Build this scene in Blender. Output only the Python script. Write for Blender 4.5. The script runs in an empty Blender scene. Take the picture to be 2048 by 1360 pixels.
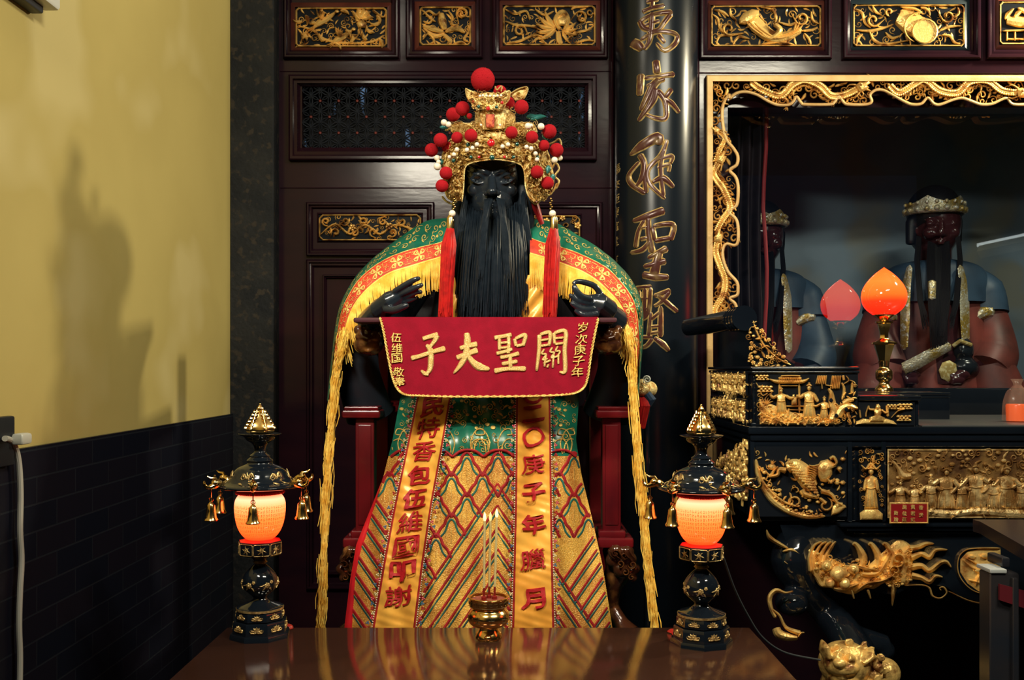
import bpy, math, random
from mathutils import Vector, Matrix
random.seed(7)
SC = bpy.context.scene
COL = SC.collection
V = Vector
# ------------------------------------------------------------------ camera
F = 2000.0; CX = 1030.0; CY = 735.0; EZ = 1.55
cd = bpy.data.cameras.new('camera'); cam = bpy.data.objects.new('camera', cd); COL.objects.link(cam)
cam.location = (0, 0, EZ); cam.rotation_euler = (math.pi / 2, 0, 0)
cd.sensor_width = 36; cd.lens = F / 2048 * 36; cd.clip_start = .05
cd.shift_x = -(CX - 1024) / 2048; cd.shift_y = (CY - 680) / 2048
SC.camera = cam
# ------------------------------------------------------------------ view and light
SC.view_settings.view_transform = 'Standard'; SC.view_settings.look = 'None'
SC.view_settings.gamma = 1; SC.view_settings.exposure = 0.0; SC.view_settings.use_curve_mapping = False
w = bpy.data.worlds.new('world'); SC.world = w; w.use_nodes = True
w.node_tree.nodes['Background'].inputs[0].default_value = (.06, .12, .23, 1)
w.node_tree.nodes['Background'].inputs[1].default_value = .075
def area(name, loc, target, sx, sy, power, col, spread=180):
    l = bpy.data.lights.new(name, 'AREA'); l.shape = 'RECTANGLE'; l.size = sx; l.size_y = sy
    l.energy = power; l.color = col; l.spread = math.radians(spread)
    o = bpy.data.objects.new(name, l); COL.objects.link(o); o.location = loc
    o.rotation_euler = (V(target) - V(loc)).to_track_quat('-Z', 'Y').to_euler(); return o
area('key_light', (1.35, .9, 3.45), (.35, 3.0, 1.5), 1.1, .10, 64, (1, .93, .72))
area('side_light', (2.57, 3.48, 3.10), (-1.0, 2.5, 1.9), .17, .17, 60, (1, .88, .60))
area('wall_light', (-.80, 2.45, 3.42), (-.2, 3.6, 2.2), .30, .22, 5, (1, .92, .74))
area('hall_light', (-.60, .9, 2.95), (.15, 3.0, 1.5), .5, .12, 12, (1, .92, .74), 75)
# ------------------------------------------------------------------ mesh helpers
def P(px, py, Y): return V(((px - CX) * Y / F, Y, EZ - (py - CY) * Y / F))
def plane(Y): return lambda x, y, w=0.0: P(x, y, Y - w)
class MB:
    def __init__(s): s.v = []; s.f = []; s.mi = []; s.m = 0
    def add(s, vs, fs, m=None):
        o = len(s.v); s.v.extend([tuple(p) for p in vs]); s.f.extend([tuple(i + o for i in f) for f in fs])
        s.mi.extend([s.m if m is None else m] * len(fs)); return s
    def box(s, x0, x1, y0, y1, z0, z1, b=0.0, m=None):
        if x0 > x1: x0, x1 = x1, x0
        if y0 > y1: y0, y1 = y1, y0
        if z0 > z1: z0, z1 = z1, z0
        if b <= 0:
            vs = [(x, y, z) for z in (z0, z1) for y in (y0, y1) for x in (x0, x1)]
            return s.add(vs, [(0, 2, 3, 1), (4, 5, 7, 6), (0, 1, 5, 4), (2, 6, 7, 3), (0, 4, 6, 2), (1, 3, 7, 5)], m)
        vs = []
        rings = [(z0, b), (z0 + .3 * b, .3 * b), (z0 + b, 0), (z1 - b, 0), (z1 - .3 * b, .3 * b), (z1, b)]; k = b * .5
        for z, i in rings:
            a0, a1, c0, c1 = x0 + i, x1 - i, y0 + i, y1 - i
            vs += [(a0 + k, c0, z), (a1 - k, c0, z), (a1, c0 + k, z), (a1, c1 - k, z), (a1 - k, c1, z), (a0 + k, c1, z), (a0, c1 - k, z), (a0, c0 + k, z)]
        n = len(rings); fs = [tuple(range(7, -1, -1)), tuple(range((n - 1) * 8, n * 8))]
        for r in range(n - 1):
            for j in range(8):
                fs.append((r * 8 + j, r * 8 + (j + 1) % 8, (r + 1) * 8 + (j + 1) % 8, (r + 1) * 8 + j))
        return s.add(vs, fs, m)
    def grid(s, fn, nu, nv, cu=False, m=None, flip=False):
        vs = [fn(i / (nu if cu else nu - 1), j / (nv - 1)) for j in range(nv) for i in range(nu)]
        fs = []
        for j in range(nv - 1):
            for i in range(nu if cu else nu - 1):
                a = j * nu + i; b2 = j * nu + (i + 1) % nu
                q = (a, b2, b2 + nu, a + nu); fs.append(q[::-1] if flip else q)
        return s.add(vs, fs, m)
    def tube(s, pts, r, seg=8, m=None, flat=1.0, up=None, caps=True):
        pts = [V(p) for p in pts]; n = len(pts)
        rs = [r] * n if not isinstance(r, (list, tuple)) else list(r)
        if len(rs) != n: rs = [rs[min(len(rs) - 1, int(i * (len(rs) - 1) / (n - 1)))] + (rs[min(len(rs) - 1, int(i * (len(rs) - 1) / (n - 1)) + 1)] - rs[min(len(rs) - 1, int(i * (len(rs) - 1) / (n - 1)))]) * ((i * (len(rs) - 1) / (n - 1)) % 1) for i in range(n)]
        T = []
        for i in range(n):
            t = pts[min(i + 1, n - 1)] - pts[max(i - 1, 0)]
            T.append(t.normalized() if t.length > 1e-9 else V((0, 0, 1)))
        nrm = V(up) if up else (V((0, 0, 1)) if abs(T[0].z) < .9 else V((1, 0, 0)))
        vs = []
        for i in range(n):
            nrm = nrm - T[i] * nrm.dot(T[i])
            nrm = nrm.normalized() if nrm.length > 1e-6 else T[i].orthogonal().normalized()
            bn = T[i].cross(nrm)
            for k in range(seg):
                a = 2 * math.pi * k / seg
                vs.append(pts[i] + nrm * (math.cos(a) * rs[i] * flat) + bn * (math.sin(a) * rs[i]))
        fs = [(i * seg + k, i * seg + (k + 1) % seg, (i + 1) * seg + (k + 1) % seg, (i + 1) * seg + k) for i in range(n - 1) for k in range(seg)]
        if caps: fs += [tuple(range(seg - 1, -1, -1)), tuple(range((n - 1) * seg, n * seg))]
        return s.add(vs, fs, m)
    def lathe(s, prof, c, seg=40, m=None, ph=0.0, lob=0, la=0.0, sx=1, sy=1):
        c = V(c); vs = []
        if seg >= 24 and len(prof) >= 6: prof = cr(prof, 3)
        for (r, z) in prof:
            for k in range(seg):
                a = 2 * math.pi * k / seg + ph; rr = max(r, 1e-4) * (1 + la * math.cos(lob * (a - ph)))
                vs.append(c + V((math.cos(a) * rr * sx, math.sin(a) * rr * sy, z)))
        n = len(prof)
        fs = [(i * seg + k, i * seg + (k + 1) % seg, (i + 1) * seg + (k + 1) % seg, (i + 1) * seg + k) for i in range(n - 1) for k in range(seg)]
        fs += [tuple(range(seg - 1, -1, -1)), tuple(range((n - 1) * seg, n * seg))]
        return s.add(vs, fs, m)
    def ball(s, c, r, seg=16, ry=None, rz=None, m=None, rot=None):
        c = V(c); ry = r if ry is None else ry; rz = r if rz is None else rz; nv = max(5, seg * 5 // 8); vs = []
        for j in range(nv + 1):
            t = math.pi * j / nv
            for k in range(seg):
                a = 2 * math.pi * k / seg
                p = V((r * max(math.sin(t), .004) * math.cos(a), ry * max(math.sin(t), .004) * math.sin(a), -rz * math.cos(t)))
                if rot: p = rot @ p
                vs.append(c + p)
        fs = [(i * seg + k, i * seg + (k + 1) % seg, (i + 1) * seg + (k + 1) % seg, (i + 1) * seg + k) for i in range(nv) for k in range(seg)]
        fs += [tuple(range(seg - 1, -1, -1)), tuple(range(nv * seg, (nv + 1) * seg))]
        return s.add(vs, fs, m)
    def prism(s, poly, fn0, fn1, m=None):
        n = len(poly); vs = [fn0(*p) for p in poly] + [fn1(*p) for p in poly]
        fs = [tuple(range(n)), tuple(range(2 * n - 1, n - 1, -1))] + [(i, i + n, (i + 1) % n + n, (i + 1) % n) for i in range(n)]
        return s.add(vs, fs, m)
    # flat brush stroke with a domed section, in a surface's own coordinates
    def stroke(s, pts, wd, mp, h, m=None, n=None, smooth=True, dome=(0, .75, 1, .75, 0), lift=0.0, ends=.25):
        if smooth and len(pts) > 2: pts = cr(pts, n or max(3, 18 // len(pts) + 2))
        elif smooth: pts = [(pts[0][0] + (pts[1][0] - pts[0][0]) * t, pts[0][1] + (pts[1][1] - pts[0][1]) * t) for t in (0, .08, .5, .92, 1)]
        k = len(pts); ws = wd if isinstance(wd, (list, tuple)) else [wd]
        vs = []
        for i in range(k):
            a = pts[max(i - 1, 0)]; b = pts[min(i + 1, k - 1)]
            dx, dy = b[0] - a[0], b[1] - a[1]; L = math.hypot(dx, dy) or 1
            nx, ny = -dy / L, dx / L
            t = i / (k - 1); q = t * (len(ws) - 1); i0 = min(int(q), len(ws) - 1); i1 = min(i0 + 1, len(ws) - 1)
            W = (ws[i0] + (ws[i1] - ws[i0]) * (q - i0)) / 2
            hh = h
            if i == 0 or i == k - 1: W *= ends; hh = h * .5
            for o, d in zip((-1, -.62, 0, .62, 1), dome):
                vs.append(mp(pts[i][0] + nx * W * o, pts[i][1] + ny * W * o, lift + hh * d))
        fs = [(i * 5 + j, i * 5 + j + 1, (i + 1) * 5 + j + 1, (i + 1) * 5 + j) for i in range(k - 1) for j in range(4)]
        fs += [(4, 3, 2, 1, 0), tuple((k - 1) * 5 + j for j in range(5))]
        fs += [(i * 5, (i + 1) * 5, (i + 1) * 5 + 4, i * 5 + 4) for i in range(k - 1)]
        return s.add(vs, fs, m)
    def fill(s, poly, mp, h, m=None, lift=0.0, smooth=False, prof=((1, 0), (.97, .45), (.82, .8), (.5, 1), (.0, 1.05))):
        if smooth: poly = cr(poly + [poly[0]], 4)[:-1]
        n = len(poly); cx = sum(p[0] for p in poly) / n; cy = sum(p[1] for p in poly) / n
        vs = [mp(cx + (p[0] - cx) * max(r, .01), cy + (p[1] - cy) * max(r, .01), lift + h * q) for r, q in prof for p in poly]
        fs = [(i * n + k, i * n + (k + 1) % n, (i + 1) * n + (k + 1) % n, (i + 1) * n + k) for i in range(len(prof) - 1) for k in range(n)]
        fs += [tuple(range((len(prof) - 1) * n, len(prof) * n))]
        return s.add(vs, fs, m)
    def frame(s, x0, y0, x1, y1, prof, mp, m=None, open_=False):
        vs = []
        for o, h in prof:
            vs += [mp(x0 + o, y0 + o, h), mp(x1 - o, y0 + o, h), mp(x1 - o, y1 - o, h), mp(x0 + o, y1 - o, h)]
        fs = [(i * 4 + k, i * 4 + (k + 1) % 4, (i + 1) * 4 + (k + 1) % 4, (i + 1) * 4 + k) for i in range(len(prof) - 1) for k in range(4)]
        if not open_: fs.append(tuple((len(prof) - 1) * 4 + k for k in range(4)))
        return s.add(vs, fs, m)
    def build(s, name, mats, parent=None, label=None, cat=None, group=None, kind=None, smooth=35, loc=None):
        if not isinstance(mats, (list, tuple)): mats = [mats]
        me = bpy.data.meshes.new(name)
        if parent is not None: off = WL[parent.name]
        else:
            if loc is None:
                xs = [p[0] for p in s.v]; ys = [p[1] for p in s.v]; zs = [p[2] for p in s.v]
                loc = V(((min(xs) + max(xs)) / 2, (min(ys) + max(ys)) / 2, min(zs)))
            off = V(loc)
        me.from_pydata([tuple(V(p) - off) for p in s.v], [], s.f); me.update()
        for mt in mats: me.materials.append(mt)
        me.polygons.foreach_set('material_index', s.mi)
        import bmesh
        bm = bmesh.new(); bm.from_mesh(me); bmesh.ops.recalc_face_normals(bm, faces=bm.faces); bm.to_mesh(me); bm.free()
        if smooth: me.shade_smooth(); me.set_sharp_from_angle(angle=math.radians(smooth))
        o = bpy.data.objects.new(name, me); COL.objects.link(o)
        if parent is not None: o.parent = parent
        else: o.location = off
        WL[o.name] = off
        return tag(o, label, cat, group, kind)
WL = {}
def tag(o, label=None, cat=None, group=None, kind=None):
    if label: o['label'] = label
    if cat: o['category'] = cat
    if group: o['group'] = group
    if kind: o['kind'] = kind
    return o
def thing(name, loc, label, cat, group=None):
    o = bpy.data.objects.new(name, None); COL.objects.link(o); o.location = loc; o.empty_display_size = .05
    WL[o.name] = V(loc); return tag(o, label, cat, group)
def cr(pts, n):
    out = []; k = len(pts)
    for i in range(k - 1):
        p0 = pts[max(i - 1, 0)]; p1 = pts[i]; p2 = pts[i + 1]; p3 = pts[min(i + 2, k - 1)]
        for j in range(n):
            t = j / n
            out.append(tuple(.5 * (2 * b + (c - a) * t + (2 * a - 5 * b + 4 * c - d) * t * t + (3 * b - a - 3 * c + d) * t ** 3) for a, b, c, d in zip(p0, p1, p2, p3)))
    out.append(tuple(pts[-1])); return out
def samp(pts, t):      # point at share t of a smooth curve
    k = len(pts) - 1; q = min(max(t, 0), 1) * k; i = min(int(q), k - 1); u = q - i
    p0 = pts[max(i - 1, 0)]; p1 = pts[i]; p2 = pts[i + 1]; p3 = pts[min(i + 2, k)]
    return tuple(.5 * (2 * b + (c - a) * u + (2 * a - 5 * b + 4 * c - d) * u * u + (3 * b - a - 3 * c + d) * u ** 3) for a, b, c, d in zip(p0, p1, p2, p3))
def remesh(mb, vox, it=3, fac=.5):
    # one continuous skin over overlapping volumes
    me = bpy.data.meshes.new('t'); me.from_pydata(mb.v, [], mb.f); o = bpy.data.objects.new('t', me); COL.objects.link(o)
    import bmesh
    bm = bmesh.new(); bm.from_mesh(me); bmesh.ops.recalc_face_normals(bm, faces=bm.faces); bm.to_mesh(me); bm.free()
    r = o.modifiers.new('r', 'REMESH'); r.mode = 'VOXEL'; r.voxel_size = vox
    q = o.modifiers.new('s', 'SMOOTH'); q.factor = fac; q.iterations = it
    dg = bpy.context.evaluated_depsgraph_get(); ev = o.evaluated_get(dg); m2 = ev.to_mesh()
    out = MB(); out.v = [tuple(p.co) for p in m2.vertices]; out.f = [tuple(p.vertices) for p in m2.polygons]; out.mi = [0] * len(out.f)
    ev.to_mesh_clear(); bpy.data.objects.remove(o); bpy.data.meshes.remove(me); return out
_gl = {}
def glyph(ch, bold=.02):
    k = (ch, bold)
    if k not in _gl:
        c = bpy.data.curves.new('g', 'FONT'); c.body = ch; c.size = 1; c.offset = bold; c.extrude = .5; c.resolution_u = 3
        c.align_x = 'CENTER'; o = bpy.data.objects.new('g', c); COL.objects.link(o)
        dg = bpy.context.evaluated_depsgraph_get(); ev = o.evaluated_get(dg); m = ev.to_mesh()
        vs = [tuple(p.co) for p in m.vertices]; fs = [tuple(p.vertices) for p in m.polygons]
        ev.to_mesh_clear(); bpy.data.objects.remove(o); bpy.data.curves.remove(c)
        import bmesh
        m2 = bpy.data.meshes.new('g'); m2.from_pydata(vs, [], fs); bm = bmesh.new(); bm.from_mesh(m2)
        bmesh.ops.remove_doubles(bm, verts=bm.verts, dist=1e-5)
        for _ in range(4):
            bmesh.ops.triangulate(bm, faces=bm.faces[:]); lg = [e for e in bm.edges if e.calc_length() > .13 and abs(e.verts[0].co.z - e.verts[1].co.z) < .1]
            if not lg: break
            bmesh.ops.subdivide_edges(bm, edges=lg, cuts=1)
        bm.verts.index_update(); vs = [tuple(v.co) for v in bm.verts]; fs = [tuple(v.index for v in f.verts) for f in bm.faces]; bm.free(); bpy.data.meshes.remove(m2)
        if vs:
            x0 = min(p[0] for p in vs); x1 = max(p[0] for p in vs); y0 = min(p[1] for p in vs); y1 = max(p[1] for p in vs)
            cx, cy = (x0 + x1) / 2, (y0 + y1) / 2; S = max(x1 - x0, y1 - y0) or 1
            vs = [((p[0] - cx) / S, (p[1] - cy) / S, p[2] + .5) for p in vs]
        _gl[k] = (vs, fs)
    return _gl[k]
def write(mb, ch, x, y, wd, ht, mp, h, m=None, slant=0.0, rise=0.0, bold=.02):
    vs, fs = glyph(ch, bold)
    # a brush hand: a rising, leaning cell with a little swing in every stroke
    def q(p):
        a, b = p[0], p[1]
        a2 = a + .035 * math.sin(7 * b + x) + slant * b; b2 = b + .03 * math.sin(6 * a + y) + rise * a
        return mp(x + a2 * wd, y - b2 * ht, p[2] * h)
    mb.add([q(p) for p in vs], fs, m)
# ------------------------------------------------------------------ materials
def mat(name, c, r=.5, me=0.0, c2=None, ns=8.0, lo=.4, hi=.6, bump=0.0, bs=60.0, coat=0.0, spec=.4, em=None, es=0.0, sheen=0.0, c3=None, ns3=80, det=4, stretch=None, rv=0.0, aniso=0):
    m = bpy.data.materials.new(name); m.use_nodes = True; N = m.node_tree.nodes; L = m.node_tree.links
    b = N['Principled BSDF']; b.inputs['Base Color'].default_value = (*c, 1); b.inputs['Roughness'].default_value = r
    b.inputs['Metallic'].default_value = me; b.inputs['Coat Weight'].default_value = coat; b.inputs['Specular IOR Level'].default_value = spec
    b.inputs['Coat Roughness'].default_value = .06
    if sheen: b.inputs['Sheen Weight'].default_value = sheen; b.inputs['Sheen Roughness'].default_value = .4
    if em: b.inputs['Emission Color'].default_value = (*em, 1); b.inputs['Emission Strength'].default_value = es
    tc = N.new('ShaderNodeTexCoord'); src = tc.outputs['Object']
    if stretch:
        mp = N.new('ShaderNodeMapping'); mp.inputs['Scale'].default_value = stretch; L.new(src, mp.inputs[0]); src = mp.outputs[0]
    def noise(sc, d=4):
        n = N.new('ShaderNodeTexNoise'); n.inputs['Scale'].default_value = sc; n.inputs['Detail'].default_value = d; L.new(src, n.inputs['Vector']); return n
    if c2:
        n = noise(ns, det); mr = N.new('ShaderNodeMapRange'); mr.inputs[1].default_value = lo; mr.inputs[2].default_value = hi
        L.new(n.outputs['Fac'], mr.inputs[0]); mx = N.new('ShaderNodeMix'); mx.data_type = 'RGBA'
        mx.inputs['A'].default_value = (*c, 1); mx.inputs['B'].default_value = (*c2, 1); L.new(mr.outputs[0], mx.inputs['Factor'])
        outc = mx.outputs['Result']
        if c3:
            n3 = noise(ns3, 2); m3 = N.new('ShaderNodeMapRange'); m3.inputs[1].default_value = .56; m3.inputs[2].default_value = .66
            L.new(n3.outputs['Fac'], m3.inputs[0]); mx3 = N.new('ShaderNodeMix'); mx3.data_type = 'RGBA'
            L.new(outc, mx3.inputs['A']); mx3.inputs['B'].default_value = (*c3, 1); L.new(m3.outputs[0], mx3.inputs['Factor']); outc = mx3.outputs['Result']
        L.new(outc, b.inputs['Base Color'])
        if rv:
            mr2 = N.new('ShaderNodeMapRange'); mr2.inputs[3].default_value = max(r - rv, .03); mr2.inputs[4].default_value = r + rv
            L.new(n.outputs['Fac'], mr2.inputs[0]); L.new(mr2.outputs[0], b.inputs['Roughness'])
    if bump:
        nb = noise(bs, 3); bp = N.new('ShaderNodeBump'); bp.inputs['Strength'].default_value = bump; bp.inputs['Distance'].default_value = .004
        L.new(nb.outputs['Fac'], bp.inputs['Height']); L.new(bp.outputs[0], b.inputs['Normal'])
    m['bump'] = bump
    return m
gold = mat('gilt_wood', (.98, .66, .22), .30, .45, (.48, .20, .05), 26, .48, .68, .45, 170)
goldp = mat('gilt_panel', (.90, .58, .18), .32, .4, (.20, .075, .022), 22, .50, .66, .5, 120)
gold_frame = mat('gilt_frame', (.68, .45, .19), .5, .3, (.54, .32, .11), 14, .4, .7, .15, 160)
gold_fil = mat('gilt_filigree', (1.0, .80, .36), .24, .55, (.55, .27, .06), 70, .46, .64, .9, 420)
brass = mat('polished_brass', (.86, .60, .24), .16, 1.0, (.70, .42, .12), 30, .4, .7)
gold_pale = mat('pale_gilt', (.86, .62, .28), .3, .5, (.36, .19, .06), 30, .4, .6, .5, 160)
glitter = mat('glitter_gold', (.60, .38, .11), .45, .35, (.90, .72, .34), 520, .52, .60, .5, 600)
lacq = mat('black_lacquer', (.006, .009, .014), .10, 0, (.004, .006, .010), 5, .3, .7, 0, 20, coat=.3)
lacq2 = mat('black_lacquer_satin', (.012, .015, .022), .28, 0, (.02, .018, .02), 9, .4, .7, .05, 40)
wood = mat('dark_red_wood', (.024, .007, .011), .17, 0, (.012, .005, .010), 3.2, .3, .7, .05, 18, stretch=(1, 1, 3), spec=.26)
woodb = mat('dark_panel_wood', (.012, .008, .012), .3, 0, (.012, .010, .016), 3, .3, .7, .1, 30, stretch=(6, 1, 1))
redwood = mat('red_lacquer_wood', (.17, .007, .010), .24, 0, (.05, .004, .007), 7, .35, .7, .08, 30, stretch=(1, 1, .4), coat=.2)
brownl = mat('brown_lacquer', (.06, .018, .008), .2, .1, (.30, .12, .03), 22, .52, .72, .3, 60, coat=.3)
stone = mat('dark_granite', (.020, .021, .022), .7, 0, (.010, .012, .015), 7, .35, .65, .6, 60, c3=(.036, .030, .024), ns3=34, spec=.2)
black = mat('dark_backing', (.005, .007, .011), .5, spec=.1)
# ------------------------------------------------------------------ carving motifs (in panel coordinates)
def curl(mb, x, y, r, w, mp, h, turns=1.4, a0=0.0, d=1, m=None, lift=0.0, tail=0.0):
    n = max(10, int(turns * 13)); pts = []
    for i in range(n + 1):
        t = i / n; a = a0 + d * t * turns * 2 * math.pi; rr = r * (1 - .82 * t)
        pts.append((x + rr * math.cos(a), y + rr * math.sin(a)))
    if tail:
        a = a0 - d * .5 * math.pi
        pts = [(pts[0][0] + math.cos(a) * tail + math.cos(a0) * tail * .4, pts[0][1] + math.sin(a) * tail + math.sin(a0) * tail * .4)] + pts
    mb.stroke(pts, [w * .5, w, w, w * .8], mp, h, m, n=1, lift=lift)
def leaf(mb, x, y, L, a, w, mp, h, m=None, bend=.3, lift=0.0):
    pts = []
    for t in (0, .35, .7, 1):
        b = a + bend * t; pts.append((x + math.cos(b) * L * t, y + math.sin(b) * L * t))
    mb.stroke(pts, [w * .3, w, w * .75, w * .1], mp, h, m, n=3, lift=lift)
def flower(mb, x, y, r, mp, h, k=5, m=None, a0=.3, lift=0.0, mc=None):
    for i in range(k):
        a = a0 + i * 2 * math.pi / k
        mb.fill([(x + math.cos(a) * r * .55 + r * .42 * math.cos(q * math.pi / 4), y + math.sin(a) * r * .55 + r * .42 * math.sin(q * math.pi / 4)) for q in range(8)], mp, h * .8, m, lift)
    mb.fill([(x + r * .28 * math.cos(q * math.pi / 4), y + r * .28 * math.sin(q * math.pi / 4)) for q in range(8)], mp, h * 1.2, m if mc is None else mc, lift)
def scatter(mb, box, n, r0, r1, mp, h, m=None, inside=None, seed=1, kinds='cccl', lift=0.0, wf=.42):
    rd = random.Random(seed); got = []; tries = 0
    while len(got) < n and tries < n * 40:
        tries += 1; x = rd.uniform(box[0], box[2]); y = rd.uniform(box[1], box[3]); r = rd.uniform(r0, r1)
        if inside and not inside(x, y): continue
        if any((x - a) ** 2 + (y - b) ** 2 < (.72 * (r + c)) ** 2 for a, b, c in got): continue
        got.append((x, y, r)); k = rd.choice(kinds)
        if k == 'c': curl(mb, x, y, r, r * wf, mp, h * rd.uniform(.6, 1), rd.uniform(1, 1.5), rd.uniform(0, 6.3), rd.choice((-1, 1)), m, lift, tail=r * .7)
        elif k == 'l':
            a = rd.uniform(0, 6.3)
            leaf(mb, x - math.cos(a) * r, y - math.sin(a) * r, 2.2 * r, a, r * .8, mp, h * rd.uniform(.7, 1), m, rd.uniform(-.7, .7), lift)
        elif k == 'f': flower(mb, x, y, r, mp, h, m=m, a0=rd.uniform(0, 2), lift=lift)
        elif k == 'b': mb.fill([(x + r * .8 * math.cos(q * math.pi / 4), y + r * .6 * math.sin(q * math.pi / 4)) for q in range(8)], mp, h, m, lift)
def person(mb, x, y, H, mp, h, m=None, lean=0.0, arm=(1, -.1), arm2=(-.8, .3), hat=1, wide=1.0):
    # a robed figure carved in relief; y is the foot line, H the height
    w = H * .17 * wide; L = lambda t: lean * H * t
    mb.fill([(x - w * 1.1, y), (x - w * .95 + L(.3), y - H * .32), (x - w * .8 + L(.5), y - H * .52), (x - w * 1.0 + L(.7), y - H * .72), (x + L(.8), y - H * .8), (x + w * 1.0 + L(.7), y - H * .72), (x + w * .8 + L(.5), y - H * .52), (x + w * .95 + L(.3), y - H * .32), (x + w * 1.2, y)], mp, h, m)
    for q in (-.6, -.1, .45): mb.stroke([(x + L(.55) + q * w * .8, y - H * .5), (x + q * w * 1.3, y - H * .25), (x + q * w * 1.5, y - 1)], [w * .22, w * .3, w * .3], mp, h * .35, m, n=2, lift=h * .75)
    mb.stroke([(x - w * .8 + L(.5), y - H * .5), (x + L(.5), y - H * .47), (x + w * .8 + L(.5), y - H * .5)], w * .3, mp, h * .4, m, n=2, lift=h * .8)
    for sx, (ax, ay) in ((1, arm), (-1, arm2)):
        sx0 = x + sx * w * .75 + L(.7); sy0 = y - H * .71
        mb.stroke([(sx0, sy0), (sx0 + ax * H * .13, sy0 + H * .12 + ay * H * .05), (sx0 + ax * H * .25, sy0 + H * .12 + ay * H * .28)], [w * .55, w * .65, w * .5], mp, h * .6, m, n=3, lift=h * .6)
    hx = x + L(.9); hy = y - H * .87
    mb.fill([(hx + H * .065 * math.cos(q * math.pi / 5), hy + H * .08 * math.sin(q * math.pi / 5)) for q in range(10)], mp, h * 1.25, m)
    if hat:
        mb.stroke([(hx - H * .08, hy - H * .06), (hx, hy - H * .08), (hx + H * .08, hy - H * .06)], H * .045, mp, h * .5, m, n=2, lift=h * .9)
        mb.stroke([(hx, hy - H * .07), (hx, hy - H * .15)], [H * .09, H * .06], mp, h, m, lift=h * .3)
def pine(mb, x, y, w, mp, h, m=None, rows=3, seed=0):
    rd = random.Random(seed)
    for r in range(rows):
        n = 4 - (r % 2)
        for i in range(n):
            cx = x + (i - (n - 1) / 2) * w / 4 + rd.uniform(-1, 1); cy = y + r * w * .13
            mb.fill([(cx + w * .14 * math.cos(a), cy - w * .12 * max(0, math.sin(a)) + w * .04 * min(0, math.sin(a)) * -1) for a in [math.pi * q / 5 for q in range(10)]], mp, h * (1.1 - .2 * r), m)
def dragon(mb, pts, w, mp, h, m=None, mh=None):
    mb.stroke(pts, [w * .35, w * .8, w, w, w * .9, w * .7], mp, h, m, n=8)
    c = cr(pts, 9)
    for i in range(3, len(c) - 3):         # rows of scales and a fin along the back
        a, b = c[i - 1], c[i + 1]; dx, dy = b[0] - a[0], b[1] - a[1]; L = math.hypot(dx, dy) or 1; nx, ny = -dy / L, dx / L
        for o in (-.27, .2):
            px, py = c[i][0] + nx * w * o, c[i][1] + ny * w * o
            mb.fill([(px + w * .17 * math.cos(q * 1.257), py + w * .17 * math.sin(q * 1.257)) for q in range(5)], mp, h * .28, m, lift=h * .78)
        if i % 2 == 0: leaf(mb, c[i][0] + nx * w * .4, c[i][1] + ny * w * .4, w * .5, math.atan2(ny, nx) + .5, w * .3, mp, h * .6, m)
    for t, s in ((.25, 1), (.45, -1), (.7, 1)):
        i = int(t * (len(c) - 1)); x, y = c[i]
        mb.stroke([(x, y), (x + s * w * .8, y + w * .5), (x + s * w * .7, y + w * 1.1)], [w * .45, w * .35, w * .2], mp, h * .8, m, n=3)
        for q in (-.5, 0, .5): leaf(mb, x + s * w * .7, y + w * 1.1, w * .5, math.pi / 2 + q, w * .2, mp, h * .7, m)
    x, y = c[-1]; a = math.atan2(c[-1][1] - c[-4][1], c[-1][0] - c[-4][0])
    ca, sa = math.cos(a), math.sin(a); R = lambda u, v: (x + (u * ca - v * sa) * w, y + (u * sa + v * ca) * w)
    mb.fill([R(-.4, -.45), R(.2, -.6), R(.7, -.35), R(1.3, -.3), R(1.35, .05), R(.8, .1), R(.9, .4), R(.3, .5), R(-.3, .45)], mp, h * 1.5, m)
    mb.fill([(R(.35, -.3)[0] + w * .14 * math.cos(q), R(.35, -.3)[1] + w * .14 * math.sin(q)) for q in range(6)], mp, h * .6, m, lift=h * 1.3)
    for v in (-.4, .3): mb.stroke([R(-.1, v), R(-.8, v * 2), R(-1.3, v * 1.6)], [w * .3, w * .2, w * .08], mp, h * 1.2, m, n=3)
    mb.stroke([R(1.2, 0), R(1.6, -.5), R(1.3, -1)], [w * .12, w * .1, w * .06], mp, h, m, n=3)
def gframe(mb, x0, y0, x1, y1, mp, w, h, m=None, cut=5):
    pts = [(x0 + cut, y0), (x1 - cut, y0), (x1, y0 + cut), (x1, y1 - cut), (x1 - cut, y1), (x0 + cut, y1), (x0, y1 - cut), (x0, y0 + cut), (x0 + cut, y0), (x0 + cut + 3, y0)]
    dense = []
    for a, b in zip(pts, pts[1:]):
        for t in (0, .5): dense.append((a[0] + (b[0] - a[0]) * t, a[1] + (b[1] - a[1]) * t))
    mb.stroke(dense, w, mp, h, m, smooth=False, ends=1)

# ------------------------------------------------------------------ the room
YW = 3.95; YR = 3.86; XL = -1.10
plaster = mat('yellow_plaster', (.49, .39, .13), .7, 0, (.445, .35, .112), 2.2, .35, .65, .12, 25, c3=(.53, .435, .18), ns3=2.2)
m = MB(); m.box(XL - .2, XL, -3.5, YW + .3, 1.371, 3.75); m.build('wall_left', plaster, kind='structure')
brick = bpy.data.materials.new('dark_glazed_brick'); brick.use_nodes = True
N = brick.node_tree.nodes; L = brick.node_tree.links; b = N['Principled BSDF']; b.inputs['Roughness'].default_value = .38
tc = N.new('ShaderNodeTexCoord'); sp = N.new('ShaderNodeSeparateXYZ'); cb = N.new('ShaderNodeCombineXYZ'); bt = N.new('ShaderNodeTexBrick')
L.new(tc.outputs['Object'], sp.inputs[0]); L.new(sp.outputs[1], cb.inputs[0]); L.new(sp.outputs[2], cb.inputs[1]); L.new(cb.outputs[0], bt.inputs['Vector'])
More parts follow.
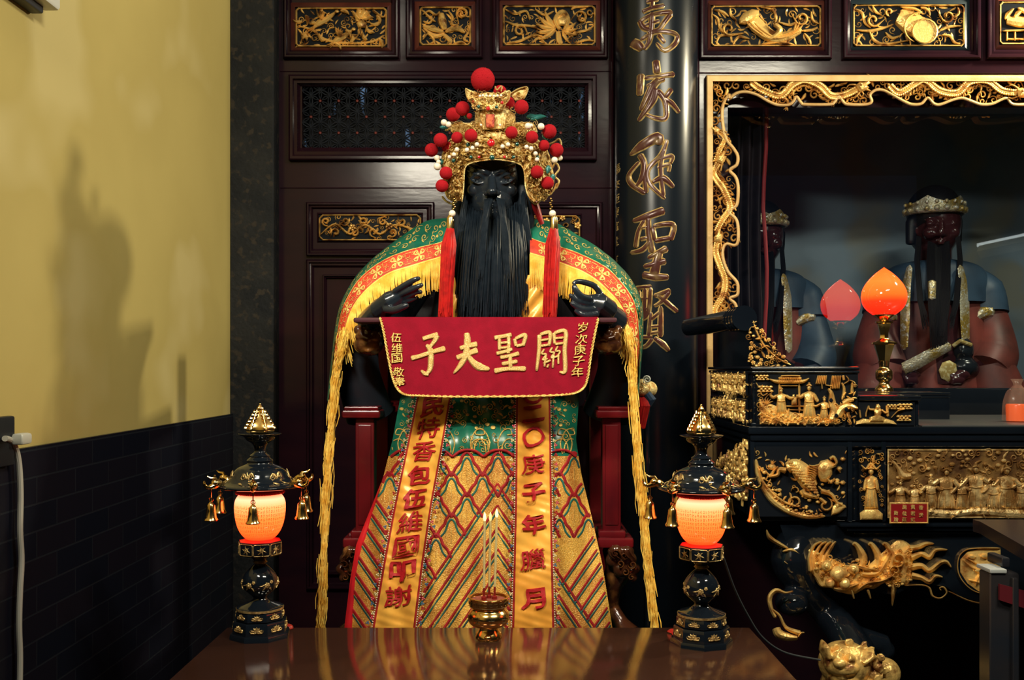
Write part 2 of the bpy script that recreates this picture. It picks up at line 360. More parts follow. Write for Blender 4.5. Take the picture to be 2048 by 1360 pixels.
b.inputs['Specular IOR Level'].default_value = .2; bt.inputs['Scale'].default_value = 1; bt.inputs['Brick Width'].default_value = .20; bt.inputs['Row Height'].default_value = .062; bt.inputs['Mortar Size'].default_value = .0022
bt.inputs['Color1'].default_value = (.005, .007, .014, 1); bt.inputs['Color2'].default_value = (.009, .008, .014, 1); bt.inputs['Mortar'].default_value = (.014, .017, .024, 1)
L.new(bt.outputs['Color'], b.inputs['Base Color'])
bp = N.new('ShaderNodeBump'); bp.inputs['Strength'].default_value = .5; bp.inputs['Distance'].default_value = .003; bp.invert = True; L.new(bt.outputs['Fac'], bp.inputs['Height']); L.new(bp.outputs[0], b.inputs['Normal'])
m = MB(); m.box(XL - .2, XL + .012, -3.5, YW + .3, 0, 1.371); m.build('trim_1', brick, kind='structure')
floorm = mat('dark_floor_tile', (.02, .022, .026), .35, 0, (.012, .014, .018), 4, .4, .6)
m = MB(); m.box(XL - .2, 4.6, -3.5, 5.4, -.1, 0); m.build('floor', floorm, kind='structure')
ceil = mat('ceiling_paint', (.16, .15, .12), .8)
m = MB(); m.box(XL - .2, 4.6, -3.5, 5.4, 3.75, 3.85); m.build('ceiling', ceil, kind='structure')
m = MB(); m.box(4.6, 4.8, -3.5, 5.4, 0, 3.75); m.build('wall_right', mat('right_wall_paint', (.10, .09, .07), .8), kind='structure')
def XZ(x0, y0, x1, y1, Y):
    a = P(x0, y0, Y); c = P(x1, y1, Y); return a.x, c.x, c.z, a.z
# stone pier in the corner
x0, x1, z0, z1 = XZ(478, 0, 547, 0, 3.86)
m = MB(); m.box(XL, x1, 3.86, YW + .25, 0, 3.75, .006)
m.build('trim_2', stone, kind='structure')
# back wall left of the column: one carved timber screen door
x0, x1, _, _ = XZ(540, 0, 1236, 0, YW)
lx0, lx1, lz0, lz1 = XZ(604, 165, 1180, 306, YW)
m = MB()
m.box(XL, lx0, YW, YW + .05, 0, 3.75); m.box(lx1, x1 + .05, YW, YW + .05, 0, 3.75); m.box(lx0, lx1, YW, YW + .05, 0, lz0); m.box(lx0, lx1, YW, YW + .05, lz1, 3.75)
wb = m.build('wall_back', wood, kind='structure', loc=(0, YW, 0))
mp = plane(YW)
mold = [(0, 0), (0, .018), (3, .026), (6, .026), (9, .014), (13, .016), (16, .004), (18, .001)]
def molding(mb, x0, y0, x1, y1, s=1.0, p=mold, m=0, mpf=None):
    mb.frame(x0, y0, x1, y1, [(o * s, h) for o, h in p], mpf or mp, m)
m = MB()
molding(m, 566, -34, 798, 116); molding(m, 811, -34, 966, 116); molding(m, 984, -34, 1216, 116)
molding(m, 612, 404, 868, 512, .8); molding(m, 1010, 404, 1205, 512, .8)
m.frame(612, 519, 1205, 1180, [(o * .9, h) for o, h in mold], mp, 0, open_=True); molding(m, 645, 549, 1172, 1150, .5)
m.frame(577, 149, 1194, 320, [(0, 0), (0, .024), (3, .03), (8, .030), (11, .018), (17, .020), (20, .008), (24, .0), (27, -.03)], mp, open_=True)
m.stroke([(553, -20), (553, 1500)], 10, mp, .02, smooth=True, ends=1); m.stroke([(1226, -20), (1226, 1500)], 9, mp, .03, ends=1)
m.stroke([(560, 376), (1222, 376)], 2.5, mp, .004, ends=1); m.stroke([(560, 143), (1222, 143)], 2, mp, .004, ends=1)
m.build('molding', wood, wb)
# backings of the carved insets
redbev = mat('red_bevel_wood', (.10, .022, .014), .4, 0, (.05, .012, .010), 12, .4, .7)
def panel(x0, y0, x1, y1, fn, name='carved_panel', label=None, g=goldp, mpf=None, parent=None, bev=redbev, fw=5, hh=.022, bh=.003, base=True, cut=5, pad=9):
    mpf = mpf or mp; mb = MB()
    if base:
        mb.frame(x0 - pad, y0 - pad, x1 + pad, y1 + pad, [(0, bh), (1, bh + .002), (pad, bh + .010), (pad + .5, bh)], mpf, 1)
        mb.frame(x0, y0, x1, y1, [(0, bh + .001), (1, bh + .0015)], mpf, 2)
    if fw: gframe(mb, x0 + fw * .5, y0 + fw * .5, x1 - fw * .5, y1 - fw * .5, mpf, fw, hh * .8, 0, cut)
    fn(mb, mpf, hh)
    return mb.build(name, [g, bev, black], parent or wb, label)
def pA(b, q, h):
    flower(b, 722, 32, 15, q, h * .9, 6); b.fill([(712, 46), (722, 38), (734, 46), (730, 56), (716, 56)], q, h)
    for a in (-2.6, -2.1, -1.57, -1.0, -.5): leaf(b, 722, 40, 26, a, 12, q, h * 1.1)
    b.stroke([(722, 50), (716, 70), (700, 88)], [5, 4, 4], q, h * .7); 
    for dx, dy, s in ((0, 0, 1), (36, 34, .9)):         # two birds
        X, Y = 648 + dx, 38 + dy
        b.stroke([(X + 24 * s, Y - 14 * s), (X + 6 * s, Y), (X - 10 * s, Y + 8 * s), (X - 24 * s, Y + 20 * s)], [4, 14, 16, 3], q, h)
        for k in range(4): leaf(b, X - 4 * s, Y + 2, (26 - 3 * k) * s, -2.4 + k * .28, 6, q, h * 1.2, bend=.4)
        for k in range(3): leaf(b, X - 18 * s, Y + 14 * s, 18 * s, 2.5 - k * .3, 5, q, h)
        b.fill([(X + 26 * s + 5 * math.cos(i), Y - 15 * s + 4 * math.sin(i)) for i in range(6)], q, h * 1.3)
    for X, Y, a in ((610, 30, .6), (605, 42, 2.5), (618, 48, -.6), (604, 66, .3), (618, 74, 2.9), (606, 80, 4.5), (752, 30, .4), (760, 44, 2.2), (705, 70, 1.2), (748, 64, 2.9), (758, 78, .5), (735, 80, 3.4), (690, 60, .2), (650, 82, 3.3), (680, 22, -.4), (668, 86, 0)):
        leaf(b, X, Y, 20, a, 10, q, h, bend=.8)
    b.stroke([(596, 52), (625, 60), (648, 78), (690, 86), (740, 84), (770, 70)], [4, 6, 7, 6, 5], q, h * .6)
    b.stroke([(745, 20), (766, 34), (772, 24)], [6, 5, 3], q, h)
    scatter(b, (596, 20, 770, 90), 26, 5, 8, q, h * .6, seed=3, kinds='cl'); scatter(b, (596, 20, 770, 90), 70, 5, 8, q, h * .45, seed=103, kinds='cll')
panel(590, 14, 775, 95, pA)
def pB(b, q, h):
    b.stroke([(882, 25), (884, 42), (890, 60)], [10, 20, 10], q, h * 1.2)
    b.stroke([(845, 52), (865, 58), (888, 64)], [6, 14, 8], q, h); b.stroke([(846, 55), (870, 72), (890, 66)], [4, 12, 8], q, h * .8)
    b.stroke([(890, 64), (912, 56), (930, 66)], [6, 16, 5], q, h * 1.1); b.stroke([(886, 68), (900, 82), (894, 88)], [8, 12, 4], q, h)
    curl(b, 925, 27, 13, 6, q, h, 1.3, 2.5, 1, tail=14); curl(b, 922, 27, 9, 4, q, h, 1, 1, 1)
    for p in ([(845, 30), (858, 22), (872, 30), (880, 22)], [(895, 20), (905, 34), (902, 48), (915, 50)], [(935, 48), (938, 62), (928, 78), (938, 84)], [(845, 80), (856, 68), (868, 82), (858, 88)], [(870, 90), (868, 74), (884, 74)], [(845, 20), (860, 36), (872, 44)], [(905, 88), (922, 84), (934, 90)], [(846, 42), (858, 46), (866, 38)]):
        b.stroke(p, [3, 6, 6, 3], q, h * .8, n=5)
    scatter(b, (845, 19, 938, 87), 40, 5, 8, q, h * .4, seed=104, kinds='cll')
panel(838, 12, 943, 92, pB)
def pC(b, q, h):
    curl(b, 1040, 62, 13, 6, q, h, 1.2, 0, -1, tail=16); curl(b, 1162, 35, 14, 6, q, h, 1.2, 3.4, 1, tail=16); curl(b, 1180, 24, 8, 4, q, h, 1, 0, 1)
    b.stroke([(1120, 60), (1112, 40), (1125, 24), (1135, 40), (1128, 62)], [8, 14, 12, 14, 6], q, h * 1.1); b.fill([(1112, 38), (1125, 28), (1138, 38), (1134, 52), (1116, 52)], q, h * 1.3)
    for a in (2.2, 2.6, 3.0, 3.4, 3.8): leaf(b, 1112, 56, 42, a, 13, q, h, bend=.35)
    for a in (-.2, .2, .6, 1.3): leaf(b, 1124, 60, 34, a, 9, q, h * .9, bend=-.3)
    b.stroke([(1116, 62), (1118, 80), (1124, 88)], [10, 14, 8], q, h)
    for p in ([(1010, 18), (1030, 28), (1052, 22), (1060, 40)], [(1010, 42), (1032, 50), (1060, 52), (1085, 62)], [(1012, 86), (1040, 82), (1070, 70), (1096, 78)], [(1130, 84), (1152, 66), (1176, 60), (1188, 50)], [(1150, 86), (1172, 80), (1188, 82)], [(1064, 86), (1078, 76), (1092, 88)], [(1070, 18), (1090, 30), (1108, 22)], [(1142, 20), (1152, 14), (1180, 14)]):
        b.stroke(p, [3, 7, 6, 3], q, h * .75, n=5)
    scatter(b, (1012, 17, 1186, 87), 66, 5, 8, q, h * .4, seed=105, kinds='cll')
panel(1005, 10, 1192, 92, pC)
def pG(b, q, h):
    rd = random.Random(4)
    b.stroke([(640, 470), (670, 448), (700, 468), (730, 450), (760, 468), (790, 450), (836, 462)], [3, 5, 6, 5, 5], q, h * .8, n=6)
    for i in range(10):
        x = 652 + i * 19; curl(b, x, 443 + (i % 2) * 22, 9, 5, q, h, 1.1, rd.uniform(0, 6), rd.choice((1, -1)), tail=7); leaf(b, x + 8, 455, 14, rd.uniform(-2, 2), 6, q, h, bend=.8)
    scatter(b, (641, 433, 839, 477), 50, 4, 7, q, h * .5, seed=108, kinds='cl'); flower(b, 705, 455, 8, q, h); flower(b, 778, 452, 8, q, h)
panel(637, 428, 843, 482, pG, fw=4, pad=3, bev=wood, cut=7)
def pH(b, q, h):
    scatter(b, (1046, 436, 1158, 476), 26, 5, 9, q, h, seed=9, kinds='cclf')
panel(1040, 430, 1161, 481, pH, fw=4, pad=3, bev=wood, cut=7)
# pierced lattice with red studs
m = MB(); lat = plane(YW + .014); R = 21.5
for j in range(5):
    for i in range(17):
        cx = 622 + i * 37 - (18.5 if j % 2 else 0); cy = 170 + j * 32
        c = [(max(603, min(1181, cx + R * math.cos(a))), max(164, min(307, cy + R * math.sin(a)))) for a in [math.pi * k / 8 for k in range(17)]]
        m.stroke(c, 3.2, lat, .010, 0, smooth=False, ends=1)
        for k in range(6):
            a = k * math.pi / 3 + .52; a2 = a + .5
            pts = [(cx + 4 * math.cos(a), cy + 4 * math.sin(a)), (cx + 12 * math.cos(a + .22), cy + 12 * math.sin(a + .22)), (cx + 19 * math.cos(a), cy + 19 * math.sin(a))]
            if all(604 < p[0] < 1180 and 165 < p[1] < 306 for p in pts):
                m.stroke(pts, 2.6, lat, .009, 0, n=2, ends=1); pts = [(cx + 4 * math.cos(a), cy + 4 * math.sin(a)), (cx + 12 * math.cos(a - .22), cy + 12 * math.sin(a - .22)), (cx + 19 * math.cos(a), cy + 19 * math.sin(a))]
                m.stroke(pts, 2.6, lat, .009, 0, n=2, ends=1)
        if 610 < cx < 1175 and 170 < cy < 302: m.fill([(cx + 3.4 * math.cos(k), cy + 3.4 * math.sin(k)) for k in range(6)], lat, .013, 1)
latm = mat('lattice_wood', (.022, .026, .036), .55, 0, (.013, .015, .022), 20, .4, .6); 
m.build('lattice', [latm, mat('faded_red_paint', (.16, .03, .025), .6)], wb)
sky = bpy.data.materials.new('daylight_glimpse'); sky.use_nodes = True; N = sky.node_tree.nodes; L = sky.node_tree.links; b = N['Principled BSDF']
b.inputs['Base Color'].default_value = (.004, .006, .01, 1); nz = N.new('ShaderNodeTexNoise'); nz.inputs['Scale'].default_value = 7; nz.inputs['Detail'].default_value = 5
tc = N.new('ShaderNodeTexCoord'); mpn = N.new('ShaderNodeMapping'); mpn.inputs['Scale'].default_value = (2.2, 1, .6); L.new(tc.outputs['Object'], mpn.inputs[0]); L.new(mpn.outputs[0], nz.inputs[0])
mr = N.new('ShaderNodeMapRange'); mr.inputs[1].default_value = .64; mr.inputs[2].default_value = .74; mr.inputs[4].default_value = .30; L.new(nz.outputs['Fac'], mr.inputs[0])
b.inputs['Emission Color'].default_value = (.35, .6, 1, 1); L.new(mr.outputs[0], b.inputs['Emission Strength'])  # patchy bluish emission on the backing stands in for daylight through the lattice
m = MB(); m.box(lx0 - .05, lx1 + .05, YW + .20, YW + .22, lz0 - .05, lz1 + .05); m.build('window_1', sky, kind='structure')

# ------------------------------------------------------------------ couplet column
CC = P(1313, 0, 3.85).x; CR = .158; CY0 = 3.86
colm = mat('polished_black_column', (.005, .009, .015), .26, 0, (.004, .007, .012), 3, .3, .7, .04, 8, spec=.34, rv=.05)
m = MB(); m.lathe([(CR, 0), (CR, 3.75)], (CC, CY0, 0), 96, 0)
col = m.build('wooden_column', [colm], label='tall round black lacquered column with gilt calligraphy', cat='column', loc=(CC, CY0, 0))
def cyl(px, py, w=0.0):
    # a point on the column's skin, px/py read at the depth of its front
    x = (px - CX) * 3.70 / F - CC; x = max(-CR * .98, min(CR * .98, x)); a = math.asin(x / CR)
    return V((CC + (CR + w) * math.sin(a), CY0 - (CR + w) * math.cos(a), EZ - (py - CY) * 3.70 / F))
GL = {}
GL['wan'] = (0, [([(225, 70), (290, 50), (370, 38)], 26), ([(250, 8), (330, -6)], 22), ([(295, -40), (285, 60)], 24), ([(212, 135), (290, 98), (425, 80)], [30, 26, 34]), ([(208, 125), (235, 180), (290, 205)], [28, 34, 30]), ([(418, 85), (370, 150), (330, 200), (260, 212)], [34, 30, 26, 24]), ([(290, 80), (280, 200), (268, 280), (235, 330)], [34, 36, 30, 20]), ([(240, 165), (340, 140)], 22), ([(160, 262), (195, 290), (225, 325)], [50, 60, 40]), ([(215, 262), (320, 215), (450, 228), (445, 290), (372, 342), (315, 290)], [26, 26, 30, 30, 26, 14]), ([(328, 235), (372, 292)], [30, 22])])
GL['jia'] = (0, [([(312, 408), (322, 500)], [40, 48]), ([(216, 492), (208, 640)], [44, 36]), ([(242, 525), (330, 518), (440, 500)], [26, 22, 34]), ([(372, 535), (250, 582)], [36, 14]), ([(335, 540), (290, 590), (215, 742)], [44, 50, 26]), ([(312, 600), (290, 680), (200, 812)], [48, 50, 22]), ([(318, 612), (375, 690), (378, 800), (310, 802), (248, 772)], [40, 36, 30, 26, 16]), ([(420, 602), (375, 665)], [30, 30]), ([(365, 668), (420, 700), (474, 760)], [24, 34, 22])])
GL['bai'] = (0, [([(148, 1038), (220, 985), (325, 935), (325, 985)], [14, 60, 70, 50]), ([(208, 1040), (236, 1110), (225, 1200), (185, 1262)], [34, 34, 36, 18]), ([(205, 1092), (142, 1170), (160, 1240), (246, 1312)], [20, 24, 30, 30]), ([(238, 1180), (250, 1310)], [30, 26]), ([(388, 948), (350, 1050), (262, 1150), (275, 1250), (375, 1352)], [22, 30, 26, 28, 20]), ([(372, 1010), (345, 1130), (362, 1340)], [20, 30, 26]), ([(300, 1095), (420, 1060), (412, 1110)], [18, 28, 16]), ([(322, 1142), (400, 1120), (398, 1170)], [18, 26, 14]), ([(290, 1240), (360, 1212), (435, 1272)], [20, 44, 22])])
GL['sheng'] = (380, [([(165, 202), (250, 178), (370, 138)], [22, 44, 50]), ([(240, 200), (200, 275), (182, 385)], [24, 24, 26]), ([(262, 185), (266, 300), (290, 425)], [30, 34, 40]), ([(222, 255), (262, 245)], 16), ([(212, 330), (262, 322)], 22), ([(150, 418), (225, 402), (280, 340)], [20, 32, 24]), ([(288, 250), (305, 342)], [34, 30]), ([(295, 245), (430, 235), (412, 340)], [26, 34, 34]), ([(305, 345), (412, 325)], 30), ([(260, 462), (390, 395)], [18, 50]), ([(232, 520), (380, 482)], [20, 50]), ([(335, 420), (300, 580)], [40, 70]), ([(225, 572), (310, 590), (400, 592)], [40, 50, 30])])
GL['xian'] = (380, [([(180, 662), (285, 655)], [20, 24]), ([(205, 680), (200, 860)], 20), ([(242, 665), (240, 870)], 26), ([(278, 662), (262, 830), (222, 882)], [24, 30, 18]), ([(180, 740), (262, 735)], 18), ([(180, 810), (256, 805)], 18), ([(300, 722), (412, 682)], [22, 34]), ([(402, 690), (350, 760), (300, 790)], [34, 26, 14]), ([(320, 712), (390, 770), (462, 828)], [20, 32, 26]), ([(345, 790), (342, 1000)], [24, 40]), ([(280, 830), (266, 1000)], [22, 28]), ([(282, 880), (350, 820)], 22), ([(282, 930), (340, 925)], 18), ([(280, 975), (340, 965)], 20), ([(180, 1000), (290, 1000)], [20, 24]), ([(300, 1005), (360, 1050), (402, 1095)], [24, 38, 20]), ([(290, 1010), (250, 1060), (190, 1080)], [28, 24, 14])])
gilt_edge = mat('gilt_letter_edge', (.80, .58, .24), .35, .4, (.5, .32, .1), 60, .4, .6)
letter_in = mat('brown_letter_face', (.085, .028, .022), .22, .1, (.20, .12, .05), 24, .5, .68)
for k, (oy, st) in GL.items():
    m = MB()
    conv = lambda p: (1220 + p[0] / 3.4, oy + p[1] / 3.4)
    for pts, wd in st:
        ws = wd if isinstance(wd, list) else [wd, wd]
        m.stroke([conv(p) for p in pts], [a / 3.4 + 3.0 for a in ws], cyl, .0045, 0, ends=.55, dome=(0, .9, 1, .9, 0))
    for pts, wd in st:
        ws = wd if isinstance(wd, list) else [wd, wd]
        m.stroke([conv(p) for p in pts], [max(a / 3.4 - 1.6, 1.6) for a in ws], cyl, .0022, 1, ends=.4, dome=(0, .9, 1, .9, 0), lift=.0042)
    m.build('character', [gilt_edge, letter_in], col)
m = MB()
for ch, y in zip('馬來亞陳高陞蔡', (326, 358, 387, 414, 443, 474, 514)): write(m, ch, 1239.5 - (y - 326) * .02, y, 13, 19, cyl, .0015, 0, rise=.1, bold=0)
m.build('signature', gilt_edge, col)

# ------------------------------------------------------------------ right side of the back wall with the shrine opening
mr_ = plane(YR); wx0 = P(1424, 0, YR).x; wz1 = P(0, 168, YR).z; zt = P(0, 775, YR).z
m = MB(); xc = P(1385, 0, YR).x
m.box(xc, wx0, YR, YR + .05, 0, 3.75); m.box(wx0, 4.6, YR, YR + .05, wz1, 3.75); m.box(wx0, 4.6, YR, YR + .05, 0, zt - .02)
wr = m.build('wall_back', wood, kind='structure', loc=(wx0, YR, 0))
m = MB()
for a, b2 in ((1400, 1664), (1686, 1962), (1974, 2262)): m.frame(a, -36, b2, 117, [(o * 1.05, h) for o, h in mold], mr_)
m.stroke([(1391, -20), (1391, 660)], 16, mr_, .03, ends=1); m.stroke([(1396, 146), (2300, 146)], 3, mr_, .006, ends=1)
m.build('molding', wood, wr)
def pD(b, q, h):
    b.stroke([(1500, 32), (1515, 52), (1545, 74), (1575, 72), (1603, 58)], [30, 34, 28, 22, 14], q, h * 1.1)
    b.fill([(1477, 40), (1486, 26), (1504, 18), (1518, 20), (1520, 30), (1508, 42), (1490, 50), (1478, 48)], q, h * 1.6)
    for o in (-8, 0, 8): b.stroke([(1500 + o, 44), (1520 + o, 62), (1550 + o, 76), (1600, 60 + o * .4)], [3, 5, 5, 2], q, h * .4, n=4, lift=h * .95)
    b.stroke([(1548, 48), (1560, 60), (1540, 76), (1524, 66)], [9, 12, 9, 6], q, h * .6, lift=h * .8)
    for a in (-.3, 0, .3): leaf(b, 1585, 66, 28, -.7 + a, 7, q, h, bend=-.3)
    curl(b, 1458, 57, 14, 6.5, q, h, 1.1, 1, 1, tail=18); curl(b, 1604, 36, 15, 6.5, q, h, 1.2, 3, -1, tail=18)
    for p in ([(1424, 28), (1436, 38), (1440, 56), (1454, 70)], [(1460, 16), (1462, 30), (1474, 42)], [(1520, 14), (1545, 20), (1552, 34), (1550, 46)], [(1432, 88), (1440, 72), (1462, 70), (1490, 66)], [(1465, 90), (1478, 74), (1500, 78)], [(1556, 44), (1580, 50), (1592, 44)], [(1622, 22), (1626, 40), (1638, 48)], [(1600, 62), (1624, 60), (1636, 54)], [(1522, 88), (1560, 84), (1590, 90)], [(1608, 66), (1618, 78), (1622, 90)], [(1428, 20), (1446, 24), (1458, 34)]):
        b.stroke(p, [3, 7, 7, 3], q, h * .75, n=5)
    scatter(b, (1428, 17, 1638, 88), 70, 6, 9, q, h * .4, seed=106, kinds='cll')
panel(1421, 10, 1643, 94, pD, parent=wr, mpf=mr_)
def pE(b, q, h):
    b.stroke([(1795, 32), (1818, 44), (1850, 62)], [34, 52, 50], q, h * 1.2)
    b.fill([(1850 + 27 * math.cos(a), 62 + 26 * math.sin(a)) for a in [k * math.pi / 8 for k in range(16)]], q, h * .5, lift=h * 1.1, prof=((1, 0), (.98, .8), (.9, 1), (.86, .6), (.2, .6), (0, .6)))
    c = [(1838 + 29 * math.cos(a), 55 + 30 * math.sin(a)) for a in [1.9 + k * .35 for k in range(10)]]
    b.stroke(c, 4, q, h * .5, smooth=False, lift=h * 1.1)
    curl(b, 1747, 40, 14, 7, q, h, 1.1, .5, 1, tail=16); curl(b, 1896, 32, 14, 6, q, h, 1.1, 3, -1, tail=18); curl(b, 1779, 24, 9, 6, q, h, 1, 1.5, 1)
    for p in ([(1710, 18), (1724, 26), (1730, 46), (1742, 56)], [(1745, 12), (1752, 24), (1764, 30)], [(1712, 60), (1740, 62), (1768, 56), (1788, 48)], [(1738, 60), (1748, 80), (1770, 88), (1822, 80)], [(1770, 64), (1784, 76), (1800, 72)], [(1840, 14), (1856, 20), (1860, 32)], [(1878, 62), (1896, 54), (1924, 52)], [(1882, 70), (1900, 72), (1908, 84), (1922, 88)], [(1915, 14), (1918, 26), (1906, 36)], [(1712, 90), (1718, 74), (1726, 68)], [(1800, 14), (1830, 18), (1845, 26)]):
        b.stroke(p, [3, 8, 7, 3], q, h * .75, n=5)
    scatter(b, (1712, 15, 1924, 88), 70, 6, 9, q, h * .4, seed=107, kinds='cll')
panel(1705, 8, 1930, 94, pE, parent=wr, mpf=mr_, bev=mat('dark_teal_bevel', (.012, .022, .030), .4))
def pF(b, q, h):
    b.stroke([(2012, 40), (2040, 44), (2080, 46)], [18, 26, 20], q, h * 1.1); b.stroke([(2004, 62), (2090, 60)], 5, q, h)
    for x in (2014, 2030, 2050): b.stroke([(x, 62), (x, 82)], 5, q, h)
    b.stroke([(2012, 78), (2050, 78)], 5, q, h); leaf(b, 2010, 40, 30, -1.2, 12, q, h); leaf(b, 2028, 36, 30, -1.0, 12, q, h); leaf(b, 2034, 16, 30, .3, 12, q, h)
panel(1998, 2, 2215, 90, pF, parent=wr, mpf=mr_)
# gilt dragon frame round the shrine opening
fm = plane(YR - .004)
m = MB()
m.frame(1413, 150, 2420, 1010, [(0, 0), (0, .026), (2, .030), (12, .030), (13, .026), (13, 0)], fm, 0, open_=True)
edge = [(1400 + x / 3.16, y / 3.16) for x, y in ((185, 625), (230, 590), (290, 580), (360, 598), (430, 638), (490, 662), (560, 662), (592, 640), (610, 612), (640, 650), (665, 660), (820, 660), (850, 645), (880, 610), (910, 648), (940, 660), (1050, 660), (1085, 640), (1075, 600), (1110, 570), (1160, 570), (1220, 600), (1290, 640), (1340, 660), (1400, 655), (1440, 618), (1480, 655), (1520, 660), (1600, 630), (1660, 620), (1720, 640), (1780, 660), (1850, 655), (1935, 620), (1980, 658), (2100, 658), (2300, 640), (2600, 655))]
edv = [(1400 + x / 2.43, 140 + y / 2.43) for x, y in ((140, 120), (112, 170), (108, 240), (125, 330), (165, 385), (183, 420), (178, 460), (145, 487), (172, 520), (184, 560), (184, 620), (175, 660), (140, 688), (172, 722), (184, 760), (184, 830), (168, 852), (130, 845), (112, 870), (112, 920), (135, 980), (178, 1030), (184, 1070), (178, 1095), (145, 1110), (172, 1140), (184, 1200), (184, 1300))]
edl = [edge[0]] + edge
m.stroke(edge, 7, fm, .028, 0, n=5, ends=1, dome=(0, .95, 1, .95, 0)); m.stroke([edge[0]] + edv, 7, fm, .028, 0, n=5, ends=1, dome=(0, .95, 1, .95, 0))
fr = m.build('window_frame', gold_frame, wr)
m = MB()
dragon(m, [(1500, 162), (1520, 178), (1560, 192), (1585, 170), (1610, 160), (1640, 172), (1662, 192), (1690, 190), (1720, 176)], 19, fm, .026, 0)
dragon(m, [(1775, 166), (1798, 186), (1830, 168), (1850, 160), (1880, 182), (1915, 186), (1940, 164), (1975, 162), (2005, 182), (2040, 186)], 19, fm, .026, 0)
dragon(m, [(1436, 262), (1450, 276), (1440, 300), (1428, 330)][::-1], 13, fm, .024, 0)
dragon(m, [(1430, 470), (1445, 440), (1460, 415), (1448, 380), (1434, 360), (1428, 345), (1440, 322)], 17, fm, .026, 0)
dragon(m, [(1436, 640), (1430, 620), (1446, 590), (1450, 560), (1440, 530), (1432, 505), (1436, 480)], 17, fm, .026, 0)
def between(x, y):
    if y < 212:
        for (a, b2), (c, d) in zip(edge, edge[1:]):
            if a <= x < c: return y < b2 + (d - b2) * (x - a) / (c - a) - 5
        return x < edge[0][0] and y < 230
    for (a, b2), (c, d) in zip(edv, edv[1:]):
        if min(b2, d) <= y < max(b2, d): return x < min(a, c) - 4
    return False
scatter(m, (1429, 165, 2048, 640), 170, 6, 10, fm, .018, 0, inside=lambda x, y: between(x, y) and (y < 212 or x < 1480), seed=12, kinds='cccl')
for x, y, r, d in ((1440, 185, 9, 1), (1452, 196, 8, -1), (1432, 175, 6, 1), (1428 + 12, 240, 7, -1), (1448, 450, 8, 1), (1460, 458, 7, -1)): curl(m, x, y, r, 4, fm, .028, 1.3, 1, d, 0)
m.build('dragon_fretwork', gold, wr)
# recess behind the frame: header, jamb, pane and the shrine room
G = 3.98
m = MB(); gx0 = P(1448, 0, G).x; gz1 = P(0, 224, G).z; gz0 = P(0, 776, G).z
m.box(wx0, 4.6, YR + .05, G + .03, gz1, gz1 + .25); m.box(wx0 - .05, gx0, YR + .05, G + .03, 1.2, gz1 + .25); m.box(gx0, 4.6, YR + .05, G + .02, 1.2, gz0)
m.build('trim_3', wood, kind='structure')
gl = bpy.data.materials.new('window_glass'); gl.use_nodes = True; N = gl.node_tree.nodes; L = gl.node_tree.links; N.remove(N['Principled BSDF'])
o_ = N['Material Output']; t_ = N.new('ShaderNodeBsdfTransparent'); t_.inputs[0].default_value = (.80, .86, .90, 1); g_ = N.new('ShaderNodeBsdfGlossy'); g_.inputs['Roughness'].default_value = .015; g_.inputs[0].default_value = (.9, .95, 1, 1)
mx = N.new('ShaderNodeMixShader'); mx.inputs[0].default_value = .13; L.new(t_.outputs[0], mx.inputs[1]); L.new(g_.outputs[0], mx.inputs[2]); L.new(mx.outputs[0], o_.inputs[0])
m = MB(); m.add([(gx0, G, gz0), (4.6, G, gz0), (4.6, G, gz1), (gx0, G, gz1)], [(0, 1, 2, 3)])
m.build('window_2', gl, kind='structure', smooth=0)
grey = mat('smoky_grey_wall', (.34, .44, .52), .5, 0, (.17, .23, .28), 1.3, .35, .7, c3=(.36, .36, .30), ns3=2.5)
m = MB(); m.box(1.0, 4.6, 5.05, 5.1, .6, 3.2); m.box(.7, .75, 4.0, 5.1, .6, 3.2); m.box(.7, 4.6, 4.0, 5.1, 3.1, 3.15)
m.build('wall_shrine', grey, kind='structure')
m = MB(); m.box(.75, 4.6, G + .04, 5.05, gz0 - .10, gz0 - .002); m.build('floor_shrine', wood, kind='structure')
# ------------------------------------------------------------------ altar cabinet
YA = 3.10; ab = P(1503, 0, YA).x; am = plane(YA)
zT = P(0, 853, YA).z; zTb = P(0, 868, YA).z
AL = thing('altar_cabinet', (2.2, 3.5, 0), 'black lacquered altar cabinet with gilt carved panels and dragon legs under the shrine window', 'altar')
xr = 4.2
m = MB(); z0 = P(0, 1044, YA).z
m.box(ab + .02, xr, YA + .02, 3.80, z0, zTb, .004)
for y, hh, o in ((1046, 7, .012), (1055, 7, .0), (1064, 6, -.014)):
    a = P(0, y, YA).z; m.box(P(1694, 0, YA).x - o * 2, P(1965, 0, YA).x + o, YA - o, YA + .4, a - hh / 645, a, .003)
for x in (1505, 1700, 1768): 
    a = P(x - 4, 0, YA).x; m.box(a, a + .014, YA + .002, YA + .03, z0, zTb, .002)
m.build('body', lacq, AL)
# the end panel of the carcass is cut to the same quarter round as its carving
m = MB(); m.box(ab - .012, xr, YA - .012, 3.80, zTb, zT, .004); m.box(ab - .004, xr, YA - .004, 3.80, zTb - .022, zTb + .001, .005); m.box(ab + .006, xr, YA + .004, 3.80, zTb - .042, zTb - .021, .004)
m.build('worktop', lacq, AL)
metal = mat('brushed_metal_top', (.12, .125, .125), .32, .6, (.09, .10, .105), 3, .3, .7)
m = MB(); m.box(P(1842, 0, YA).x, xr, YA - .010, 3.79, zT - .002, zT + .004, .001); m.build('metal_cover', metal, AL)
m = MB(); m.box(ab + .1, xr, 3.792, 3.815, zT, P(0, 776, 3.80).z, .003); m.build('back_ledge', lacq, AL)
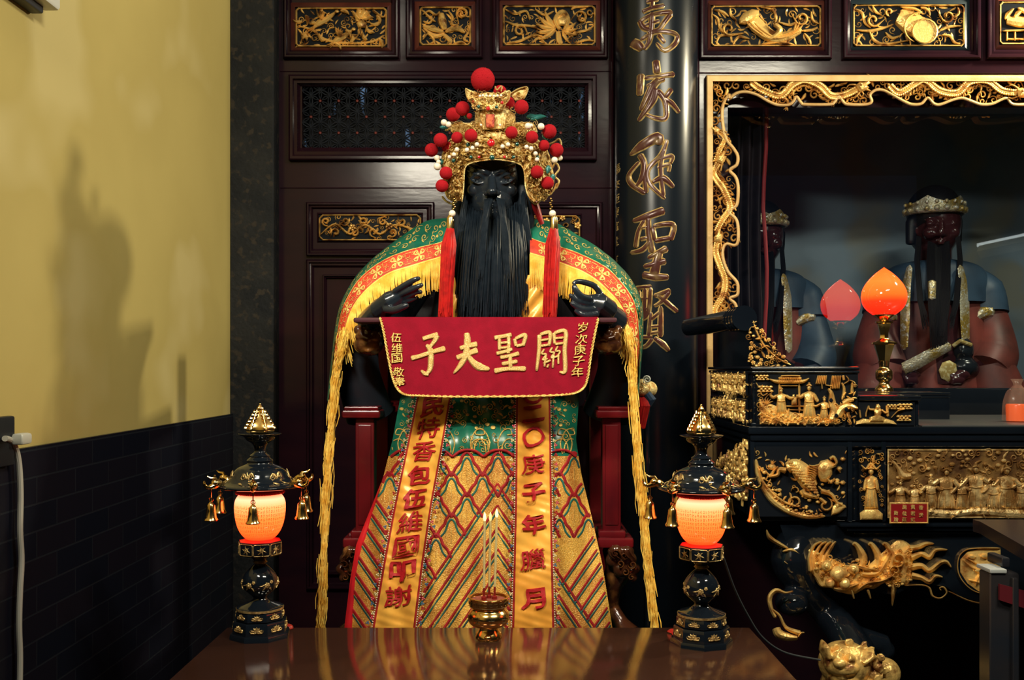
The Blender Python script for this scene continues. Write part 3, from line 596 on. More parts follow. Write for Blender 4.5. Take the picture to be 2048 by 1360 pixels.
# stepped riser block
zU = P(0, 733, YA).z; zS = P(0, 791, YA).z; bx1 = P(1717, 0, YA).x; sx1 = P(1840, 0, YA).x
m = MB()
m.box(ab + .006, bx1, YA + .008, 3.78, zT, zU - .022, .003); m.box(ab - .004, bx1 + .004, YA, 3.785, zU - .011, zU, .005); m.box(ab, bx1 + .002, YA + .003, 3.783, zU - .024, zU - .012, .005); m.box(ab, bx1, YA + .002, 3.783, zT, zT + .010, .003)
m.box(bx1 - .01, sx1, YA + .008, 3.45, zT, zS - .018, .003); m.box(bx1 - .006, sx1 + .006, YA, 3.45, zS - .008, zS, .004); m.box(bx1 - .006, sx1 + .003, YA + .003, 3.45, zS - .018, zS - .009, .004)
m.box(bx1 - .01, 1.50, 3.45, 3.79, zT, zS - .018, .003); m.box(bx1 - .006, 1.506, 3.45, 3.79, zS - .008, zS, .003); m.box(bx1 - .006, 1.503, 3.45, 3.79, zS - .018, zS - .009, .003)
for y0_, xx in ((737, bx1), (744, bx1), (794, sx1), (799, sx1), (863, xr)):
    m.tube([P(0, y0_, YA) + V((ab if y0_ != 794 and y0_ != 799 else bx1, -.004, 0)) - V((P(0, 0, YA).x, 0, 0)), P(0, y0_, YA) + V((xx, -.004, 0)) - V((P(0, 0, YA).x, 0, 0))], .0042, 12)
m.build('stepped_riser', lacq, AL)
# scrolled arm on the riser
m = MB()
pts = [P(1375, 655, 3.60), P(1420, 648, 3.5), P(1462, 640, 3.35), P(1490, 636, 3.2)]
m.tube(cr([tuple(p) for p in pts], 6), [.030, .034, .036, .034], 20)
for i in range(4): m.tube([P(1468 + i * 6, 640 - i * .8, 3.32 - .05 * i), P(1471 + i * 6, 639 - i, 3.30 - .05 * i)], .040, 20)
m.prism([(1500, 640), (1512, 646), (1526, 668), (1545, 694), (1570, 716), (1590, 729), (1588, 734), (1500, 734)], lambda x, y: P(x, y, 3.16), lambda x, y: P(x, y, 3.19))
m.prism([(3.16, 640), (3.75, 655), (3.75, 733), (3.16, 734)], lambda Y, y: V((P(1500, 0, 3.16).x, Y, EZ - (y - CY) * 3.16 / F)), lambda Y, y: V((P(1505, 0, 3.16).x, Y, EZ - (y - CY) * 3.16 / F)))
m.build('scrolled_arm', lacq, AL)
m = MB(); q = plane(3.158)
scatter(m, (1496, 642, 1580, 732), 46, 4, 7, q, .016, seed=21, kinds='clfb', inside=lambda x, y: y > 640 + max(0, (x - 1506)) * 1.15 and x < 1575)
m.stroke([(1506, 640), (1512, 660), (1528, 690), (1555, 716), (1582, 730)], 4, q, .012, 0, n=5)
m.build('carved_bracket', gold, AL)
# front carvings
def cp(name, x0, y0, x1, y1, fn, hh=.016, mpf=am, g=gold, base=True):
    b = MB()
    if base: b.frame(x0, y0, x1, y1, [(0, -.004), (1, .001)], mpf, 1); 
    fn(b, mpf, hh); return b.build(name, [g, black, gdark], AL)
gdark = mat('dull_gilt_ground', (.22, .12, .035), .5, .3, (.08, .035, .012), 14, .4, .6, .5, 90)
def c1(b, q, h):
    U = lambda x, y: (1500 + x / 4.25, 730 + y / 4.25)
    S = lambda pts, w, hh=1.0, n=None, lift=0: b.stroke([U(*p) for p in pts], [a / 4.25 for a in (w if isinstance(w, list) else [w])], q, h * hh, n=n, lift=lift)
    Fp = lambda pts, hh=1.0, lift=0: b.fill([U(*p) for p in pts], q, h * hh, lift=lift)
    Fp([(80, 330), (80, 505), (755, 505), (755, 450), (680, 470), (600, 470), (540, 430), (440, 410), (330, 400), (230, 385), (150, 350), (100, 300)], .7)
    S([(80, 290), (110, 350), (180, 420), (280, 470)], [26, 34, 34, 20], 1.0); S([(90, 400), (180, 450), (300, 490), (440, 490)], [20, 26, 24, 14], 1.0)
    for i in range(10): S([(110 + i * 62, 500), (140 + i * 60, 462 - (i % 3) * 12), (178 + i * 60, 480)], [14, 22, 10], 1.1)
    S([(165, 120), (215, 138), (260, 142), (420, 142), (465, 135), (505, 112)], [10, 30, 36, 36, 30, 8], 1.3); S([(262, 92), (345, 90), (430, 92)], 12, 1.5); S([(240, 110), (440, 110)], 24, 1.1); 
    for i in range(13): S([(258 + i * 14, 100), (240 + i * 17, 152)], 5, .35, lift=h * 1.25)
    S([(250, 160), (248, 300)], 20); S([(418, 160), (420, 405)], 22, 1.1); S([(260, 176), (410, 176)], 12, .8); S([(300, 350), (470, 350)], 14, .8); S([(330, 380), (480, 385)], 10, .8)
    scatter(b, (1520, 828, 1672, 849), 50, 3, 6, q, h * .5, seed=51, kinds='clb', lift=h * .6); scatter(b, (1518, 790, 1560, 832), 16, 4, 6, q, h, seed=52, kinds='lc', inside=lambda x, y: y > 790 + (x - 1518)); scatter(b, (1650, 760, 1712, 848), 36, 3, 6, q, h * .6, seed=53, kinds='lc', lift=h * .5, inside=lambda x, y: y > 846 - (x - 1640) * 1.2)
    pine(b, *U(105, 95), 27, q, h, rows=3, seed=1); pine(b, *U(130, 190), 32, q, h, rows=3, seed=2)
    S([(50, 150), (80, 190), (110, 170)], 12); S([(90, 230), (110, 260), (150, 240)], 12); S([(120, 300), (150, 260), (190, 235)], 9)
    for a in (-2.4, -2.0, -1.6, -1.2, -.8): leaf(b, *U(140, 340), 16, a, 4, q, h)
    x, y = U(265, 435); person(b, x, y - 4, 54, q, h * 1.25, arm=(1.4, -.1), arm2=(-1.1, -.5), wide=1.15)
    S([(330, 370), (325, 420), (320, 430)], [24, 20, 22], 1.2)
    Fp([(350, 270), (405, 270), (400, 340), (352, 340)], 1.0); Fp([(362, 250), (380, 248), (382, 275), (360, 275)], 1.1)
    x, y = U(503, 460); person(b, x, y, 72, q, h * 1.3, arm=(.5, .4), arm2=(-.9, -.3)); x, y = U(628, 470); person(b, x, y, 48, q, h * 1.2, arm=(.3, .3), arm2=(-1.4, -.1), lean=.02)
    for x0, w in ((600, 80), (720, 70)):
        for i in range(6): S([(x0 - 20 + i * 14, 86), (x0 - w / 2 + i * w / 5, 165 if x0 < 700 else 205)], 13, .9)
    S([(610, 160), (614, 205)], 12); S([(790, 86), (800, 130)], 26)
    S([(700, 470), (720, 400), (700, 330), (690, 240), (665, 200)], [90, 90, 70, 40, 20], 1.2); S([(740, 440), (790, 370), (850, 350), (920, 372)], [80, 90, 60, 20], 1.3)
    S([(790, 330), (840, 300), (885, 295)], [50, 50, 24], 1.2); S([(790, 280), (800, 200), (780, 150)], [30, 26, 16]); S([(800, 160), (840, 130), (815, 90)], [12, 14, 8]); S([(850, 130), (880, 140)], 10); S([(868, 150), (866, 240)], [18, 34], 1.1)
    S([(700, 180), (640, 170)], 12); S([(830, 400), (840, 450), (860, 490)], [40, 24, 8], .9); S([(800, 410), (815, 460)], [20, 10], .9)
    for (u, v) in ((690, 300), (820, 378), (735, 430)): b.fill([U(u + 18 * math.cos(k), v + 20 * math.sin(k)) for k in range(6)], q, h * .1, 1, lift=h * 1.28)
cp('carved_panel', 1512, 746, 1716, 852, c1)
def c2(b, q, h):
    U = lambda x, y: (1500 + x / 4.25, 730 + y / 4.25)
    S = lambda pts, w, hh=1.0, n=None: b.stroke([U(*p) for p in pts], [a / 4.25 for a in (w if isinstance(w, list) else [w])], q, h * hh, n=n)
    b.fill([U(*p) for p in [(895, 505), (900, 480), (960, 455), (1060, 470), (1160, 455), (1220, 475), (1250, 505)]], q, h * .8)
    x, y = U(1085, 488); b.fill([U(*p) for p in [(1010, 490), (1015, 445), (1060, 430), (1050, 385), (1065, 365), (1110, 365), (1125, 395), (1110, 430), (1150, 450), (1145, 490)]], q, h * 1.4)
    b.fill([U(1088 + 22 * math.cos(k), 355 + 26 * math.sin(k)) for k in range(6)], q, h * 1.6); S([(1060, 380), (1015, 375), (1010, 345)], [22, 18, 10], 1.5); S([(1115, 380), (1150, 405), (1180, 400)], [24, 22, 12], 1.5)
    S([(1010, 345), (990, 400), (985, 440)], 14); S([(930, 380), (940, 450)], 16); S([(1165, 340), (1170, 440)], [34, 24]); S([(1200, 450), (1260, 390), (1320, 375)], [8, 14, 8])
    pine(b, *U(1215, 345), 26, q, h, seed=5); pine(b, *U(1320, 340), 30, q, h, seed=6, rows=3); pine(b, *U(1310, 440), 30, q, h, seed=7)
cp('carved_panel', 1716, 804, 1830, 852, c2)
def c3(b, q, h):
    U = lambda x, y: (1500 + x / 4.25, 730 + y / 4.25)
    S = lambda pts, w, hh=1.0, n=None, lift=0: b.stroke([U(*p) for p in pts], [a / 4.25 for a in (w if isinstance(w, list) else [w])], q, h * hh, n=n, lift=lift)
    S([(50, 800), (70, 920), (120, 1040), (200, 1150), (330, 1240), (480, 1285), (640, 1285)], [20, 50, 60, 70, 60, 50, 20], .9, n=6)
    S([(60, 860), (110, 990), (190, 1090), (300, 1170), (430, 1210)], [10, 24, 30, 26, 12], 1.2, n=5)
    # lion-like beast running right
    S([(310, 880), (380, 860), (450, 920), (500, 1000), (540, 1050)], [90, 130, 170, 150, 100], 1.7, n=5)
    for i in range(9):
        for j in range(6):
            x, y = 330 + i * 26 + j * 8, 835 + i * 24 + j * 22 - 30
            if i * 26 + j * 8 < 250: b.fill([U(x + 15 * math.cos(k * 1.26), y + 13 * math.sin(k * 1.26)) for k in range(5)], q, h * .4, lift=h * 1.45)
    S([(310, 900), (250, 890), (230, 935), (150, 950)], [60, 40, 34, 18], 1.5); S([(440, 1060), (470, 1100), (590, 1130)], [70, 50, 26], 1.5); S([(590, 1130), (650, 1180)], [26, 40], 1.4)
    S([(600, 1070), (690, 1100), (740, 1170), (790, 1190)], [50, 36, 28, 40], 1.6)
    b.fill([U(*p) for p in [(560, 870), (600, 815), (660, 800), (720, 830), (735, 860), (700, 880), (700, 930), (650, 1000), (600, 990), (570, 930)]], q, h * 2.2)
    S([(680, 800), (710, 785), (735, 830), (705, 860)], [30, 34, 26, 14], 2.2); S([(650, 960), (690, 1000), (720, 960)], [26, 24, 14], 2)
    for a in range(9): S([(590 - a * 4, 850 + a * 14), (540 - a * 7, 860 + a * 18), (500 - a * 5, 850 + a * 22)], [22, 18, 5], 1.9)
    S([(130, 900), (170, 940), (200, 900), (240, 860)], [10, 30, 24, 10], 1.4); b.fill([U(190 + 36 * math.cos(k), 865 + 30 * math.sin(k)) for k in range(6)], q, h * 1.2)
    for k in (-.5, 0, .5): leaf(b, *U(190, 850), 11, -1.6 + k, 4, q, h * 1.3)
    S([(100, 870), (110, 900)], 30, 1.0)
    curl(b, *U(640, 1190), 16, 5, q, h * 1.2, 1, 5); curl(b, *U(390, 1170), 15, 5, q, h * 1.1, .8, 3); curl(b, *U(390, 1070), 10, 3, q, h, .8, 3)
    b.fill([U(*p) for p in [(690, 1240), (700, 1200), (740, 1170), (810, 1190), (820, 1210), (760, 1260), (690, 1280)]], q, h * 1.1); b.fill([U(*p) for p in [(720, 1190), (745, 1165), (770, 1190), (745, 1225)]], q, h * 1.5)
    for u, v in ((790, 800), (760, 880), (790, 1000), (740, 1000)): b.fill([U(u + 26 * math.cos(k), v + 20 * math.sin(k)) for k in range(6)], q, h)
    scatter(b, (1512, 900, 1692, 945), 20, 4, 7, q, h * .5, seed=31, kinds='cl')
    scatter(b, (1525, 960, 1690, 1030), 30, 4, 7, q, h * .7, seed=32, kinds='clbb', inside=lambda x, y: (x - 1512) > max(0, (y - 940)) * .9); scatter(b, (1514, 940, 1640, 1032), 60, 3, 6, q, h * .6, seed=33, kinds='lb', lift=h * .5, inside=lambda x, y: ((1640 - x) / 128.) ** 2 + ((y - 905) / 128.) ** 2 > .80 and ((1640 - x) / 128.) ** 2 + ((y - 905) / 128.) ** 2 < 1)
cp('carved_panel', 1510, 893, 1694, 1034, c3, .018)
def c4(b, q, h):
    person(b, 1742, 1018, 86, q, h * 1.5, wide=.85, arm=(.2, .6), arm2=(-.2, .6))
    b.fill([(1720, 1040), (1719, 1026), (1730, 1018), (1755, 1018), (1766, 1028), (1765, 1040)], q, h)
    b.stroke([(1722, 930), (1732, 938), (1742, 928), (1752, 938), (1762, 930)], [3, 5, 8, 5, 3], q, h * 1.6); leaf(b, 1746, 926, 18, -1.6, 6, q, h * 1.4)
    scatter(b, (1720, 902, 1765, 925), 12, 4, 6, q, h, seed=3); scatter(b, (1719, 940, 1730, 1015), 9, 3, 5, q, h * .8, seed=5); scatter(b, (1755, 940, 1766, 1015), 9, 3, 5, q, h * .8, seed=6)
cp('carved_panel', 1718, 900, 1766, 1042, c4, .014)
def c5(b, q, h):
    rd = random.Random(8)
    b.frame(1775, 898, 2210, 1036, [(0, 0), (0, .004), (1, .004)], q, 2); b.frame(1775, 898, 2210, 1036, [(0, 0), (0, .008), (3, .008), (3, .003)], q, 0, open_=True)
    for x, H, l in ((1800, 60, .02), (1830, 54, -.02), (1862, 66, 0), (1892, 86, .02), (1925, 64, -.02), (1952, 92, 0), (1986, 62, .03), (2014, 88, 0), (2044, 70, 0), (2080, 90, 0)):
        person(b, x, 1018, H * .98, q, h * 1.4, lean=l, arm=(rd.uniform(.6, 1.3), rd.uniform(-.5, .4)), arm2=(rd.uniform(-1.2, -.5), rd.uniform(-.5, .5)), wide=1.2)
    b.fill([(1960, 985), (1968, 965), (1995, 960), (2005, 975), (2003, 1015), (1994, 1015), (1992, 990), (1972, 992), (1968, 1016), (1962, 1016)], q, h * 1.3)
    b.stroke([(1776, 1026), (1830, 1020), (1900, 1028), (1960, 1022), (2040, 1027), (2200, 1024)], [18, 22, 18, 22, 18], q, h)
    scatter(b, (1780, 902, 2110, 940), 70, 5, 9, q, h, seed=41, kinds='cclb'); scatter(b, (1780, 935, 2110, 1015), 80, 4, 7, q, h * .7, seed=42, kinds='clbb')
    scatter(b, (1778, 1012, 2110, 1034), 40, 4, 6, q, h * 1.4, seed=43, kinds='bl'); 
    b.stroke([(1786, 922), (1796, 936), (1806, 952), (1824, 952)], [5, 10, 16, 12], q, h * 1.5)
cp('carved_panel', 1775, 898, 2210, 1036, c5, .015, g=gold_pale)
# the panes of dust glass over the long panel stay out of the metal; side carvings on the cabinet's end face
def side(u, y, w=0.0):       # u runs from the front corner (1503) to the back (1410) as seen
    Y = ab * F / max(u - CX, 1); return V((ab - w, Y, EZ - (y - CY) * YA / F))
m = MB()
sd = lambda u, y, w=0.0: V((ab + .004 - w, YA + .06 + (u) * .0016, EZ - (y - CY) * YA / F))
for (y0, y1) in ((744, 792), (800, 850)):
    m.frame(0, y0, 360, y1, [(0, 0), (0, .004), (3, .008), (5, .002)], lambda a, b2, w: sd(a, b2, w), 1)
    scatter(m, (6, y0 + 6, 354, y1 - 5), 60, 7, 11, sd, .010, 0, seed=y0, kinds='ccl', wf=.3)
    for i in range(6): person(m, 40 + i * 56, y1 - 3, 38, sd, .012, 0, wide=1.3)
m.build('side_carving', [goldp, lacq], AL)
m = MB(); scatter(m, (6, 885, 350, 1010), 90, 8, 13, sd, .010, 0, wf=.3, seed=5, kinds='ccbl', inside=lambda x, y: (x / 360) ** 2 + ((y - 880) / 140) ** 2 < 1 and y > 880 + x * .25)
m.build('side_carving', [goldp], AL)
# plaque
m = MB(); pq = plane(YA - .03)
m.frame(1779, 1005, 1857, 1047, [(0, -.002), (0, .006), (1.5, .008), (2.5, .006), (3, .006)], pq, 1); m.mi[-1] = 0
for ch, x, y, s in (('香', 1842, 1015, 9), ('港', 1842, 1030, 9), ('黄', 1826, 1014, 9), ('若', 1826, 1027, 9), ('虹', 1826, 1039, 9), ('施', 1809, 1014, 9), ('佳', 1809, 1027, 9), ('蔭', 1809, 1039, 9), ('敬', 1792, 1026, 9), ('贈', 1792, 1039, 9)):
    write(m, ch, x, y, s, s, pq, .0085, 1, bold=.01)
m.build('plaque', [mat('plaque_red', (.22, .01, .012), .3), gold], AL, label='small red plaque with gold characters')
# dragon mask apron and legs
m = MB(); ap = plane(YA + .03)
poly = [(1560, 1050), (2100, 1050), (2100, 1215), (1960, 1205), (1915, 1190), (1890, 1172), (1830, 1168), (1790, 1190), (1740, 1182), (1690, 1180), (1640, 1150), (1585, 1120)]
m.prism(poly, lambda x, y: P(x, y, YA + .03), lambda x, y: P(x, y, YA + .09)); m.build('apron', lacq, AL)
m = MB(); U = lambda x, y: (1400 + x / 3.16, 1040 + y / 3.16)
S = lambda pts, w, hh=.03, n=None, lift=0, mm=0: m.stroke([U(*p) for p in pts], [a / 3.16 for a in (w if isinstance(w, list) else [w])], ap, hh, mm, n=n, lift=lift)
m.fill([U(*p) for p in [(690, 180), (740, 250), (800, 300), (850, 300), (900, 290), (960, 285), (1040, 320), (1100, 340), (1160, 300), (1200, 180), (1250, 125), (1320, 150), (1345, 230), (1340, 320), (1320, 400), (1260, 415), (1220, 420), (1180, 400), (1150, 405), (1100, 435), (1050, 430), (1020, 445), (970, 470), (900, 460), (830, 430), (760, 420), (720, 360), (650, 280), (660, 200)]], ap, .030, smooth=True)
S([(1225, 390), (1222, 450), (1215, 545)], [60, 34, 4], .024)
scatter(m, (1630, 1088, 1822, 1184), 90, 3.5, 6.5, ap, .010, 0, seed=61, kinds='cclb', lift=.028, inside=lambda x, y: 1100 + max(0, (1700 - x)) * .1 < y < 1172 and (y > 1120 or x > 1770 or x < 1660) and y < 1176 - max(0, 1660 - x) * 1.2 and not (1750 < x < 1775 and y > 1165))
m.ball(ap(*U(870, 340), .05), .024, 14); m.ball(ap(*U(915, 400), .055), .017, 12); m.ball(ap(*U(820, 395), .05), .015, 12)
for u, v in ((970, 310), (800, 288)): m.ball(ap(*U(u, v), .045), .017, 14); m.ball(ap(*U(u, v + 2), .060), .008, 10)
for x0 in (960, 1060, 1150): S([(x0 + 60, 310), (x0 + 70, 240), (x0 + 50, 190), (x0 + 20, 150), (x0 + 5, 160)], [60, 60, 44, 26, 16], .045)
for i in range(4): S([(700 + i * 34, 330 - i * 8), (690 + i * 34, 240), (720 + i * 38, 165), (770 + i * 30, 135)], [40, 34, 24, 10], .04)
for i in range(7): S([(930 + i * 24, 270 + i * 6), (1000 + i * 22, 300 + i * 3), (1080 + i * 12, 320 - i * 6)], [5, 9, 4], .015, lift=.035)
for pts in ([(1320, 180), (1380, 170), (1430, 150), (1480, 150)], [(1330, 240), (1400, 215), (1450, 235), (1490, 190), (1565, 188)], [(1330, 300), (1400, 290), (1450, 320), (1520, 270), (1560, 265), (1588, 300)], [(1330, 350), (1400, 365), (1450, 390), (1490, 355), (1535, 362)]): S(pts, [50, 34, 34, 24, 8], .03, n=6)
S([(1020, 340), (1080, 345), (1130, 330), (1180, 260), (1210, 200)], [30, 60, 50, 50, 30], .05); curl(m, *U(1235, 320), 14, 6, ap, .055, 1.3, 1); curl(m, *U(1250, 250), 16, 9, ap, .058, 1.2, 2, -1)
S([(840, 430), (900, 440), (960, 420), (1010, 400)], [20, 40, 40, 14], .05); S([(1000, 440), (1060, 400), (1150, 385), (1220, 350)], [14, 26, 26, 20], .05)
for u in (955, 1060): S([(u, 440), (u + 20, 500)], [26, 6], .05)
S([(1290, 415), (1400, 412), (1450, 430), (1470, 480), (1520, 495), (1560, 460), (1540, 425), (1515, 430), (1525, 445)], [10, 12, 14, 14, 14, 12, 12, 9, 6], .014, n=5); S([(1570, 450), (1700, 510), (1830, 535), (1960, 540)], [10, 12, 12, 10], .014, n=5)
S([(520, 200), (580, 190), (640, 220)], [10, 40, 20]); S([(530, 260), (570, 280), (620, 240)], [10, 30, 14]); S([(420, 60), (440, 110), (500, 150), (560, 180)], [6, 30, 26, 14])
m.build('dragon_mask', gold, AL, label='gilt dragon mask with flame mane on the apron')
m = MB(); m.stroke([U(*p) for p in [(1900, 178), (1760, 178), (1680, 190), (1635, 240), (1632, 330), (1680, 410), (1760, 460), (1900, 480)]], [2.5], ap, .012, 0, n=5)
m.fill([U(*p) for p in [(1900, 185), (1760, 186), (1690, 200), (1645, 250), (1645, 330), (1690, 400), (1760, 450), (1900, 470)]], ap, .004, 0)
for u, v in ((1720, 235), (1800, 230), (1860, 250), (1800, 300), (1760, 320), (1840, 305), (1810, 380)): m.fill([(U(u, v)[0] + 9 * math.cos(k), U(u, v)[1] + 5 * math.sin(k)) for k in range(6)], ap, .016, 0)
for pts in ([(1660, 250), (1720, 300), (1800, 320)], [(1680, 240), (1760, 280), (1850, 330)], [(1740, 420), (1770, 350), (1850, 330)], [(1700, 380), (1780, 400), (1860, 430)]): S(pts, [10, 20, 12], .014)
m.build('fruit_cartouche', gold, AL)
def leg(cx, s=1):
    m = MB(); T = lambda x, y, Y: P(cx + (x - 1640) * s, y, Y)
    body = MB(); body.tube(cr([tuple(T(1600, 1060, 3.2)), tuple(T(1585, 1120, 3.16)), tuple(T(1610, 1175, 3.18)), tuple(T(1650, 1220, 3.2)), tuple(T(1690, 1270, 3.12)), tuple(T(1720, 1330, 3.06)), tuple(T(1735, 1420, 3.05))], 5), [.05, .07, .05, .05, .055, .06, .06], 16)
    body.ball(T(1583, 1205, 3.12), .052, 18, rz=.042); body.ball(T(1770, 1300, 3.12), .032, 14); body.tube([T(1690, 1275, 3.12), T(1775, 1290, 3.12)], [.05, .03], 14); body.box(T(1660, 0, 3.05).x, T(1660, 0, 3.05).x + .16, 3.0, 3.16, 0, T(0, 1400, 3.05).z, .01)
    body.tube([T(1735, 1400, 3.05), V((T(1735, 0, 3.05).x, 3.05, .05))], [.055, .05], 14)
    r = remesh(body, .007, 4); o = r.build('leg', lacq, AL)
    q = plane(3.05); W = lambda x, y: (cx + (1400 + x / 3.16 - 1640) * s, 1040 + y / 3.16)
    g = MB(); R = lambda pts, w, hh=.02, q2=q: g.stroke([W(*p) for p in pts], [a / 3.16 for a in w], q2, hh)
    R([(590, 450), (540, 460), (480, 445), (440, 490), (450, 560), (480, 620)], [14, 14, 30, 34, 26, 24]); R([(450, 560), (500, 600), (530, 660), (560, 690), (640, 720)], [10, 16, 20, 26, 40]); R([(480, 680), (500, 720), (560, 740), (620, 745)], [50, 60, 50, 24]); R([(620, 740), (640, 715), (660, 712)], [12, 14, 8])
    g.build('carved_claw', gold, o)
    return o
leg(1640); 
for cx in (2300,): leg(cx, -1)
# crouching lion's head at the foot of the leg
m = MB(); Tl = lambda x, y, d=0.0: P(1400 + x / 3.16, 1040 + y / 3.16, 2.99 - d)
m.ball(Tl(915, 905), .078, 24, rz=.066); m.ball(Tl(895, 925, .055), .050, 22, rz=.026)         # skull, muzzle
m.ball(Tl(880, 905, .095), .019, 16, rz=.014)                                                     # nose
for u in (868, 894): m.ball(Tl(u, 912, .100), .008, 10)
m.ball(Tl(905, 1000, .045), .046, 20, rz=.018)                                                    # lower jaw
m.tube([Tl(838, 945, .06), Tl(890, 962, .095), Tl(950, 958, .085), Tl(985, 935, .05)], .007, 8); m.tube([Tl(845, 985, .06), Tl(900, 1000, .088), Tl(960, 990, .07)], .006, 8)
for u in (858, 935): m.tube([Tl(u, 955, .085), Tl(u + 2, 978, .085)], [.007, .002], 8)
for u, v in ((868, 868), (948, 880)):
    m.ball(Tl(u, v, .072), .017, 14); m.ball(Tl(u, v + 2, .086), .008, 10); m.tube([Tl(u - 28, v - 6, .07), Tl(u, v - 22, .08), Tl(u + 28, v - 8, .07)], [.005, .010, .005], 8)
m.tube(cr([tuple(Tl(812, 880, .05)), tuple(Tl(785, 810, .04)), tuple(Tl(766, 756, .03))], 3), [.030, .036, .005], 14, flat=.4); m.tube(cr([tuple(Tl(1000, 895, .05)), tuple(Tl(1050, 855, .04)), tuple(Tl(1092, 815, .03))], 3), [.030, .034, .005], 14, flat=.4)
rd = random.Random(9)
for i in range(46):
    a = rd.uniform(-2.9, .5) if i % 2 else rd.uniform(-.9, 1.0); R_ = rd.uniform(.074, .10); c0_ = Tl(925, 920, .0); px_ = c0_ + V((math.cos(a) * R_, -rd.uniform(.0, .05), -math.sin(a) * R_ * .8))
    m.tube([px_ + V((.011 * (1 - t / 9) * math.cos(t * .9 + i), -.004 * t / 9 - .012, .011 * (1 - t / 9) * math.sin(t * .9 + i))) for t in range(9)], [.006, .0045], 6)
m.ball(Tl(1170, 965, -.02), .045, 18); m.ball(Tl(1060, 1010, -.02), .065, 18); m.ball(Tl(930, 1060, -.02), .08, 18)
m = remesh(m, .0026, 1)
lion = m.build('carved_lion', goldp, AL, label='gilt snarling lion head at the foot of the leg')
# ------------------------------------------------------------------ the other table corner in the right foreground
T2 = thing('side_table', (1.5, 2.45, 0), 'dark side table with red apron cloth at the lower right corner', 'table')
m = MB(); a = P(1950, 1040, 2.75); c_ = P(2048, 1082, 2.45)
x0 = P(1952, 0, 2.9).x; zt2 = P(0, 1041, 2.9).z
m.prism([(x0, 2.92), (2.3, 2.92), (2.3, 1.9), (c_.x + .25, 1.9), (c_.x + .01, 2.45), (x0 + .003, 2.88)], lambda x, y: V((x, y, zt2)), lambda x, y: V((x, y, zt2 - .035))); m.build('table_top', woodb, T2)
m = MB(); a = P(1980, 1138, 2.50); m.box(a.x, a.x + .075, 2.50, 2.56, 0, a.z - .010, .006); m.box(a.x + .05, a.x + .065, 2.485, 2.50, 0, a.z - .02, .003); m.build('leg', lacq2, T2)
m = MB(); m.box(a.x - .002, a.x + .04, 2.495, 2.57, a.z - .010, a.z, .002); m.build('leg_cap', mat('grey_metal_cap', (.4, .42, .42), .4), T2)
m = MB(); m.box(a.x + .04, a.x + .06, 2.52, 2.60, a.z, zt2 - .036, .003); m.build('bracket', lacq2, T2)
m = MB(); m.prism([(a.x + .018, a.z - .035), (2.2, a.z - .30), (2.2, a.z - .40), (a.x + .018, a.z - .075)], lambda x, z: V((x, 2.487, z)), lambda x, z: V((x, 2.495, z))); m.build('red_rail', mat('dull_red_paint', (.10, .008, .014), .5), T2)

# ------------------------------------------------------------------ peach lamp on the altar, its twin only in the glass
def emis(name, stops, z0, z1, st, obj_z=True, dark=None):
    mt = bpy.data.materials.new(name); mt.use_nodes = True; N = mt.node_tree.nodes; L = mt.node_tree.links; b = N['Principled BSDF']
    tc = N.new('ShaderNodeTexCoord'); sp = N.new('ShaderNodeSeparateXYZ'); mr = N.new('ShaderNodeMapRange'); rp = N.new('ShaderNodeValToRGB')
    mr.inputs[1].default_value = z0; mr.inputs[2].default_value = z1; L.new(tc.outputs['Object'], sp.inputs[0]); L.new(sp.outputs[2], mr.inputs[0]); L.new(mr.outputs[0], rp.inputs[0])
    e = rp.color_ramp.elements
    e[0].position = stops[0][0]; e[0].color = (*stops[0][1], 1); e[1].position = stops[-1][0]; e[1].color = (*stops[-1][1], 1)
    for p, c in stops[1:-1]: k = e.new(p); k.color = (*c, 1)
    b.inputs['Base Color'].default_value = (.06, .01, .003, 1); b.inputs['Roughness'].default_value = .08; b.inputs['Coat Weight'].default_value = .2
    L.new(rp.outputs[0], b.inputs['Emission Color']); b.inputs['Emission Strength'].default_value = st; return mt
ya = 3.73; PL = P(1768, 0, ya).x
pz = lambda y: EZ - (y - CY) * ya / F - zS
ppx = ya / F
LP = thing('peach_lamp', (PL, ya, zS), 'glowing orange peach-shaped lamp on a gilt stand before the shrine glass', 'lamp')
m = MB(); m.lathe([(r * ppx, pz(y)) for r, y in ((22, 629), (33, 620), (40, 610), (43.5, 597), (43, 587), (41, 579), (36, 569), (29, 559.5), (21, 551), (13, 544), (6, 539), (2, 536), (0, 534.5))], (PL, ya, zS), 48)
m.build('lamp_shade', emis('peach_glow', [(0, (.8, .004, .001)), (.28, (.9, .010, .002)), (.42, (1, .040, .004)), (.7, (1, .064, .008)), (1, (1, .050, .006))], pz(630), pz(536), 5.0), LP)
m = MB(); m.lathe([(r * ppx, pz(y)) for r, y in ((0, 784), (17, 784), (17, 776), (12, 770), (10, 764), (16, 757), (16, 742), (10, 736), (10, 730), (11, 722))], (PL, ya, zS), 32)
m.lathe([(r * ppx, pz(y)) for r, y in ((11, 724), (13, 715), (21, 690), (26, 688), (26, 685), (12, 680), (9, 676), (9, 666), (14, 648), (18, 646), (18, 643), (8, 640))], (PL, ya, zS), 6, ph=.3)
m.lathe([(r * ppx, pz(y)) for r, y in ((8, 642), (9, 640), (16, 634), (19, 631), (19, 627), (15, 626))], (PL, ya, zS), 32)
m.build('stand', brass, LP)
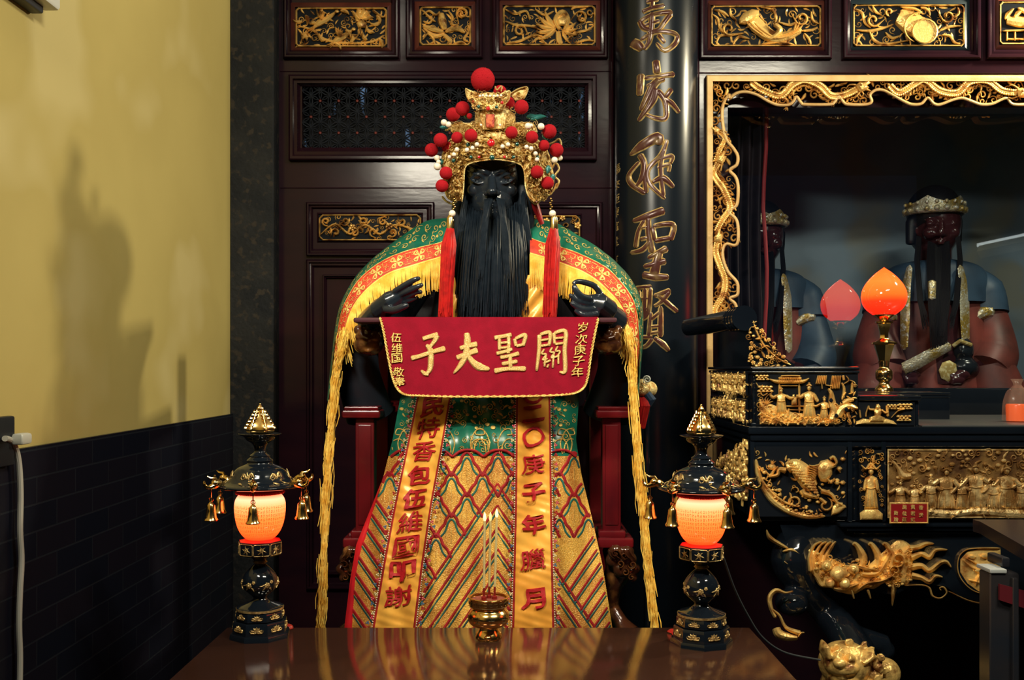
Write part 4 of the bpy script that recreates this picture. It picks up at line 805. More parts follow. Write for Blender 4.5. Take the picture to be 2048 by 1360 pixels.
# ------------------------------------------------------------------ wrapped orange candle cup
yb = 3.3; bx = P(2035, 0, yb).x; oz = lambda y: EZ - (y - CY) * yb / F
oz0 = zT + .005
CB = thing('wrapped_candle', (bx, yb, oz0), 'orange candle cup in crinkled clear wrap at the right edge of the altar', 'candle')
m = MB(); m.lathe([(0, 0), (.034, 0), (.036, .05), (.034, .055), (0, .055)], (bx, yb, oz0 + .002), 32); m.build('cup', mat('orange_jelly', (.75, .09, .01), .25, em=(1, .10, .01), es=.3), CB)
m = MB(); rd = random.Random(2)
m.lathe([(.040 + rd.uniform(-.002, .004), .002), (.043, .03), (.041, .065), (.030, .10), (.012, .12), (.02, .14)], (bx, yb, oz0), 24, lob=7, la=.08)
wrap = bpy.data.materials.new('clear_wrap'); wrap.use_nodes = True; b = wrap.node_tree.nodes['Principled BSDF']; b.inputs['Base Color'].default_value = (.6, .4, .3, 1); b.inputs['Roughness'].default_value = .15; b.inputs['Alpha'].default_value = .16
m.build('wrap', wrap, CB)

# ------------------------------------------------------------------ two deity figures behind the glass
bluerobe = mat('faded_blue_robe', (.040, .080, .135), .5, 0, (.020, .040, .07), 6, .35, .65); redrobe = mat('brick_red_robe', (.22, .045, .035), .5, 0, (.08, .024, .020), 7, .35, .65)
silver = mat('tarnished_silver_gilt', (.60, .54, .40), .35, .5, (.40, .27, .06), 12, .4, .6, .9, 120, c3=(.7, .7, .65), ns3=70)
darkskin = mat('dark_red_lacquer_skin', (.050, .014, .018), .2, 0, coat=.3); darkhair = mat('black_hair_paint', (.008, .008, .012), .4)
def shrine_deity(px0, Y, label, k=1.0, sleeve=redrobe, tu=0):
    Q = lambda x, y, d=0.0: P(px0 + (x - 1868) * k, 775 - (775 - y) * k, Y - d)
    o = Q(1868, 775); ST = thing('seated_deity', (o.x, o.y + .1, gz0 - .002), label, 'statue', 'seated deities inside the shrine')
    mm = Y / F * k
    b = MB()
    b.ball(Q(1872, 450), 45 * mm, 24, ry=50 * mm, rz=64 * mm); b.tube([Q(1868, 490), Q(1868, 540, -.01)], 32 * mm, 16)
    b.tube([Q(1880, 440, 46 * mm), Q(1880, 462, 53 * mm)], [4.5 * mm, 7 * mm], 12); b.ball(Q(1880, 466, 53 * mm), 7.5 * mm, 12, rz=6 * mm); b.ball(Q(1873, 468, 49 * mm), 5 * mm, 10); b.ball(Q(1887, 468, 49 * mm), 5 * mm, 10); b.tube([Q(1868, 481, 46 * mm), Q(1880, 479, 50 * mm), Q(1892, 481, 46 * mm)], [2 * mm, 4 * mm, 2 * mm], 8); b.ball(Q(1880, 486, 48 * mm), 7 * mm, 10, rz=4 * mm)
    for x in (1858, 1902): b.ball(Q(x, 466, 34 * mm), 15 * mm, 14, rz=13 * mm); b.ball(Q(x, 448, 42 * mm), 9 * mm, 12, rz=6 * mm); b.tube([Q(1880 + (x - 1880) * .35, 440, 47 * mm), Q(x, 435, 46 * mm), Q(1880 + (x - 1880) * 1.5, 440, 36 * mm)], [2.5 * mm, 3.5 * mm, 2 * mm], 8)
    for x in (1825, 1912): b.ball(Q(x, 458, 5 * mm), 7 * mm, 10, rz=17 * mm)
    b.tube([Q(1868, 560, .02), Q(1868, 640, .03), Q(1868, 770, .04)], [50 * mm, 60 * mm, 70 * mm], 24)
    for s in (-1, 1):
        b.tube([Q(1868, 650, .03), Q(1868 + s * 90, 700, .06), Q(1868 + s * 80, 738, .13), Q(1868 + s * 58, 748, .17)], [30 * mm, 18 * mm, 18 * mm, 13 * mm], 16)
        x, y = 1868 + s * 52, 748
        b.ball(Q(x, y, .18), 17 * mm, 12, rz=13 * mm)
        for f in range(4): b.tube([Q(x + f * 6 - 10, y + 2, .19), Q(x - s * 6 + f * 6 - 10, y + 12, .205), Q(x - s * 8 + f * 6 - 10, y + 20, .20)], [5.5 * mm, 5 * mm, 4 * mm], 8)
        b.tube([Q(x - s * 10, y - 4, .18), Q(x - s * 22, y + 4, .20)], [6 * mm, 4 * mm], 8)
    remesh(b, 2.6 * mm, 3).build('body', darkskin, ST)
    h = MB(); h.ball(Q(1866, 424, -.01), 53 * mm, 24, ry=54 * mm, rz=54 * mm); h.ball(Q(1864, 452, -.055), 52 * mm, 24, ry=46 * mm, rz=62 * mm); h.tube([Q(1822, 440, .0), Q(1820, 490, .0)], [13 * mm, 11 * mm], 12); h.tube([Q(1912, 440, .0), Q(1912, 485, .0)], [11 * mm, 9 * mm], 12)
    h = remesh(h, 4 * mm, 2); h.v = [p for p in h.v]; h.build('hair', darkhair, ST)
    c = MB(); fr_ = lambda a, y, w=0.0: (lambda q: q)(V(Q(1866, y)) + V((math.sin(a) * (52 * mm + w), -math.cos(a) * (55 * mm + w), 0)))
    c.grid(lambda u, v: fr_(-1.9 + 3.8 * u, 404 + 28 * v + (12 * abs(math.sin(u * 9.42)) - 6) * (1 - v), .006), 60, 8)
    c.tube([fr_(-1.9 + 3.8 * i / 30, 428, .008) for i in range(31)], 3.5 * mm, 8)
    for i in range(11): c.ball(fr_(-1.6 + .32 * i, 424, .012), 6 * mm, 10, m=0); c.ball(fr_(-1.6 + .32 * i, 411, .010), 4 * mm, 8, m=0)
    c.build('headband', silver, ST)
    r = MB(); W = lambda a, t, w=0.0: V(Q(1868 + math.sin(a) * (62 + 62 * t ** .8) * (1 + w / .2), 545 + 240 * t)) - V((0, (math.cos(a) * (60 + 55 * t) * mm + w), 0))
    r.grid(lambda u, v: V(Q(1868 + math.sin(u * 6.283) * (34 + 62 * min(1, v * 4.5) ** .6 + 22 * v * v) * (1 + .02 * math.sin(u * 60) * v), 528 + 258 * v)) + V((0, -math.cos(u * 6.283) * (38 + 50 * v ** .6) * mm * (1 + .04 * math.sin(u * 75) * v), 0)), 96, 30, cu=True)
    r.build('robe', redrobe, ST, label='brick red robe')
    e = MB()
    e.grid(lambda u, v: V(Q(1868 + math.sin(u * 6.283) * (30 + 74 * math.sin(min(1, v * 1.1) * 1.57)), 522 + 34 * v ** 1.6 + 50 * v ** 5)) + V((0, -math.cos(u * 6.283) * (34 + 40 * v ** .6) * mm, 0)), 64, 12, cu=True)
    for s in (-1, 1):
        e.tube(cr([tuple(Q(1868 + s * 52, 545, -.01)), tuple(Q(1868 + s * 88, 585, .0)), tuple(Q(1868 + s * 98, 630, .02))], 5), [.046 * k, 46 * mm, 46 * mm], 20)
    e.build('mantle', bluerobe, ST, label='dark blue shoulder mantle')
    for s in (-1, 1):
        e = MB(); e.tube(cr([tuple(Q(1868 + s * 92, 600, .0)), tuple(Q(1868 + s * 108, 660, .03)), tuple(Q(1868 + s * 112, 710, .07)), tuple(Q(1868 + s * 100, 745, .12))], 6), [36 * mm, 42 * mm, 50 * mm, 46 * mm], 24); e.tube(cr([tuple(Q(1868 + s * 104, 725, .10)), tuple(Q(1868 + s * 120, 790, .10))], 3), [44 * mm, 60 * mm], 20); e.build('sleeve', sleeve, ST)
    g = MB(); fl = lambda x, y, w=0.0: Q(x, y, (88 + .12 * (y - 560)) * mm - ((x - 1868) / 95.) ** 2 * 60 * mm + w + .01)
    for s in (-1, 1):
        g.stroke([(1868 + s * 50, 530), (1868 + s * 58, 580), (1868 + s * 60, 640), (1868 + s * 62, 700)], [10, 19, 19, 14], fl, .006, n=6)
        g.stroke([(1868 + s * 76, 640), (1868 + s * 98, 625), (1868 + s * 120, 622)], [12, 26, 22], lambda x, y, w=0.0: Q(x, y, 46 * mm + w), .02, n=4)
    g.stroke([(1900, 690), (1866, 706), (1830, 726), (1802, 738)], [18, 24, 26, 22], lambda x, y, w=0.0: Q(x, y, 100 * mm + w), .012, n=6); g.stroke([(1862, 560), (1862, 600)], [18, 14], fl, .01, n=3)
    g.build('collar_trim', silver, ST, label='silver and gilt embroidered collar bands')
    bd = MB(); rd = random.Random(5)
    for i in range(170):
        x = rd.uniform(-.66, .66) if i % 3 else rd.choice((-1, 1)) * rd.uniform(1.2, 1.4); w = 1867 + x * 30 + 8; y1 = (690 if abs(x) < 1 else 650) + rd.uniform(-20, 10)
        bd.tube([Q(w, 492 - abs(x) * 14, 44 * mm), Q(w + x * 3, 520, 58 * mm), Q(w - x * 2 + rd.uniform(-3, 3), 600, 96 * mm), Q(w + rd.uniform(-5, 5) - x * 10, y1, 104 * mm)], [2.4 * mm, 2.8 * mm, 2.4 * mm, .5 * mm], 4, caps=False)
    bd.build('beard', darkhair, ST)
    if tu:
        t = MB(); t.ball(Q(1922, 700, .16), 22 * mm, 14, rz=26 * mm); t.ball(Q(1922, 735, .15), 30 * mm, 14, rz=22 * mm); t.ball(Q(1923, 704, .20), 6 * mm, 8)
        t = remesh(t, 3 * mm, 2); t.build('guardian_charm', mat('charm_black', (.012, .016, .022), .2), ST)
        t = MB(); t.tube([Q(1904, 692, .2), Q(1918, 682, .215), Q(1940, 690, .2)], 4 * mm, 8); t.fill([(1895 + 20 * math.cos(k * .8), 742 + 22 * math.sin(k * .8)) for k in range(8)], lambda x, y, w=0.0: Q(x, y, .19 + w), .01); t.build('charm_gilding', mat('aged_gilding', (.45, .32, .10), .5, .3, (.7, .6, .3), 60, .5, .6), ST)
    return ST
shrine_deity(1870, 4.38, 'dark-faced bearded deity in red and blue robe inside the shrine, nearer the right edge', tu=1)
shrine_deity(1520, 4.45, 'deity in blue sleeves half hidden by the dark curtain inside the shrine', .93, sleeve=bluerobe)
cur = mat('dark_maroon_curtain', (.022, .012, .018), .75, 0, (.012, .008, .014), 8, .4, .6)
m = MB(); c0 = P(1440, 0, 4.1).x; c1_ = P(1528, 0, 4.1).x; czt = P(0, 228, 4.1).z
m.grid(lambda u, v: V((c0 + (c1_ - c0) * u + .004 * math.sin(v * 9) * u, 4.12 + .022 * math.sin(u * 26 + .4 * math.sin(v * 4)), gz0 + (czt + .1 - gz0) * v)), 90, 20)
ct = m.build('curtain', cur, label='dark maroon curtain hanging inside the left end of the shrine window', cat='curtain')
m = MB(); m.tube([V((c1_ + .004 + .006 * math.sin(t * 5) - .01 * (1 - t / 10) * (t > 5), 4.09, gz0 + (czt + .1 - gz0) * t / 10)) for t in range(11)], .008, 8); m.build('red_edging', mat('curtain_red', (.30, .02, .025), .6), ct)
# fluorescent fitting whose reflection shows in the glass
TL = thing('tube_light', (3.3, 1.2, 2.40), 'long white fluorescent tube light seen mirrored in the shrine glass', 'light')
m = MB(); m.tube([V((3.22, 1.0, 2.40)), V((3.75, 1.6, 2.50))], .014, 16); m.build('tube', mat('tube_glow', (1, 1, 1), .4, em=(.9, 1, .95), es=2.2), TL)
m = MB(); m.tube([V((3.22, 1.03, 2.35)), V((3.75, 1.63, 2.45))], .045, 4); m.build('housing', mat('cream_enamel', (.5, .5, .4), .4), TL)
# ------------------------------------------------------------------ offering table
yT = 2.40; zTab = EZ - (1255 - CY) * yT / F
tw = mat('polished_brown_table', (.10, .042, .026), .10, .5, (.075, .032, .021), 3, .3, .7, .02, 240)
xa, xb = P(454, 0, yT).x, P(1499, 0, yT).x
TB = thing('offering_table', ((xa + xb) / 2, 1.95, 0), 'glossy brown offering table in front of the large statue', 'table')
m = MB(); m.box(xa, xb, 1.42, yT, zTab - .035, zTab, .002); m.build('table_top', tw, TB)
m = MB(); m.box(xa + .03, xb - .03, 1.45, yT - .02, zTab - .13, zTab - .036, .004); m.build('apron', wood, TB)
for x in (xa + .06, xb - .06):
    for y in (1.50, yT - .05):
        m = MB(); m.box(x - .03, x + .03, y - .03, y + .03, 0, zTab - .131, .005); m.build('leg', wood, TB)
# ------------------------------------------------------------------ statue of the dark-faced deity
ST = thing('deity_statue', (P(985, 0, 2.95).x, 2.95, 0), 'large seated black-faced bearded deity statue in green and gold robes with pompom crown', 'statue')
skin = mat('black_lacquer_skin', (.009, .014, .021), .24, 0, (.014, .019, .026), 12, .4, .6, .04, 60, coat=.15)
hairm = mat('black_silk_hair', (.005, .010, .017), .5, 0, (.009, .015, .023), 60, .4, .6, spec=.3)
mm = 2.85 / F
b = MB(); H = lambda x, y, Y: P(x, y, Y)
FX = 984
b.ball(H(985, 366, 2.88), 56 * mm, 36, ry=.105, rz=82 * mm)
b.ball(H(985, 408, 2.835), 41 * mm, 28, ry=.062, rz=36 * mm)                                   # jaw
b.tube([H(FX, 338, 2.786), H(FX, 350, 2.783), H(FX, 366, 2.770), H(FX, 380, 2.756)], [.010, .0085, .0105, .0130], 16)   # nose
b.ball(H(FX, 383, 2.752), .0145, 18, rz=.012)
for s in (-1, 1):
    b.ball(H(FX + s * 10.5, 386, 2.765), .0098, 16, rz=.0082)                                     # nostril wings
    b.ball(H(FX + s * 32, 381, 2.827), .027, 22, ry=.030, rz=.023)                              # cheek
    b.tube(cr([tuple(H(FX + s * 5, 348, 2.777)), tuple(H(FX + s * 15, 343, 2.776)), tuple(H(FX + s * 30, 336, 2.783)), tuple(H(FX + s * 46, 330, 2.806))], 4), [.007, .0095, .0085, .005], 14)   # brow
    b.ball(H(FX + s * 29, 356, 2.803), .0205, 22, ry=.020, rz=.0125)
    b.tube(cr([tuple(H(FX + s * 11, 362, 2.783)), tuple(H(FX + s * 22, 351, 2.779)), tuple(H(FX + s * 36, 347, 2.785)), tuple(H(FX + s * 50, 341, 2.812))], 4), [.0025, .0042, .0042, .002], 10)
    b.tube(cr([tuple(H(FX + s * 12, 364, 2.783)), tuple(H(FX + s * 26, 367, 2.783)), tuple(H(FX + s * 40, 361, 2.791)), tuple(H(FX + s * 50, 350, 2.812))], 4), [.002, .0032, .0030, .0016], 10)
    b.ball(H(FX + s * 57, 368, 2.89), .012, 14, ry=.018, rz=.034)
    b.tube([H(FX + s * 15, 388, 2.785), H(FX + s * 26, 399, 2.800), H(FX + s * 31, 410, 2.812)], [.006, .006, .003], 10)
b.tube([H(FX - 19, 408, 2.792), H(FX - 6, 403, 2.777), H(FX, 405, 2.776), H(FX + 6, 403, 2.777), H(FX + 19, 408, 2.792)], [.003, .0055, .005, .0055, .003], 10)
b.tube([H(FX - 15, 412, 2.788), H(FX, 415, 2.775), H(FX + 15, 412, 2.788)], [.004, .0078, .004], 10)
b.ball(H(FX, 431, 2.79), .024, 16)
b.tube([H(988, 430, 2.89), H(988, 520, 2.92)], [.06, .075], 20)
b.tube([H(986, 500, 2.95), H(985, 620, 2.95), H(985, 800, 2.95)], [.14, .17, .20], 28)
b.tube([H(860, 520, 2.95), H(1115, 520, 2.95)], .085, 20)
b.tube([H(845, 520, 2.95), H(790, 620, 2.90), H(755, 660, 2.78)], [.075, .06, .05], 16); b.tube([H(755, 660, 2.80), H(745, 645, 2.72), H(765, 615, 2.66)], [.048, .042, .030], 16)
b.tube([H(1130, 520, 2.95), H(1190, 620, 2.90), H(1222, 665, 2.78)], [.075, .06, .05], 16); b.tube([H(1222, 665, 2.80), H(1224, 640, 2.72), H(1205, 620, 2.67)], [.048, .042, .030], 16)
for s, x in ((-1, 900), (1, 1090)): b.tube([H(x, 800, 2.92), H(x, 850, 2.85), H(x, 1200, 2.88)], [.08, .075, .06], 18)
HY = 2.64
b.tube([H(758, 622, 2.67), H(785, 602, HY), H(802, 592, HY)], [.034, .036, .027], 16, flat=.8)      # raised palm on the left
def fing(pts, r0=.0086, r1=.0060): b.tube(cr([tuple(H(*p)) for p in pts], 4), [r0, r0 * .95, r1], 12); b.ball(H(*pts[-1]), r1 * 1.02, 10)
fing([(788, 584, HY - .02), (810, 570, HY - .035), (828, 560, HY - .045), (837, 557, HY - .045)])
fing([(792, 594, HY - .012), (815, 583, HY - .03), (834, 574, HY - .04), (843, 570, HY - .04)])
fing([(794, 600, HY - .005), (816, 592, HY - .02), (832, 584, HY - .028), (841, 584, HY - .028)])
fing([(790, 608, HY), (806, 604, HY - .01), (820, 600, HY - .016), (830, 596, HY - .016)], .0080, .0056)
fing([(770, 618, HY - .015), (788, 620, HY - .035), (802, 615, HY - .045), (812, 611, HY - .048)], .0105, .0078)
b.tube([H(1212, 620, 2.68), H(1195, 606, HY), H(1180, 604, HY + .01)], [.036, .034, .024], 16, flat=.85)                   # curled hand on the right
fing([(1203, 592, HY), (1190, 573, HY - .01), (1170, 565, HY - .02), (1156, 563, HY - .028), (1148, 566, HY - .03)])
fing([(1180, 598, HY - .02), (1164, 594, HY - .035), (1153, 583, HY - .04), (1149, 574, HY - .04)], .0105, .0078)
fing([(1186, 608, HY - .01), (1168, 606, HY - .03), (1152, 600, HY - .04), (1141, 591, HY - .045)])
fing([(1190, 618, HY - .01), (1170, 620, HY - .03), (1154, 614, HY - .04), (1144, 607, HY - .045)])
fing([(1196, 628, HY - .01), (1176, 631, HY - .03), (1161, 628, HY - .038), (1152, 622, HY - .04)], .0078, .0055)
bd = remesh(b, .0024, 3); body = bd.build('body', skin, ST, smooth=60)
m = MB()
for s in (-1, 1): m.ball(H(FX + s * 29, 356, 2.7925), .0120, 16, rz=.0058)
m.build('eyes', mat('amber_glass_eye', (.020, .012, .008), .08, coat=.6), body)
# beard, moustache and temple locks: many fine strands
m = MB(); rd = random.Random(3)
def strand(x0, y0, Y0, x1, y1, Y1, wav, r):
    ph = rd.uniform(0, 6); pts = []; N_ = 11
    for i in range(N_ + 1):
        t = i / N_; e = t ** .8
        pts.append(H(x0 + (x1 - x0) * e + wav * math.sin(ph + t * 7) * t, y0 + (y1 - y0) * t, Y0 + (Y1 - Y0) * math.sin(min(1, t * 2.2) * math.pi / 2)))
    m.tube(pts, [r * .7, r, r, r * .8, r * .3], 4, caps=False)
for i in range(1150):
    u = rd.uniform(-1, 1); a = abs(u)
    x0 = 988 + u * 56; y0 = 428 - 30 * a ** 2 + rd.uniform(-6, 10); Y0 = 2.785 + .075 * a * a + rd.uniform(0, .03)
    x1 = 983 + u * 74 + rd.uniform(-6, 6); y1 = 640 - 55 * max(0, a - .75) * 2 + rd.uniform(-30, 14)
    strand(x0, y0, Y0, x1, y1, 2.70 + .08 * a * a + rd.uniform(-.012, .05), rd.uniform(.5, 3), .0022)
for i in range(150):
    s = rd.choice((-1, 1)); t = rd.random()
    strand(989 + s * (4 + 16 * t), 396 + 4 * t + rd.uniform(-1.5, 1.5), 2.768 + .01 * t, 988 + s * (22 + 10 * rd.random()), rd.uniform(500, 560), 2.69, 2, .0018)
for i in range(120):
    s = rd.choice((-1, 1)); strand(989 + s * rd.uniform(52, 60), rd.uniform(375, 400), 2.85, 988 + s * rd.uniform(64, 78), rd.uniform(480, 600), 2.79, 3, .002)
m.build('beard', hairm, ST, label='long straight black beard')
# --- cape
green = mat('green_satin', (.012, .165, .098), .28, 0, (.005, .075, .050), 9, .3, .7, .25, 26)
trimred = mat('red_brocade', (.62, .050, .016), .6, 0, (.45, .030, .012), 40, .4, .6, .3, 200)
thread = mat('gold_thread', (.95, .66, .20), .36, .35, (.62, .38, .09), 180, .4, .6, .4, 500)
yel = mat('yellow_silk_fringe', (.98, .70, .15), .5, 0, (.84, .48, .06), 40, .4, .6)
LT = [(912, 436, 2.95), (880, 437, 2.96), (850, 443, 2.97), (815, 464, 2.97), (775, 493, 2.96), (742, 520, 2.93), (712, 552, 2.90), (690, 588, 2.87), (677, 620, 2.84), (668, 670, 2.82), (660, 740, 2.80), (654, 800, 2.80)]
LM = [(900, 474, 2.80), (880, 484, 2.79), (850, 491, 2.78), (815, 500, 2.775), (778, 514, 2.77), (746, 533, 2.77), (716, 560, 2.76), (694, 595, 2.75), (681, 628, 2.75), (672, 680, 2.75), (664, 745, 2.75), (657, 805, 2.75)]
LB = [(898, 508, 2.765), (880, 516, 2.76), (850, 525, 2.75), (818, 535, 2.745), (785, 545, 2.74), (758, 560, 2.735), (733, 581, 2.73), (712, 606, 2.73), (698, 634, 2.73), (685, 684, 2.73), (675, 748, 2.73), (664, 806, 2.73)]
RT = [(1056, 438, 2.95), (1085, 440, 2.96), (1118, 448, 2.97), (1152, 468, 2.97), (1192, 492, 2.96), (1228, 520, 2.93), (1258, 552, 2.90), (1277, 585, 2.87), (1286, 620, 2.84), (1286, 680, 2.82), (1281, 740, 2.80), (1277, 800, 2.80)]
RM = [(1060, 474, 2.80), (1085, 484, 2.79), (1112, 490, 2.78), (1148, 502, 2.775), (1184, 518, 2.77), (1217, 537, 2.77), (1245, 566, 2.76), (1265, 595, 2.75), (1275, 628, 2.75), (1279, 680, 2.75), (1277, 740, 2.75), (1273, 800, 2.75)]
RB = [(1060, 508, 2.765), (1085, 515, 2.76), (1108, 523, 2.75), (1136, 533, 2.745), (1165, 545, 2.74), (1192, 562, 2.735), (1216, 584, 2.73), (1236, 606, 2.73), (1250, 634, 2.73), (1262, 684, 2.73), (1268, 742, 2.73), (1266, 800, 2.73)]
def strip(A, B, bulge=0.0, fold=0.0):
    def f(s, t, w=0.0):
        a = samp(A, s); b_ = samp(B, s); x, y, Y = [a[i] + (b_[i] - a[i]) * t for i in range(3)]
        return P(x, y, Y - bulge * math.sin(math.pi * t) - w + fold * math.sin(s * 31 + t * 4) * math.sin(math.pi * min(1, t + .15)) + fold * .6 * math.sin(s * 67 + 2 * t))
    return f
for A, M_, B in ((LT, LM, LB), (RT, RM, RB)):
    m = MB(); back = strip([(x, y + 4, Y + .16) for x, y, Y in A], A); top = strip(A, M_, .035, .011); bnd = strip(M_, B, .006, .0015)
    m.grid(lambda u, v: back(u, v), 60, 6, m=0); m.grid(lambda u, v: top(u, v), 110, 22, m=0)
    m.grid(lambda u, v: bnd(u, 1 - v) + V((0, .05 + .05 * v, -.002)), 60, 4, m=0)       # lining behind the hem
    tm = lambda x, y, w=0.0: top(min(max(x / 440, 0), 1), min(max(y / 50, 0), 1), w + .001)
    for k in range(2):
        for i in range(17):
            cx = 30 + i * 22 + k * 8; cy = 14 + k * 19 + 5 * math.sin(i * 1.7)
            if cx < 400: curl(m, cx, cy, 7.5, 2.1, tm, .004, 1.2, i * 1.3, 1 if i % 2 else -1, 1, tail=6); flower(m, cx + 10, cy + 3, 3.6, tm, .003, 5, m=1) if i % 3 == 0 else leaf(m, cx + 6, cy + 4, 10, i, 2.4, tm, .003, 1)
    cape = m.build('cape', [green, thread], ST, label='green satin cape with gold couching')
    m = MB(); m.grid(lambda u, v: bnd(u, v, .003), 130, 8, m=0)
    bm_ = lambda x, y, w=0.0: bnd(min(max(x / 440, 0), 1), min(max(y / 34, 0), 1), w + .0035)
    m.stroke([(x * 4, .8) for x in range(111)], 2.2, bm_, .002, 1, smooth=False, ends=1); m.stroke([(x * 4, 32.5) for x in range(111)], 3.6, bm_, .002, 2, smooth=False, ends=1)
    for i in range(8):
        cx = 42 + i * 52
        for k in range(4):
            a = k * math.pi / 2 + .78
            m.stroke([(cx + 2 * math.cos(a), 16 + 2 * math.sin(a)), (cx + 13 * math.cos(a - .35), 16 + 11 * math.sin(a - .35)), (cx + 15 * math.cos(a), 16 + 12 * math.sin(a)), (cx + 13 * math.cos(a + .35), 16 + 11 * math.sin(a + .35)), (cx + 2 * math.cos(a), 16 + 2 * math.sin(a))], 3.2, bm_, .002, 1, n=4)
            leaf(m, cx, 16, 11, a, 4, bm_, .002, 1, 0)
        x = cx + 26
        for pts in ([(x - 8, 6), (x + 6, 6), (x + 6, 15), (x - 3, 15), (x - 3, 11)], [(x + 8, 27), (x - 6, 27), (x - 6, 18), (x + 3, 18), (x + 3, 23)]): m.stroke(pts, 1.5, bm_, .0015, 1, smooth=False, ends=1)
        for q_ in ((x + 10, 9, 1), (x - 11, 25, 2), (x + 12, 24, 4), (x - 11, 8, 0)): curl(m, q_[0], q_[1], 4, 1.2, bm_, .0015, 1.1, q_[2], 1, 1)
    m.build('cape_trim', [trimred, thread, yel], cape, label='red brocade band with gold blossoms')
    m = MB(); rd = random.Random(len(A) + int(A[0][0]))
    for i in range(240):
        s = (i + rd.random() * .9) / 240 * .80; p = bnd(s, 1, .004); d = 1 if A is LT else -1
        L_ = (.088 - .02 * max(0, s - .45)) * rd.uniform(.88, 1.05)
        j = V((rd.uniform(-.004, .004) * (1 + 3 * s) + d * .012 * s, rd.uniform(-.006, .004), 0))
        q_ = [p, p + V((j.x * .3, -.004, -L_ * .4)), p + V((j.x, j.y, -L_))]
        m.tube(q_, [.0013, .0014, .0009], 4, caps=False)
    m.build('fringe', yel, cape, label='yellow silk fringe')
    path = ([(690, 655, 2.715), (683, 700, 2.71), (672, 760, 2.71), (662, 860, 2.71), (655, 960, 2.71), (649, 1080, 2.71), (645, 1180, 2.71), (641, 1275, 2.71), (640, 1330, 2.71)] if A is LT else [(1252, 650, 2.715), (1262, 700, 2.71), (1266, 780, 2.71), (1273, 880, 2.71), (1281, 980, 2.71), (1291, 1080, 2.71), (1302, 1180, 2.71), (1312, 1275, 2.71), (1316, 1330, 2.71)])
    m = MB()
    for i in range(1000):
        s = rd.random() * .95; p = V(P(*samp(path, s))) + (lambda g: V((g * .0056, rd.uniform(-.012, .010), 0)))(gg_ := rd.gauss(0, 1)); e = V(P(*samp(path, min(1, s + .05)))) + V((gg_ * .0058 + rd.gauss(0, .0012), rd.uniform(-.014, .012), 0))
        m.tube([p, (p + e) / 2 + V((rd.gauss(0, .002), 0, 0)), e], [.0010, .0013, .0007], 4, caps=False)
    m.tube([P(*samp(path, t / 20)) for t in range(21)], .0065, 8)
    m.build('hanging_fringe', yel, cape, label='yellow fringe falling down the cape edge')
    m = MB(); m.grid(lambda u, v: P(*[samp(path, u)[0] + (1 if A is LT else -1) * -4 * v, samp(path, u)[1], samp(path, u)[2] + .01 + .16 * v]), 30, 6)
    m.build('cape_side', green, cape)
# --- inner robe: chest, sleeves
dk = mat('dark_inner_robe', (.012, .014, .020), .55, 0, (.02, .03, .03), 10, .5, .7); ysat = mat('gold_satin', (.97, .52, .085), .32, .10, (.80, .34, .045), 7, .35, .65, .35, 16)
redbr = mat('red_cord', (.38, .008, .012), .7, 0, (.24, .006, .010), 60, .4, .6); grncord = mat('teal_cord', (.012, .13, .10), .6, 0, (.01, .06, .06), 8, .45, .6)
m = MB(); m.grid(lambda u, v: P(985 + math.sin(u * 6.283) * (95 + 60 * v), 470 + 350 * v, 2.90 - (.12 + .03 * v) * math.cos(u * 6.283) * (1 + .03 * math.sin(u * 50))), 96, 24, cu=True); m.build('under_robe', dk, ST)
m = MB()
m.grid(lambda u, v: P(880 + 30 * u + 5 * math.sin(v * 3), 555 + 110 * v, 2.765 - .008 * math.sin(u * 3.1) + .004 * math.sin(v * 14 + u * 5)), 12, 24, m=0); 
m.build('chest_ribbon', [ysat, redbr], ST, label='gold satin ribbon left of the beard'); m = MB()
m.grid(lambda u, v: P(1036 + 54 * u, 550 + 115 * v, 2.772 - .01 * math.sin(u * 3.1) + .005 * math.sin(v * 16 + u * 9)), 16, 24, m=0)
m.build('chest_ribbon', [ysat, redbr], ST, label='gold satin ribbon right of the beard')
slm = mat('black_sleeve', (.008, .011, .018), .5, 0, (.014, .018, .03), 6, .5, .7)
for s in (-1, 1):
    m = MB()
    X = lambda x: x if s < 0 else 1953 - x + 0
    m.tube(cr([tuple(P(X(760), 600, 2.90)), tuple(P(X(722), 655, 2.84)), tuple(P(X(716), 740, 2.84)), tuple(P(X(740), 830, 2.88))], 6), [.05, .06, .06, .07], 20); m.build('sleeve', slm, ST)
m = MB(); m.tube(cr([tuple(P(692, 650, 2.78)), tuple(P(684, 690, 2.77)), tuple(P(678, 740, 2.79))], 5), [.014, .016, .006], 12, flat=.6); wsat = mat('white_satin', (.5, .5, .48), .4); m.build('white_cuff', wsat, ST); m = MB(); m.tube(cr([tuple(P(1236, 655, 2.78)), tuple(P(1240, 690, 2.77)), tuple(P(1244, 720, 2.79))], 5), [.010, .012, .005], 12, flat=.6); m.build('white_cuff', wsat, ST)
# --- skirt
def edge_(tab, y):
    for (ya_, xa_), (yb_, xb_) in zip(tab, tab[1:]):
        if y <= yb_: return xa_ + (xb_ - xa_) * max(0, (y - ya_)) / (yb_ - ya_)
    return tab[-1][1]
SLt = [(770, 805), (880, 785), (960, 765), (1020, 742), (1090, 715), (1160, 703), (1250, 692), (1340, 688)]
SRt = [(770, 1160), (880, 1152), (950, 1163), (1040, 1185), (1130, 1205), (1250, 1224), (1340, 1234)]
def skY(x, y):
    l = edge_(SLt, y); r = edge_(SRt, y); u = (x - (l + r) / 2) / ((r - l) / 2); u = max(-1, min(1, u)); t = min(1, max(0, (y - 770) / 130))
    return 2.78 - .17 * math.sin(t * math.pi / 2) - .05 * min(1, max(0, (y - 900) / 350)) + .13 * u * u + .008 * math.sin(x * .055 + y * .006) * t + .004 * math.sin(x * .13 - y * .012)
